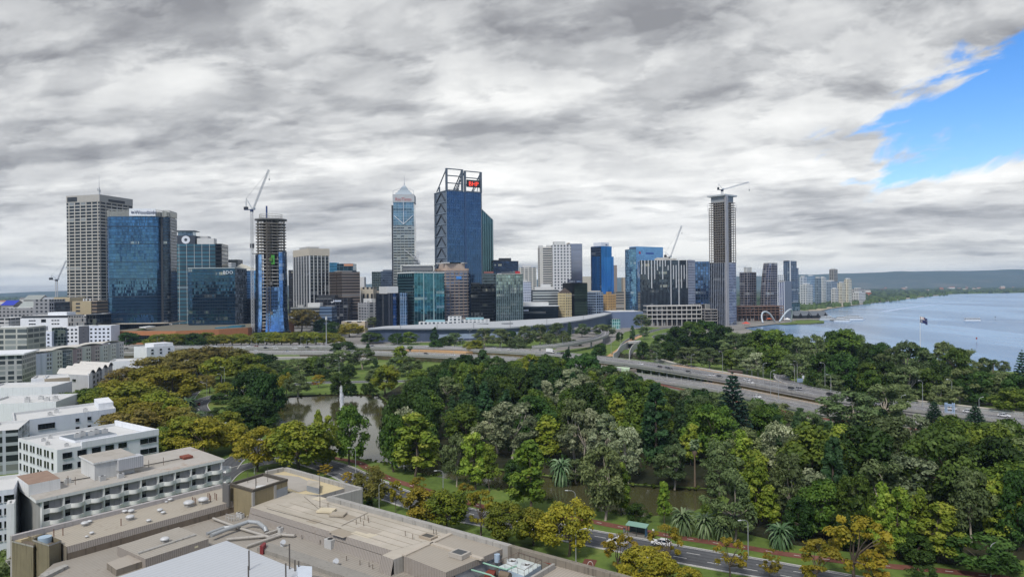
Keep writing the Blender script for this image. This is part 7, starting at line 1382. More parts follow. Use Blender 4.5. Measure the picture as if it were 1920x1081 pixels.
        if kind == 'K': mb.lathe([(.6, -.2), (.55, 1.0), (.85, 1.8), (.5, 2.5)], (0, 0, 0), 9, 0)
        else: mb.lathe([(.32, -.2), (.24, 3), (.22, 6), (.75, 6.6), (.62, 7.4), (.25, 8.3)], (0, 0, 0), 9, 0)
    tk = mb.build('trunk', [M_pbark if kind in 'KW' else (M_pale if kind in 'EB' else M_bark)], root)
    Wd = {'P': 9, 'O': 9, 'V': 9.4, 'A': 8.4, 'D': 9, 'M': 8, 'E': 7.8, 'B': 7.6, 'L': 4.6, 'S': 6.6, 'U': 11.5, 'C': 5, 'N': 5.6, 'K': 8.4, 'W': 3.0}[kind]; Hh = {'K': 6.8, 'W': 9.6}.get(kind, 10.0)
    PH[(kind, var)] = (root, Hh, Wd); USED[(kind, var)] = False; return PH[(kind, var)]
USED = {}
NV = {'P': 3, 'O': 3, 'V': 2, 'A': 2, 'D': 4, 'M': 3, 'E': 4, 'B': 2, 'L': 3, 'S': 3, 'U': 2, 'C': 3, 'N': 1, 'K': 2, 'W': 1}
DESC = {'P': 'olive-gold plane tree', 'O': 'golden-orange plane tree', 'V': 'rust-brown plane tree', 'A': 'sparse golden tree', 'D': 'dense dark green tree', 'M': 'mid-green leafy tree', 'E': 'grey-green gum tree', 'B': 'pale-flowering paperbark', 'L': 'lime green upright tree', 'S': 'small yellow street tree', 'U': 'rounded dark shrub', 'C': 'dark pointed conifer', 'N': 'tiered Norfolk pine', 'K': 'feathery date palm', 'W': 'tall fan palm'}
TREES = []
def tree_at(kind, x, y, H, W=None, label=None, group=None):
    v = RT.randrange(NV[kind]); root, h0, w0 = proto(kind, v)
    if USED[(kind, v)]: root = copy_tree(root)
    USED[(kind, v)] = True; s = H / h0; sw = (W / w0) if W else s * RT.uniform(.88, 1.12); sw = min(max(sw, s * .55), s * 2.2)
    root.location = (x, y, 0); root.scale = (sw, sw, s); root.rotation_euler = (0, 0, RT.uniform(0, 6.28)); tag(root, label, 'shrub' if kind == 'U' else 'palm' if kind in 'KW' else 'tree', group); TREES.append((x, y, sw * w0 / 2)); return root
ORD = ['first', 'second', 'third', 'fourth', 'fifth', 'sixth', 'seventh', 'eighth', 'ninth', 'tenth', 'eleventh', 'twelfth', 'thirteenth', 'fourteenth', 'fifteenth', 'sixteenth', 'seventeenth', 'eighteenth', 'nineteenth', 'twentieth', 'twenty-first', 'twenty-second', 'twenty-third', 'twenty-fourth']
def plant(region, table):
    rows = [r.split() for r in table.replace('\n', ' ').split(';') if r.strip()]; rows = [(r[0], *map(float, r[1:])) for r in rows]; rows.sort(key=lambda r: r[1]); cnt = {}; tot = {}
    for r in rows: tot[r[0]] = tot.get(r[0], 0) + 1
    for k, u, vt, vb, w in rows:
        p = G(u, vb); top = K(u, vt)[1]; H = CAMZ - top * p.y; i = cnt.get(k, 0); cnt[k] = i + 1
        lb = f'{DESC[k]} {region}' if tot[k] == 1 else f'{ORD[i]} {DESC[k]} from the left {region}'
        tree_at(k, p.x, p.y, max(H, 1.5), w / F * p.y * (1.14 if k not in 'KWNSA' else 1.04), lb, f'trees {region}' if tot[k] > 1 else None)
plant('in the plane grove', '''V 300 668 720 85;V 340 655 710 80;V 375 651 705 75;V 405 650 695 60;V 430 655 700 60;V 240 690 742 70;P 415 668 716 62;P 455 664 716 76;P 480 682 722 50;
O 280 686 750 95;O 325 695 760 90;P 250 716 790 105;P 300 735 800 70;M 168 728 775 75;M 125 736 772 46;O 225 745 806 80;O 265 755 826 95;V 235 772 845 85;P 345 780 852 80;O 382 783 858 80;V 330 765 826 60;O 208 712 760 55;P 190 730 785 60;P 425 770 830 50;M 310 800 850 50''')
plant('beside the curving road', '''K 320 726 772 46;K 350 730 776 50;K 367 757 800 46;K 333 748 790 40;V 393 702 737 30;P 425 716 748 44;D 470 692 778 66;D 498 700 790 58;D 452 742 803 62;D 488 748 806 66;U 425 762 786 46;O 436 790 846 56;O 482 800 884 72;P 560 790 888 100;P 528 800 872 64;U 410 735 757 36;P 605 800 880 50''')
plant('behind the fountain lake', '''O 536 698 742 26;E 558 700 744 40;S 597 702 727 25;D 634 698 744 34;U 660 719 744 27;U 692 717 745 28;P 722 684 742 48;D 490 662 702 52;E 520 675 706 40;E 560 672 704 42;M 590 668 702 40;E 616 663 706 46;E 642 655 694 42;D 656 683 709 24;E 680 652 692 42;C 704 672 700 20;E 740 668 706 40;L 752 648 694 26;D 540 690 716 30;U 610 690 714 34;E 700 690 722 34''')
plant('beside the freeway', '''D 648 640 668 46;C 690 643 670 16;E 768 668 700 34;W 769 647 672 14;D 815 637 661 24;D 832 631 657 28;E 852 624 652 34;E 908 614 650 34;E 938 616 652 36;P 889 637 665 32;E 985 610 652 34;E 1012 607 648 32;D 960 620 650 24;E 1044 605 642 30;C 1068 604 630 13;E 1092 606 632 24;E 1131 607 632 34;C 1186 610 638 13;E 1208 611 636 18;E 1203 588 617 26;D 1204 640 674 22;E 1228 644 682 30;D 1128 643 668 22;E 970 632 660 30;E 1030 625 652 28;E 1060 622 648 20;U 1076 636 648 26;D 1160 622 640 12''')
plant('behind the freeway', '''D 236 622 650 34;P 300 626 654 44;P 330 625 654 40;D 362 624 654 38;P 385 623 652 42;P 418 626 648 30;P 452 625 648 34;P 484 624 648 34;P 514 622 648 34;P 545 623 648 34;P 576 622 648 36;P 608 623 648 34;P 405 628 648 34;P 436 626 648 38;P 468 628 648 34;P 500 622 648 40;P 528 623 648 38;P 560 622 648 42;P 592 622 648 40;P 626 624 648 38;V 565 579 622 48;D 602 598 624 36;D 624 604 630 34;O 656 604 632 40;D 692 622 644 36;D 745 624 646 28;M 766 622 646 26;C 815 613 642 18;V 738 590 612 40;E 700 594 614 34;D 268 616 642 36;M 255 622 640 20;E 348 592 612 16;M 190 573 606 20;P 870 592 608 44;M 1100 572 584 40;P 1135 574 586 36;V 1168 573 585 34;D 1160 562 578 24;M 905 590 606 40;M 775 596 610 40;E 1210 590 608 16''')
plant('between the freeway and the river', '''D 1268 612 665 44;M 1298 603 660 50;D 1326 601 658 52;D 1350 609 664 46;E 1378 622 672 44;E 1402 624 678 44;M 1424 618 680 50;M 1452 618 684 52;D 1478 626 680 40;E 1502 632 690 42;E 1530 627 694 44;D 1562 620 690 46;M 1584 617 696 56;E 1612 626 694 40;D 1632 644 704 44;D 1652 642 706 44;E 1676 650 712 44;E 1702 638 722 58;D 1728 650 714 44;W 1739 662 690 14;E 1770 640 712 50;M 1796 652 722 44;E 1815 654 712 36;D 1844 670 702 22;W 1862 672 702 16;E 1882 676 700 24;N 1917 655 760 40;
E 1290 650 690 46;E 1330 652 692 40;M 1372 655 694 40;E 1400 650 700 46;B 1422 660 706 44;M 1455 652 708 50;E 1498 662 722 50;D 1540 660 736 56;D 1586 662 742 60;M 1625 680 746 46;D 1660 676 746 56;E 1705 685 752 60;M 1735 690 752 44;D 1772 684 748 56;M 1630 694 752 36;E 1800 690 756 50;D 1835 695 760 60;E 1875 696 762 56;D 1905 702 768 50;E 1560 700 745 40;U 1530 705 726 22;E 1690 720 760 50;E 1765 720 768 46;M 1900 725 775 50;D 1240 626 660 36;D 1252 640 676 34''')
plant('by the pond wood', '''M 655 760 872 50;L 598 768 852 18;L 618 778 848 18;L 636 784 850 17;D 742 742 868 60;B 760 760 870 50;M 738 776 884 50;L 778 776 892 66;D 790 740 860 56;E 856 812 912 40;L 892 810 918 42;L 918 832 920 30;L 995 826 960 64;E 1135 834 975 72;L 1165 866 966 34;K 1053 838 905 48;L 1246 902 986 22;K 1281 932 1000 54;K 1322 940 1006 50;K 1358 948 1012 48;K 1464 960 1026 56;E 1378 878 1014 70;L 1441 908 990 36;W 1303 818 915 20;U 1190 942 978 42;E 1265 832 916 54;B 1098 766 872 62;B 1137 772 874 54;B 1178 798 906 58;L 1025 778 862 46;L 1392 806 915 42;E 1350 824 930 60;L 1422 850 985 44;C 1230 718 868 66;B 1517 880 985 74;B 1697 848 960 96;L 1657 905 1048 42;L 1684 914 1048 40;L 1726 915 1040 36;L 1760 942 1054 58;L 1878 888 1022 52;D 1632 798 950 112;D 1786 802 960 112;D 1868 818 970 96;U 1850 1002 1075 120;E 1822 878 1020 64;C 1563 818 980 62;N 1374 696 842 74;N 1752 749 815 40;N 1829 757 815 42;E 1600 733 815 96;E 1656 719 800 76;D 960 860 912 40;E 1080 860 905 40;E 1480 850 985 60;M 1545 900 1010 60;M 1610 890 1020 60;D 1910 880 1030 60;M 1330 940 985 30;D 1720 1000 1055 60;D 1500 930 1010 50;D 1590 960 1030 50''')
plant('at the back of the wood', '''C 907 655 718 46;D 875 664 718 46;D 935 668 720 46;M 965 676 724 42;P 992 664 722 42;D 1022 664 722 42;C 1063 655 720 34;M 1041 668 722 32;C 1092 668 724 34;C 1114 658 724 36;D 1148 684 730 42;E 1180 694 738 42;D 845 672 722 42;D 815 684 726 42;M 786 692 730 42;C 1200 705 745 30;M 1240 724 765 46;E 1290 728 775 46;D 1330 735 785 44;M 1420 748 805 46;E 1462 754 812 46;C 1500 764 820 36''')
plant('along the near road', '''V 698 876 946 54;S 742 898 960 30;S 652 884 908 22;S 609 870 895 24;O 790 912 985 70;P 838 918 996 70;A 901 917 1004 64;S 783 894 932 32;U 686 930 948 28;P 950 942 1024 74;P 1000 950 1022 66;O 1066 934 1042 84;A 1160 1000 1085 66;O 1205 1028 1106 80;A 1252 984 1064 64;A 1369 1006 1088 52;S 1443 1028 1090 34;A 1604 968 1100 112;S 1532 1012 1106 80;S 1642 1034 1108 62;O 1240 1046 1115 60;S 870 905 960 34;U 1742 1062 1092 40;O 1290 1066 1120 50''')
# the rest of the wood
wood_poly = [Vector(G(u, v).xy) for u, v in ((750, 745), (800, 722), (880, 708), (960, 712), (1060, 718), (1150, 730), (1250, 762), (1400, 800), (1540, 832), (1680, 850), (1800, 852), (1960, 860), (1990, 1000), (1900, 1010), (1800, 1020), (1560, 1010), (1430, 990), (1385, 935), (1330, 905), (1220, 898), (1100, 888), (1000, 876), (900, 862), (830, 850), (770, 830))]
def inside(p, poly):
    r = False; j = len(poly) - 1
    for i in range(len(poly)):
        a, b = poly[i], poly[j]
        if (a.y > p[1]) != (b.y > p[1]) and p[0] < (b.x - a.x) * (p[1] - a.y) / (b.y - a.y) + a.x: r = not r
        j = i
    return r
outl = [(700, 700), (760, 704), (800, 690), (840, 672), (870, 654), (905, 654), (940, 672), (970, 676), (995, 664), (1040, 668), (1063, 656), (1090, 664), (1115, 658), (1150, 684), (1190, 705), (1215, 704), (1245, 722), (1280, 714), (1310, 730), (1350, 728), (1420, 744), (1460, 752), (1500, 762), (1560, 758), (1620, 752), (1680, 758), (1720, 766), (1770, 775), (1830, 780), (1880, 776), (1960, 785)]
xs = [p.x for p in wood_poly]; ys = [p.y for p in wood_poly]; placed = []; tries = 0
while len(placed) < 120 and tries < 6000:
    tries += 1; p = (RT.uniform(min(xs), max(xs)), RT.uniform(min(ys), max(ys)))
    if not inside(p, wood_poly) or any(math.hypot(p[0] - q[0], p[1] - q[1]) < 5.6 + q[2] * .3 for q in placed + TREES): continue
    u = CU + F * p[0] / p[1]; H = RT.uniform(13, 22); vo = lerp_tab(outl, u) + RT.uniform(0, 14); Hm = CAMZ - K(u, vo)[1] * p[1]; H = min(H, Hm)
    if H < 6: continue
    k = RT.choice('DDDMMEECCCDLBEM'); W = None if k in 'CL' else max(H * RT.uniform(.7, .95), 9)
    tree_at(k, p[0], p[1], H, W, {'D': 'dense dark green tree deep in the wood between pond and freeway', 'M': 'mid-green tree deep in the wood between pond and freeway', 'E': 'grey-green gum deep in the wood between pond and freeway', 'C': 'dark pointed conifer deep in the wood between pond and freeway', 'L': 'lime green upright tree deep in the wood between pond and freeway', 'B': 'pale-flowering paperbark deep in the wood between pond and freeway'}[k], 'trees deep in the wood: ' + DESC[k]); placed.append((p[0], p[1], 4))
# reeds and low scrub, far woodland
def scrub(name, label, spots, m, ls, n=40):
    r = bpy.data.objects.new('tmp', None); C = [s[:3] for s in spots]; R_ = [s[3] for s in spots]; o = leaves(name, m, r, C, R_, n, ls, squash=.6); o.parent = None; bpy.data.objects.remove(r); KIDS.pop('tmp', None); return tag(o, label, 'undergrowth', kind='stuff')
sp_ = []
for i in range(1500):
    p = (RT.uniform(min(xs), max(xs)), RT.uniform(min(ys), max(ys)))
    if inside(p, wood_poly): sp_.append((p[0], p[1], RT.uniform(.3, 2.6), RT.uniform(1.4, 3.4)))
scrub('undergrowth', 'low dark scrub under the trees of the wood', sp_, LM['D'], .45)
sp_ = []
for a, b in zip(lake[8:], lake[9:] + lake[:1]):
    for i in range(int(math.dist(a, b) / 1.6)): t = RT.random(); sp_.append((a[0] + (b[0] - a[0]) * t + RT.uniform(-1, 1), a[1] + (b[1] - a[1]) * t + RT.uniform(-1, 1), RT.uniform(-.1, .6), RT.uniform(.4, 1.0)))
for a, b in zip(lake[:8], lake[1:9]):
    for i in range(int(math.dist(a, b) / 3)): t = RT.random(); sp_.append((a[0] + (b[0] - a[0]) * t, a[1] + (b[1] - a[1]) * t, RT.uniform(-.1, .5), RT.uniform(.4, 1.1)))
scrub('reeds', 'reeds and low growth along the pond edge', sp_, LM['M'], .3, 30)
sp_ = []
for u0, u1, v0, v1, n in ((1240, 1420, 655, 690, 60), (1180, 1260, 655, 690, 30), (1500, 1900, 700, 745, 120), (780, 1000, 655, 705, 60), (1090, 1180, 655, 700, 24), (440, 520, 780, 806, 30), (0, 100, 1040, 1081, 30)):
    for i in range(n): p = G(RT.uniform(u0, u1), RT.uniform(v0, v1)); sp_.append((p.x, p.y, RT.uniform(.2, 1), RT.uniform(.8, 2.0)))
scrub('undergrowth', 'low scrub on the banks beside the freeway', sp_, LM['E'], .45)
mb = MB(); cols = []
def lump(x, y, z, r, h, t):
    n = 6; vs = [(x + r * RT.uniform(.8, 1.15) * math.cos(6.283 * i / n), y + r * math.sin(6.283 * i / n), z) for i in range(n)]; vm = [(x + r * .8 * RT.uniform(.8, 1.2) * math.cos(6.283 * i / n + .5), y + r * .8 * math.sin(6.283 * i / n + .5), z + h * RT.uniform(.55, .8)) for i in range(n)]; b = vs + vm + [(x + r * .2, y, z + h)]
    mb.mesh(b, [(i, (i + 1) % n, n + i) for i in range(n)] + [((i + 1) % n, n + (i + 1) % n, n + i) for i in range(n)] + [(n + i, n + (i + 1) % n, 2 * n) for i in range(n)], 0, True, t)
def inriver(x, y): return inside((x, y), [Vector(q) for q in river])
for i in range(5200):
    u = RT.choice([RT.uniform(1480, 1960), RT.uniform(1480, 1960), RT.uniform(1480, 1960), RT.uniform(-20, 140), RT.uniform(130, 1480)]); q = RT.random(); Y = 1800 + 6500 * q ** 1.6; x = X(u, Y, 545)
    if inriver(x, Y - 12) or inriver(x - 20, Y): continue
    if 1480 < u < 1640 and Y < 2400 and RT.random() < .3: continue
    lump(x, Y, -1, RT.uniform(6, 13) * (1 + Y / 9000), RT.uniform(7, 15), RT.random())
for i in range(150): u = RT.uniform(1490, 1780); vb = 579 - (u - 1550) * .107 if u > 1550 else 583 - (u - 1490) * .06; p = G(u, vb - RT.uniform(1, 6)); lump(p.x, p.y, 0, RT.uniform(4, 7), RT.uniform(9, 15), .8 + .2 * RT.random())
fm_ = leafmat('far_foliage', ['1d2b1e', '2a3a24', '3a4a2a', '56663a'], 0); tag(mb.build('far_woodland', [fm_]), 'distant tree canopy of the suburbs beyond the river and city', 'woodland', kind='stuff')
for kv, used in USED.items():
    if not used:
        r = PH[kv][0]
        for ch in KIDS.get(r.name, []): bpy.data.objects.remove(ch)
        bpy.data.objects.remove(r)
# ------------------------------------------------------------------ freeway structures, cars, lamps and park furniture
def nearest(q, x, y):
    i = min(range(len(q) - 1), key=lambda k: (q[k].x - x) ** 2 + (q[k].y - y) ** 2); d = q[min(i + 1, len(q) - 1)] - q[max(i - 1, 0)]; return i, math.atan2(d.y, d.x)
def barrier(label, q, off, h=.95, m=None, name='safety_barrier'):
    r = side(q, off); t = thing(name, label, 'barrier', r[0]); mb = MB(); ribbon(mb, r, .22, .22, 0, h, h + .3, 0); mb.build('barrier_wall', [m or M_conc], t); pm = MB()
    for a, b in zip(r[:-1], r[1:]):
        n = max(1, int((b - a).length / 5))
        for k in range(n): p = a.lerp(b, k / n); pm.obox(p.x, p.y, p.z + h, p.z + h + .55, .15, .15)
    ribbon(pm, [p + Vector((0, 0, h + .55)) for p in r], .07, .07, 0, 0, .14, 0); pm.build('rail', [M_lat], t); return t
barrier('low concrete barrier along the city edge of the far freeway lanes', fwy_far, 8.2); barrier('railed concrete barrier along the near edge of the far freeway lanes', fwy_far, -8.2); barrier('concrete barrier along the park edge of the near freeway lanes', fwy_near, -7.2); barrier('barrier between the near and far freeway lanes', fwy_near, 7.2); barrier('long pale barrier along the park edge of the lower carriageway', fwy_low, -6.7, 1.1); barrier('pale barrier between lower carriageway and gravel verge', fwy_low, 6.7, 1.3)
barrier('grey parapet around the curving viaduct ramp', via, 3.9, .9); barrier('grey parapet on the inside of the viaduct ramp', via, -3.9, .9)
def embank(q, l, r, keep, m, z0=-.2):
    mb = MB(); run = []
    for i, p in enumerate(q):
        u = CU + F * p.x / p.y
        if keep(u): run.append(p)
        elif len(run) > 1: ribbon(mb, run, l, r, 0, -1.0, 6, 0); run = []
        else: run = []
    if len(run) > 1: ribbon(mb, run, l, r, 0, -1.0, 6, 0)
    return tag(mb.build('embankment', [m]), kind='structure')
embank(fwy_far, 7.4, 7.4, lambda u: u < 1185 or u > 1345, ground_mat('bank', ['4a4a30', '5c5636', '75664a', '8a7656'], .05, .5)); embank(fwy_near, 6.6, 6.6, lambda u: u < 480 or 540 < u < 850 or u > 905, ground_mat('bank_dark', ['33382a', '46462f', '5c5340', '6f6450'], .05, .5))
pr = thing('bridge_piers', 'row of concrete piers under the freeway bridge beside the ramp', 'bridge', (fwy_far[50].x, fwy_far[50].y, 0)); n_ = 0
for i, p in enumerate(fwy_far):
    u = CU + F * p.x / p.y
    if 1185 < u < 1350:
        for o_ in (-6, 0, 6): s_ = side(fwy_far, o_)[i]; MB().tube((s_.x, s_.y, 0), (s_.x, s_.y, p.z - 1.5), .5, .5, 8).build('pier', [M_conc], pr)
for i in (2, 9, 16, 22): MB().tube((via[i].x, via[i].y, 0), (via[i].x, via[i].y, via[i].z - 1.4), .8, .8, 8).build('column', [M_conc], pr) if i < len(via) else None
def wall_line(name, label, pts, h, m, w=.5):
    q = catmull([G(u, v, 0) for u, v in pts], 5); t = thing(name, label, 'wall', q[0]); mb = MB(); ribbon(mb, q, w / 2, w / 2, 0, h, h + .2, 0); mb.build('wall_face', [m], t); return t
wall_line('retaining_wall', 'curved pale wall on the left of the tunnel ramp', ((1150, 676), (1157, 671), (1165, 659), (1180, 650)), 6, mat('b9b8b4', .8, var=.12, streak=.2)); wall_line('retaining_wall', 'curved pale wall on the right of the tunnel ramp', ((1180, 676), (1182, 667), (1188, 657), (1200, 650)), 6, mat('b9b8b4', .8, var=.12, streak=.2)); wall_line('retaining_wall', 'long beige retaining wall right of the tunnel ramp', ((1204, 672), (1216, 660), (1240, 650), (1262, 645)), 5, mat('b2a594', .85, var=.12, streak=.2))
a, b = G(1179, 653), G(1202, 651); tp = thing('tunnel_portal', 'dark tunnel mouth with a pale lintel between curved walls', 'tunnel', a); MB().prism([a.xy, b.xy, (b.x, b.y + 6), (a.x, a.y + 6)], 4.6, 6.6, 0, 0, 0).build('lintel', [mat('c0bfba', .8)], tp); MB().face([(a.x, a.y + 3, 0), (b.x, b.y + 3, 0), (b.x, b.y + 3, 4.6), (a.x, a.y + 3, 4.6)]).build('dark_mouth_face', [mat('08080a', .9, var=0)], tp)  # black face across the mouth paints the darkness inside the tunnel
a, b = G(1137, 702), G(1180, 706); sv = thing('service_building', 'small pale green graffiti-tinted service hut beside the freeway bridge', 'building', a); MB().prism([a.xy, b.xy, (b.x + 2, b.y + 9), (a.x + 2, a.y + 9)], 0, 5.2, 0, 0).build('wall', [ground_mat('mural', ['8fb08a', 'a9c29a', 'c6d2bc', '6f9a86'], .25, .8)], sv); MB().prism([(b.x, b.y - .2), (b.x + 5, b.y + .3), (b.x + 6, b.y + 8), (b.x + .1, b.y + 8)], 0, 4.4, 0, 0).build('brick_annex', [mat('6a625a', .9)], sv)
a, b = G(1367, 703), G(1392, 705.5); sv = thing('park_hut', 'small flat-roofed red-brown hut on the grass among the riverside trees', 'building', a); MB().prism([a.xy, b.xy, (b.x + 1, b.y + 6), (a.x + 1, a.y + 6)], 0, 2.8, 0).build('wall', [mat('6f4a42', .85)], sv); MB().prism(inset([tuple(a.xy), tuple(b.xy), (b.x + 1, b.y + 6), (a.x + 1, a.y + 6)], -.5), 2.8, 3.15, 0, 0, 0).build('roof', [mat('5e5650', .8)], sv)
# cars
M_tyre = mat('17181a', .8, var=.1); M_cg = mat('12161b', .1, .3, var=.05)
def carpaint(col):
    m, nt, b = newmat('car_paint'); b.inputs['Base Color'].default_value = c(col); b.inputs['Roughness'].default_value = .28; b.inputs['Coat Weight'].default_value = .5; return m
def carproto(suv):
    L, W, H = (4.6, 1.85, 1.72) if suv else (4.5, 1.8, 1.45); root = bpy.data.objects.new('car', None); COL.objects.link(root); mb = MB(); h = W / 2
    pf = [(-L/2, .35), (-L/2 + .05, .85), (-L/2 + .25, .98 if suv else .9), (L * .2, .95), (L/2 - .25, .78), (L/2, .6), (L/2, .32)]
    for y0, y1, k0, k1 in ((-h, -h + .12, .94, 1), (-h + .12, h - .12, 1, 1), (h - .12, h, 1, .94)):
        for (xa, za), (xb, zb) in zip(pf[:-1], pf[1:]): mb.face([(xa * k0, y0, za * (k0 if za > .5 else 1)), (xb * k0, y0, zb * (k0 if zb > .5 else 1)), (xb * k1, y1, zb * (k1 if zb > .5 else 1)), (xa * k1, y1, za * (k1 if za > .5 else 1))][::-1], 0)
    for y, s in ((-h, 1), (h, -1)): f_ = [(x * .94, y, z * (.94 if z > .5 else 1)) for x, z in pf]; mb.face(f_[::-1] if s > 0 else f_, 0)
    mb.face([(-L/2, -h, .34), (L/2, -h, .34), (L/2, h, .34), (-L/2, h, .34)][::-1], 0)
    x0, x1, x2, x3 = (-L/2 + .12, -L/2 + .4, L * .06, L * .24) if suv else (-L/2 + .35, -L/2 + .95, L * .05, L * .23); zb = .92; gl = MB(); a, b2 = h * .93, h * .74
    P0 = [(x0, -a, zb), (x3, -a, zb), (x3, a, zb), (x0, a, zb)]; P1 = [(x1, -b2, H - .06), (x2, -b2, H - .06), (x2, b2, H - .06), (x1, b2, H - .06)]
    for i in range(4): j = (i + 1) % 4; gl.face([P0[i], P0[j], P1[j], P1[i]])
    mb.prism([(p[0], p[1]) for p in P1], H - .06, H, 0, 0, 0)
    for sgn in (-1, 1):
        for xa, xb in ((x0, x1), (x3, x2), ((x0 + x3) / 2 + .1, (x1 + x2) / 2 + .1)): mb.tube((xa, sgn * a, zb), (xb, sgn * b2, H - .05), .05, .05, 4)
    def part(nm, bd, mm): o = bd.build(nm, mm, root); return o
    part('body', mb, [carpaint('c8c8c8')]); part('windows', gl, [M_cg])
    for x in (-L * .3, L * .3):
        for y in (-h + .05, h - .05): wm = MB(); wm.tube((x, y - .11, .34), (x, y + .11, .34), .34, .34, 12, 0); wm.tube((x, y - .115, .34), (x, y + .115, .34), .19, .19, 8, 1); part('wheel', wm, [M_tyre, M_lat])
    hl = MB(); hl.box(L/2 - .1, L/2 + .01, -h + .15, -h + .5, .58, .7).box(L/2 - .1, L/2 + .01, h - .5, h - .15, .58, .7); part('headlights', hl, [M_white]); tl = MB(); tl.box(-L/2 - .01, -L/2 + .1, -h + .1, -h + .4, .68, .82).box(-L/2 - .01, -L/2 + .1, h - .4, h - .1, .68, .82); part('tail_lights', tl, [M_red]); return root
CP = [carproto(False), carproto(True)]; CUSE = [False, False]; PAINT = {'white': 'd9dadb', 'black': '1b1c1f', 'grey': '54575b', 'silver': 'a9acb0', 'blue': '27407a', 'red': '7c1f22', 'dark blue': '1e2a40'}; PM = {k: carpaint(v) for k, v in PAINT.items()}
def car(u, v, z, q, col, where, suv=0, flip=0):
    p = G(u, v, z); i, an = nearest(q, p.x, p.y); r = CP[suv]
    if CUSE[suv]: r = copy_tree(r)
    CUSE[suv] = True; r.location = (p.x, p.y, z + .06); r.rotation_euler = (0, 0, an + (math.pi if flip else 0)); CARS.append((where, col, u, r))
    b = KIDS[r.name][0]; b.material_slots[0].link = 'OBJECT'; b.material_slots[0].material = PM[col]
CARS = []
pk = catmull(px((396, 792), (378, 774), (371, 760), (384, 749), (420, 739), (470, 731), (515, 725), (575, 718), (640, 716.5), (705, 715), (800, 714)), 6); pk2 = catmull(px((340, 748), (352, 735), (366, 722), (380, 712), (396, 700)), 6)
for u, v, col in ((236, 654.5, 'black'), (403, 650, 'white'), (430, 651.8, 'blue'), (455, 653, 'white'), (466, 649.8, 'white'), (480, 650, 'red'), (499, 653.2, 'black'), (514, 650, 'white'), (517, 654, 'white'), (553, 653.8, 'white'), (563, 649, 'white'), (577, 652, 'grey'), (599, 648, 'grey'), (699, 650, 'grey'), (759, 650.5, 'white'), (801, 650, 'white'), (926, 653, 'silver'), (956, 656, 'white'), (1046, 664, 'silver'), (1054, 663, 'black'), (1092, 667.5, 'grey'), (1201, 684, 'white'), (1236, 689, 'black'), (1250, 692, 'grey'), (1256, 693.5, 'black'), (1291, 698.5, 'black'), (1334, 704.5, 'white'), (1349, 707.5, 'black'), (1400, 713, 'white'), (1407, 718.5, 'white'), (1496, 730.5, 'silver'), (1485, 731, 'grey'), (1557, 741, 'black'), (1690, 758, 'dark blue'), (1782, 768, 'white'), (1817, 773.5, 'white'), (1883, 781, 'white')): car(u, v, 5, fwy_far, col, 'on the far freeway lanes', int(col in ('silver', 'grey')), u % 2 < 1)
for u, v, col in ((589, 658, 'red'), (622, 658.5, 'black'), (799, 664, 'black'), (849, 666.5, 'white'), (867, 668, 'grey'), (480, 658.5, 'white'), (540, 659.5, 'silver')): car(u, v, 5, fwy_near, col, 'on the near freeway lanes')
car(1555, 777, 1.2, fwy_low, 'silver', 'on the lower carriageway', 1); car(1420, 745, 1.2, fwy_low, 'white', 'on the lower carriageway'); car(1157, 1020, .05, near_road, 'white', 'on the near road behind a golden tree', 1, 1); car(1240, 1021, .05, near_road, 'white', 'on the near road beyond the bus shelter', 0, 1); car(590, 721, .06, pk, 'red', 'on the park road beyond the lake'); car(376, 717, .05, pk2, 'white', 'parked on the side road in the plane grove'); car(372, 759, .06, pk, 'red', 'on the narrow slip road by the palms')
from collections import Counter
ct_ = Counter((w, co) for w, co, _, _ in CARS); seen = Counter()
for w, co, u, r in sorted(CARS, key=lambda t: t[2]):
    k = (w, co); n = ct_[k]; lb = f'{co} car {w}' if n == 1 else f'{ORD[seen[k]]} {co} car from the left {w}'; seen[k] += 1; tag(r, lb, 'car', f'cars {w}' if 'lanes' in w else None)
tr = thing('truck', 'white box truck among cars on the freeway above the wood', 'truck', (0, 0, 0)); MB().box(-3.4, 2.2, -1.2, 1.2, 1.0, 3.6).build('cargo_box', [M_white], tr); MB().box(2.3, 4.2, -1.1, 1.1, .6, 2.6).build('cab', [M_white], tr); MB().box(3.2, 4.23, -1.0, 1.0, 1.6, 2.4).build('windscreen', [M_cg], tr)
for x in (-2.2, 3.2):
    for y in (-1.05, 1.05): MB().tube((x, y - .15, .5), (x, y + .15, .5), .5, .5, 12).build('wheel', [M_tyre], tr)
p = G(1031, 661.5, 5); tr.location = (p.x, p.y, 5.02); tr.rotation_euler = (0, 0, nearest(fwy_far, p.x, p.y)[1])
# street lamps: pole, curved arm, head
M_pole = mat('a9adb0', .5, .3, var=.1)
def lampproto(two):
    r = bpy.data.objects.new('street_lamp', None); COL.objects.link(r); mb = MB(); mb.tube((0, 0, 0), (0, 0, 9.0), .12, .08, 6); mb.tube((0, 0, 0), (0, 0, .9), .17, .17, 6); mb.build('pole', [M_pole], r)
    for s in ((1, -1) if two else (1,)):
        am = MB(); pts = [(0, 0, 9.0), (.25 * s, 0, 9.55), (.8 * s, 0, 9.9), (1.9 * s, 0, 10.05)]
        for a, b in zip(pts[:-1], pts[1:]): am.tube(a, b, .07, .06, 5)
        am.build('arm', [M_pole], r); hd = MB(); hd.prism([(1.8 * s, -.16), (2.6 * s, -.13), (2.6 * s, .13), (1.8 * s, .16)][::s], 9.96, 10.12, 0, 0, 0); hd.build('lamp_head', [mat('c6c9cb', .4)], r)
    return r
LP = [lampproto(0), lampproto(1)]; LU = [False, False]; LAMPS = []
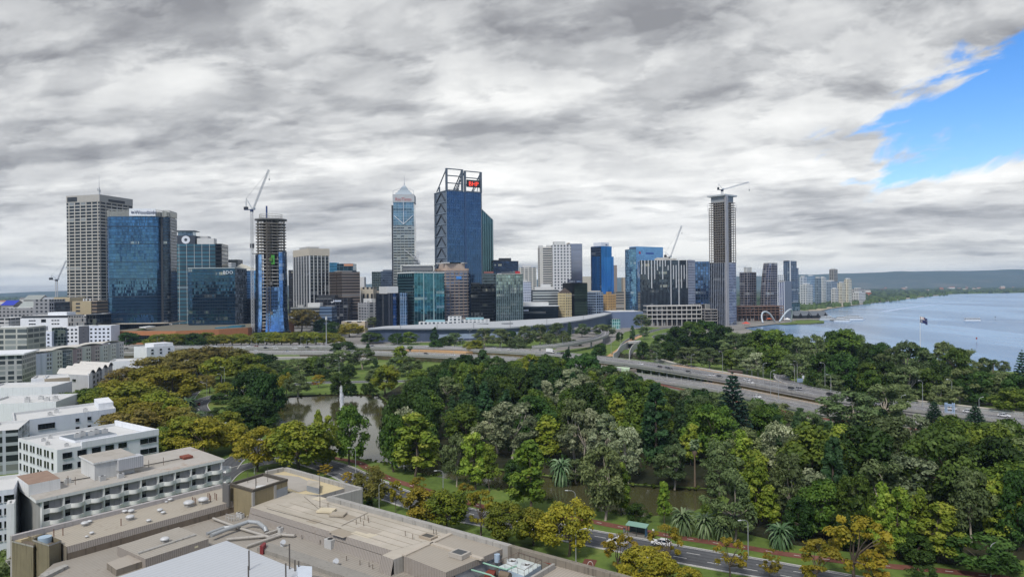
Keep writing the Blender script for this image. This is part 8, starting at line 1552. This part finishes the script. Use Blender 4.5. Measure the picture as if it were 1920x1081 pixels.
for i, (u, vt, vb, two, rz) in enumerate(((228, 640, 662, 0, 0), (236, 634, 660, 0, 2), (295, 631, 652, 0, 2), (306, 633, 652, 0, 3), (471, 631, 656, 0, 0), (481, 636, 654, 0, 0), (496, 633, 652, 0, 0), (564, 630, 652, 0, 1), (575, 637, 658, 0, 0), (591, 631, 652, 0, 0), (692, 627, 652, 0, 1), (786, 639, 662, 0, 0), (851, 646, 669, 0, 0), (865, 636, 655, 0, 0), (881, 618, 644, 1, 0), (940, 638, 662, 0, 0), (1020, 644, 668, 0, 0), (1055, 629, 650, 0, 0), (1072, 616, 642, 0, 0), (1296, 664, 694, 0, 0), (1355, 658, 702, 0, 3), (1410, 692, 713, 0, 3), (1431, 680, 716, 0, 0), (1445, 694, 750, 0, 0), (1460, 700, 752, 0, 3), (1490, 682, 716, 0, 3), (1495, 676, 712, 0, 3), (1547, 679, 730, 0, 3), (1558, 701, 738, 0, 3), (1730, 712, 762, 0, 3), (1785, 706, 770, 0, 3), (1690, 740, 790, 0, 0), (1836, 744, 792, 0, 0), (388, 717, 748, 0, 3), (421, 687, 726, 0, 3), (416, 700, 733, 0, 3), (465, 772, 806, 0, 3), (497, 685, 712, 0, 3), (636, 674, 712, 0, 3), (667, 838, 886, 0, 3), (711, 904, 960, 0, 0), (831, 880, 936, 0, 3), (1079, 918, 980, 0, 3), (1080, 992, 1056, 0, 0), (1403, 972, 1046, 0, 3), (1858, 1017, 1084, 0, 0), (477, 858, 888, 0, 0), (1146, 632, 662, 0, 0), (1163, 620, 645, 0, 0), (1232, 660, 690, 0, 3), (1640, 755, 800, 0, 0), (610, 640, 660, 0, 0), (655, 632, 652, 0, 3), (745, 632, 652, 0, 3))):
    z = 5 if 644 < vb < 672 or (1290 < u and 690 < vb < 765) else 0
    p = G(u, vb, z); top = K(u, vt)[1]; H = max(6.0, min(15, CAMZ - top * p.y - z)); r = LP[two]
    if LU[two]: r = copy_tree(r)
    LU[two] = True; r.location = p; r.scale = (1, 1, H / 10.1); r.rotation_euler = (0, 0, rad(18) if rz == 0 else rad(180 + 10 * (i % 3)) if rz == 3 else rad(60 * rz)); LAMPS.append((u, vb, z, two, r))
for zn, nm in ((lambda l: l[2] == 5 and l[0] < 1200, 'along the freeway below the towers'), (lambda l: l[2] == 5 and l[0] >= 1200, 'along the freeway on the right'), (lambda l: l[2] == 0 and l[1] > 870, 'along the near road'), (lambda l: l[2] == 0 and l[1] <= 870, 'among the park roads')):
    sel = sorted([l for l in LAMPS if zn(l)], key=lambda l: l[0])
    for i, l in enumerate(sel): tag(l[4], f'{ORD[min(i, 23)]} grey {"twin" if l[3] else "single"}-arm street lamp from the left {nm}', 'street lamp', f'street lamps {nm}')
p = G(612, 650, 0); ms = thing('mast', 'tall pale telecom mast standing among trees behind the freeway', 'mast', p); zt_ = Zv(592, p.y, 612); MB().tube(p, (p.x, p.y, zt_), .5, .32, 8).build('pole', [M_pole], ms); mb = MB()
for k in range(6): a_ = k * 1.047; mb.tube((p.x + .8 * math.cos(a_), p.y + .8 * math.sin(a_), zt_ - 4), (p.x + .8 * math.cos(a_), p.y + .8 * math.sin(a_), zt_ - 1), .2, .2, 5)
mb.build('antennas', [M_white], ms)
# flag
p = G(1726, 700, 0); fl_ = thing('flagpole', 'very tall white flagpole flying a blue flag before the river', 'flagpole', p); zt_ = Zv(591, p.y, 1728); MB().tube(p, (p.x, p.y, zt_), .22, .12, 8).build('pole', [M_white], fl_); mb = MB(); mb2 = MB(); mb3 = MB(); Wf, Hf = 6.0, 4.2
def fp(a, b, o=0.0): s = a * Wf; return (p.x + .15 + s * .82, p.y + .5 * math.sin(s * 1.5) - o, zt_ - .3 - b * Hf - .34 * s - .15 * math.sin(s * 1.7))
for i in range(12):
    for j in range(6): mb.face([fp(i / 12, (j + 1) / 6), fp((i + 1) / 12, (j + 1) / 6), fp((i + 1) / 12, j / 6), fp(i / 12, j / 6)])
fo = mb.build('flag', [mat('232c5e', .8, var=.05)], fl_)
for (a0, b0, a1, b1, w, k) in ((0, 0, .5, .5, .035, 0), (0, .5, .5, 0, .035, 0), (.25, 0, .25, .5, .07, 0), (0, .25, .5, .25, .09, 0), (.25, 0, .25, .5, .035, 1), (0, .25, .5, .25, .045, 1)):
    for s in range(6):
        t0, t1 = s / 6, (s + 1) / 6; dx, dy = a1 - a0, b1 - b0; L = math.hypot(dx, dy); nx, ny = -dy / L * w, dx / L * w; A = (a0 + dx * t0, b0 + dy * t0); B = (a0 + dx * t1, b0 + dy * t1)
        for sd_ in (.03 + .03 * k, -.03 - .03 * k): (mb3 if k else mb2).face([fp(A[0] - nx, A[1] - ny, sd_), fp(B[0] - nx, B[1] - ny, sd_), fp(B[0] + nx, B[1] + ny, sd_), fp(A[0] + nx, A[1] + ny, sd_)])
for a, b, r in ((.25, .76, .1), (.75, .14, .05), (.75, .86, .05), (.62, .45, .05), (.88, .38, .05)): mb2.face([fp(a + r * .7 * math.cos(t), b + r * math.sin(t), .05) for t in [i * 1.047 for i in range(6)]])
mb2.build('white_crosses_and_stars', [M_white], fo); mb3.build('red_crosses', [M_red], fo)
# fountain
p = G(639, 784, -.6); fo = thing('fountain', 'tall white water jet rising from the lake', 'fountain', p); MB().tube(p - Vector((0, 0, .4)), p + Vector((0, 0, .25)), .5, .35, 8).build('nozzle', [M_dark], fo); top = Zv(729, p.y, 639) + .6
m_, nt_, b_ = newmat('spray'); b_.inputs['Base Color'].default_value = (.86, .88, .9, 1); b_.inputs['Roughness'].default_value = .5; tr_ = nd(nt_, 'ShaderNodeBsdfTransparent'); mx = nd(nt_, 'ShaderNodeMixShader', {0: .8, 1: tr_.outputs[0], 2: b_.outputs[0]}); nt_.links.new(mx.outputs[0], nt_.nodes['Material Output'].inputs[0])
C = []; R_ = []
for i in range(26): t = i / 25; C.append((-.1 + .35 * t, 0, .3 + top * t)); R_.append(.34 + .35 * t)
for i in range(34): t = RT.random(); C.append((.35 + 1.5 * (1 - t) * RT.random() ** .7, RT.uniform(-.7, .7), top * (.05 + .85 * t))); R_.append(.7 + .4 * RT.random())
leaves('water_jet', m_, fo, C, R_, 90, .15, squash=2.4)
for i in range(9): q = G(686 + i * 3.0, 777 + (i % 2) * .3, -.6); r = thing('mooring_post', 'small dark post in the line across the lake by the wood', 'post', q, 'posts in the lake'); MB().tube(q - Vector((0, 0, .5)), q + Vector((0, 0, .75)), .16, .13, 6).build('post', [M_dark], r)
# bus shelter, bin, stop pole
p = G(1195, 1003, 0); i, an = nearest(near_road, p.x, p.y); bs = thing('bus_shelter', 'green-roofed bus shelter on the verge of the near road', 'shelter', p)
def bp_(x, y): return (p.x + x * math.cos(an) - y * math.sin(an), p.y + x * math.sin(an) + y * math.cos(an))
def bbox_(x0, x1, y0, y1, z0, z1, nm, m): q = [bp_(x0, y0), bp_(x1, y0), bp_(x1, y1), bp_(x0, y1)]; return MB().prism(q, z0, z1, 0, 0, 0).build(nm, [m], bs)
mb = MB(); a, b, e, f = bp_(-2.6, -1.1), bp_(2.6, -1.1), bp_(2.6, 1.1), bp_(-2.6, 1.1); z0, z1 = 2.5, 2.85
mb.face([(*a, z0), (*b, z0), (*e, z1), (*f, z1)]); mb.face([(*a, z0 - .12), (*b, z0 - .12), (*b, z0), (*a, z0)]); mb.face([(*f, z1 - .12), (*e, z1 - .12), (*b, z0 - .12), (*a, z0 - .12)]); mb.face([(*b, z0 - .12), (*e, z1 - .12), (*e, z1), (*b, z0)]); mb.face([(*f, z1 - .12), (*a, z0 - .12), (*a, z0), (*f, z1)]); mb.build('roof', [ribmat('7fa494', .3, an + rad(90), .85, .08, .5, .1)], bs)
for x in (-2.2, 0, 2.2):
    for y in (-.8, .8): bbox_(x - .05, x + .05, y - .05, y + .05, 0, 2.55 + (.2 if y > 0 else 0), 'post', mat('2d3f3a', .5))
bbox_(-2.2, 2.2, .82, .86, .3, 2.2, 'back_panel', mat('38484a', .15, .2)); bbox_(-1.6, 1.4, .3, .7, .42, .5, 'bench', mat('4a4238', .7)); bbox_(2.16, 2.26, -.7, .8, .3, 2.0, 'poster_panel', mat('3f78a8', .4)); bbox_(-3.2, 3.2, -1.4, 1.3, .02, .09, 'paving', M_pave)
q = bp_(-3.4, .2); lb = thing('litter_bin', 'grey litter bin beside the bus shelter', 'bin', (*q, 0)); MB().tube((*q, 0), (*q, 1.0), .3, .3, 10).build('bin_body', [mat('6f7478', .6)], lb); MB().tube((*q, 1.0), (*q, 1.12), .34, .3, 10).build('lid', [M_dark], lb)
q = bp_(4.2, -.6); st = thing('bus_stop_pole', 'white bus stop post right of the shelter', 'post', (*q, 0)); MB().tube((*q, 0), (*q, 2.3), .1, .1, 6).build('post', [M_white], st); MB().obox(q[0], q[1], 1.7, 2.4, .45, .06, an).build('stop_sign', [mat('d7dbdd', .5)], st)
# person on a bicycle on the path
M_skin = mat('9a6a50', .6, var=.05); pp = G(1384, 1022, .05); i, an = nearest(red_path, pp.x, pp.y); bi = thing('bicycle', 'bicycle ridden along the red path near the palms', 'bicycle', pp, rz=an); mb = MB(); mb.path([(-.5, 0, .35), (-.15, 0, .85), (.4, 0, .85), (.55, 0, .35)], .03, 5); mb.tube((-.5, 0, .35), (0, 0, .3), .03, .03, 5); mb.tube((0, 0, .3), (.4, 0, .85), .03, .03, 5); mb.tube((.42, -.28, 1.05), (.42, .28, 1.05), .025, .025, 5); mb.tube((.4, 0, .8), (.42, 0, 1.05), .025, .025, 5); ORG[bi.name] = Vector(); mb.build('frame', [M_dark], bi)
for x in (-.5, .55):
    w = MB()
    for k in range(16): a0, a1 = 6.283 * k / 16, 6.283 * (k + 1) / 16; w.tube((x + .33 * math.cos(a0), 0, .35 + .33 * math.sin(a0)), (x + .33 * math.cos(a1), 0, .35 + .33 * math.sin(a1)), .025, .025, 4)
    w.build('wheel', [M_tyre], bi)
def figure(label, loc, rz, J, E, shirt, zc):
    me = bpy.data.meshes.new('person'); me.from_pydata([j[:3] for j in J], E, []); o = bpy.data.objects.new('person', me); COL.objects.link(o); md = o.modifiers.new('skin', 'SKIN'); md.use_smooth_shade = True
    for v, j in zip(me.skin_vertices[0].data, J): v.radius = (j[3], j[3])
    me.skin_vertices[0].data[0].use_root = True; o.modifiers.new('sub', 'SUBSURF').levels = 1; dg = bpy.context.evaluated_depsgraph_get(); m2 = bpy.data.meshes.new_from_object(o.evaluated_get(dg)); o.modifiers.clear(); o.data = m2; m2.materials.clear()
    for m in (shirt, mat('20222a', .8), M_skin): m2.materials.append(m)
    for f in m2.polygons: f.material_index = 2 if f.center.z > zc[1] else 0 if f.center.z > zc[0] else 1
    o.location = loc; o.rotation_euler = (0, 0, rz); tag(o, label, 'person'); hm = MB(); h = J[3]; hm.lathe([(.0, .17), (.09, .14), (.125, .06), (.125, .0)], (h[0], h[1], h[2] + .02), 10); ORG[o.name] = Vector(); hm.build('hair', [mat('1d1714', .7)], o); return o
J = [(-.15, 0, .95, .15), (.0, 0, 1.25, .15), (.1, 0, 1.48, .07), (.16, 0, 1.62, .11), (.04, .2, 1.38, .06), (.2, .24, 1.18, .05), (.42, .24, 1.06, .04), (.04, -.2, 1.38, .06), (.2, -.24, 1.18, .05), (.42, -.24, 1.06, .04), (.15, .12, .75, .085), (.0, .12, .3, .06), (.12, .12, .22, .05), (.2, -.12, .95, .085), (.12, -.12, .52, .06), (.24, -.12, .44, .05)]
figure('person in a pale top riding a bicycle on the red path', (pp.x, pp.y, pp.z), an, J, [(0, 1), (1, 2), (2, 3), (1, 4), (4, 5), (5, 6), (1, 7), (7, 8), (8, 9), (0, 10), (10, 11), (11, 12), (0, 13), (13, 14), (14, 15)], mat('c9c9c6', .8), (1.0, 1.5))
# signs and gantry
def roadsign(label, u, v, z, w, h, hp, col):
    p = G(u, v, z); t = thing('road_sign', label, 'sign', p); mb = MB()
    for s in (-1, 1): mb.tube((p.x + s * w * .3, p.y, p.z), (p.x + s * w * .3, p.y, p.z + hp), .08, .08, 5)
    mb.build('posts', [M_pole], t); MB().obox(p.x, p.y - .1, p.z + hp - h, p.z + hp, w, .08).build('panel', [mat(col, .5)], t)
roadsign('pale blue back of a road sign on the curving ramp', 1478, 712, 3, 1.6, 1.4, 3, '8fa4ba'); roadsign('blue-grey direction sign beside the ramp foot', 1500, 722, 3, 3.4, 2.2, 4, '8498b0'); roadsign('small white road sign beside the ramp under trees', 1506, 716, 3, 1.2, 2.0, 4, 'c9cdd2'); roadsign('white utility box sign on the grass by the far footpath', 1333, 700, 2, 1.6, 1.8, 2, 'c6c6c2'); roadsign('white banner sign standing in the plane grove clearing', 461, 722, 0, 2.2, 3.8, 5.2, 'd2d4d6'); roadsign('small white sign beside the lawn lamp', 456, 806, 0, 1, 1.4, 3, 'c9cbcc')
a, b = G(1774, 792, 1.2), G(1788, 793, 1.2); gt_ = thing('sign_gantry', 'pale blue steel gantry frame over the lower carriageway', 'gantry', a); mb = MB(); zt_ = Zv(754, a.y, 1780)
for q in (a, b): lattice(mb, (q.x, q.y, 1), (q.x, q.y, zt_), .7, 10, .1)
lattice(mb, (a.x, a.y, zt_ - 1), (b.x, b.y, zt_ - 1), .7, 6, .1); lattice(mb, (a.x, a.y, zt_ - 4), (b.x, b.y, zt_ - 4), .5, 6, .08); mb.build('gantry_frame', [mat('9fb4cc', .5)], gt_)
q = [G(u, v, .0) for u, v in ((1112, 1060), (1108, 1066), (1104, 1064))]; rl = thing('bike_hoop', 'white hoop rail at the end of the red brick path', 'rail', q[0]); mb = MB()
for k in range(8): a0, a1 = math.pi * k / 8, math.pi * (k + 1) / 8; mb.tube((q[0].x - .6 + .6 * math.cos(a0), q[0].y, 1.0 * math.sin(a0)), (q[0].x - .6 + .6 * math.cos(a1), q[0].y, 1.0 * math.sin(a1)), .05, .05, 5)
mb.build('hoop', [M_white], rl)
# ------------------------------------------------------------------ air
hm = bpy.data.materials.new('haze_air'); hm.use_nodes = True; hn = hm.node_tree; hn.nodes.clear()
hv = nd(hn, 'ShaderNodeVolumePrincipled', {'Color': (.48, .69, 1.0, 1), 'Density': 4.8e-5, 'Anisotropy': 0.0}); ho = nd(hn, 'ShaderNodeOutputMaterial'); hn.links.new(hv.outputs[0], ho.inputs['Volume'])
tag(MB().box(-16400, 16400, -800, 16400, -4.2, 380).build('haze', [hm]), kind='stuff')
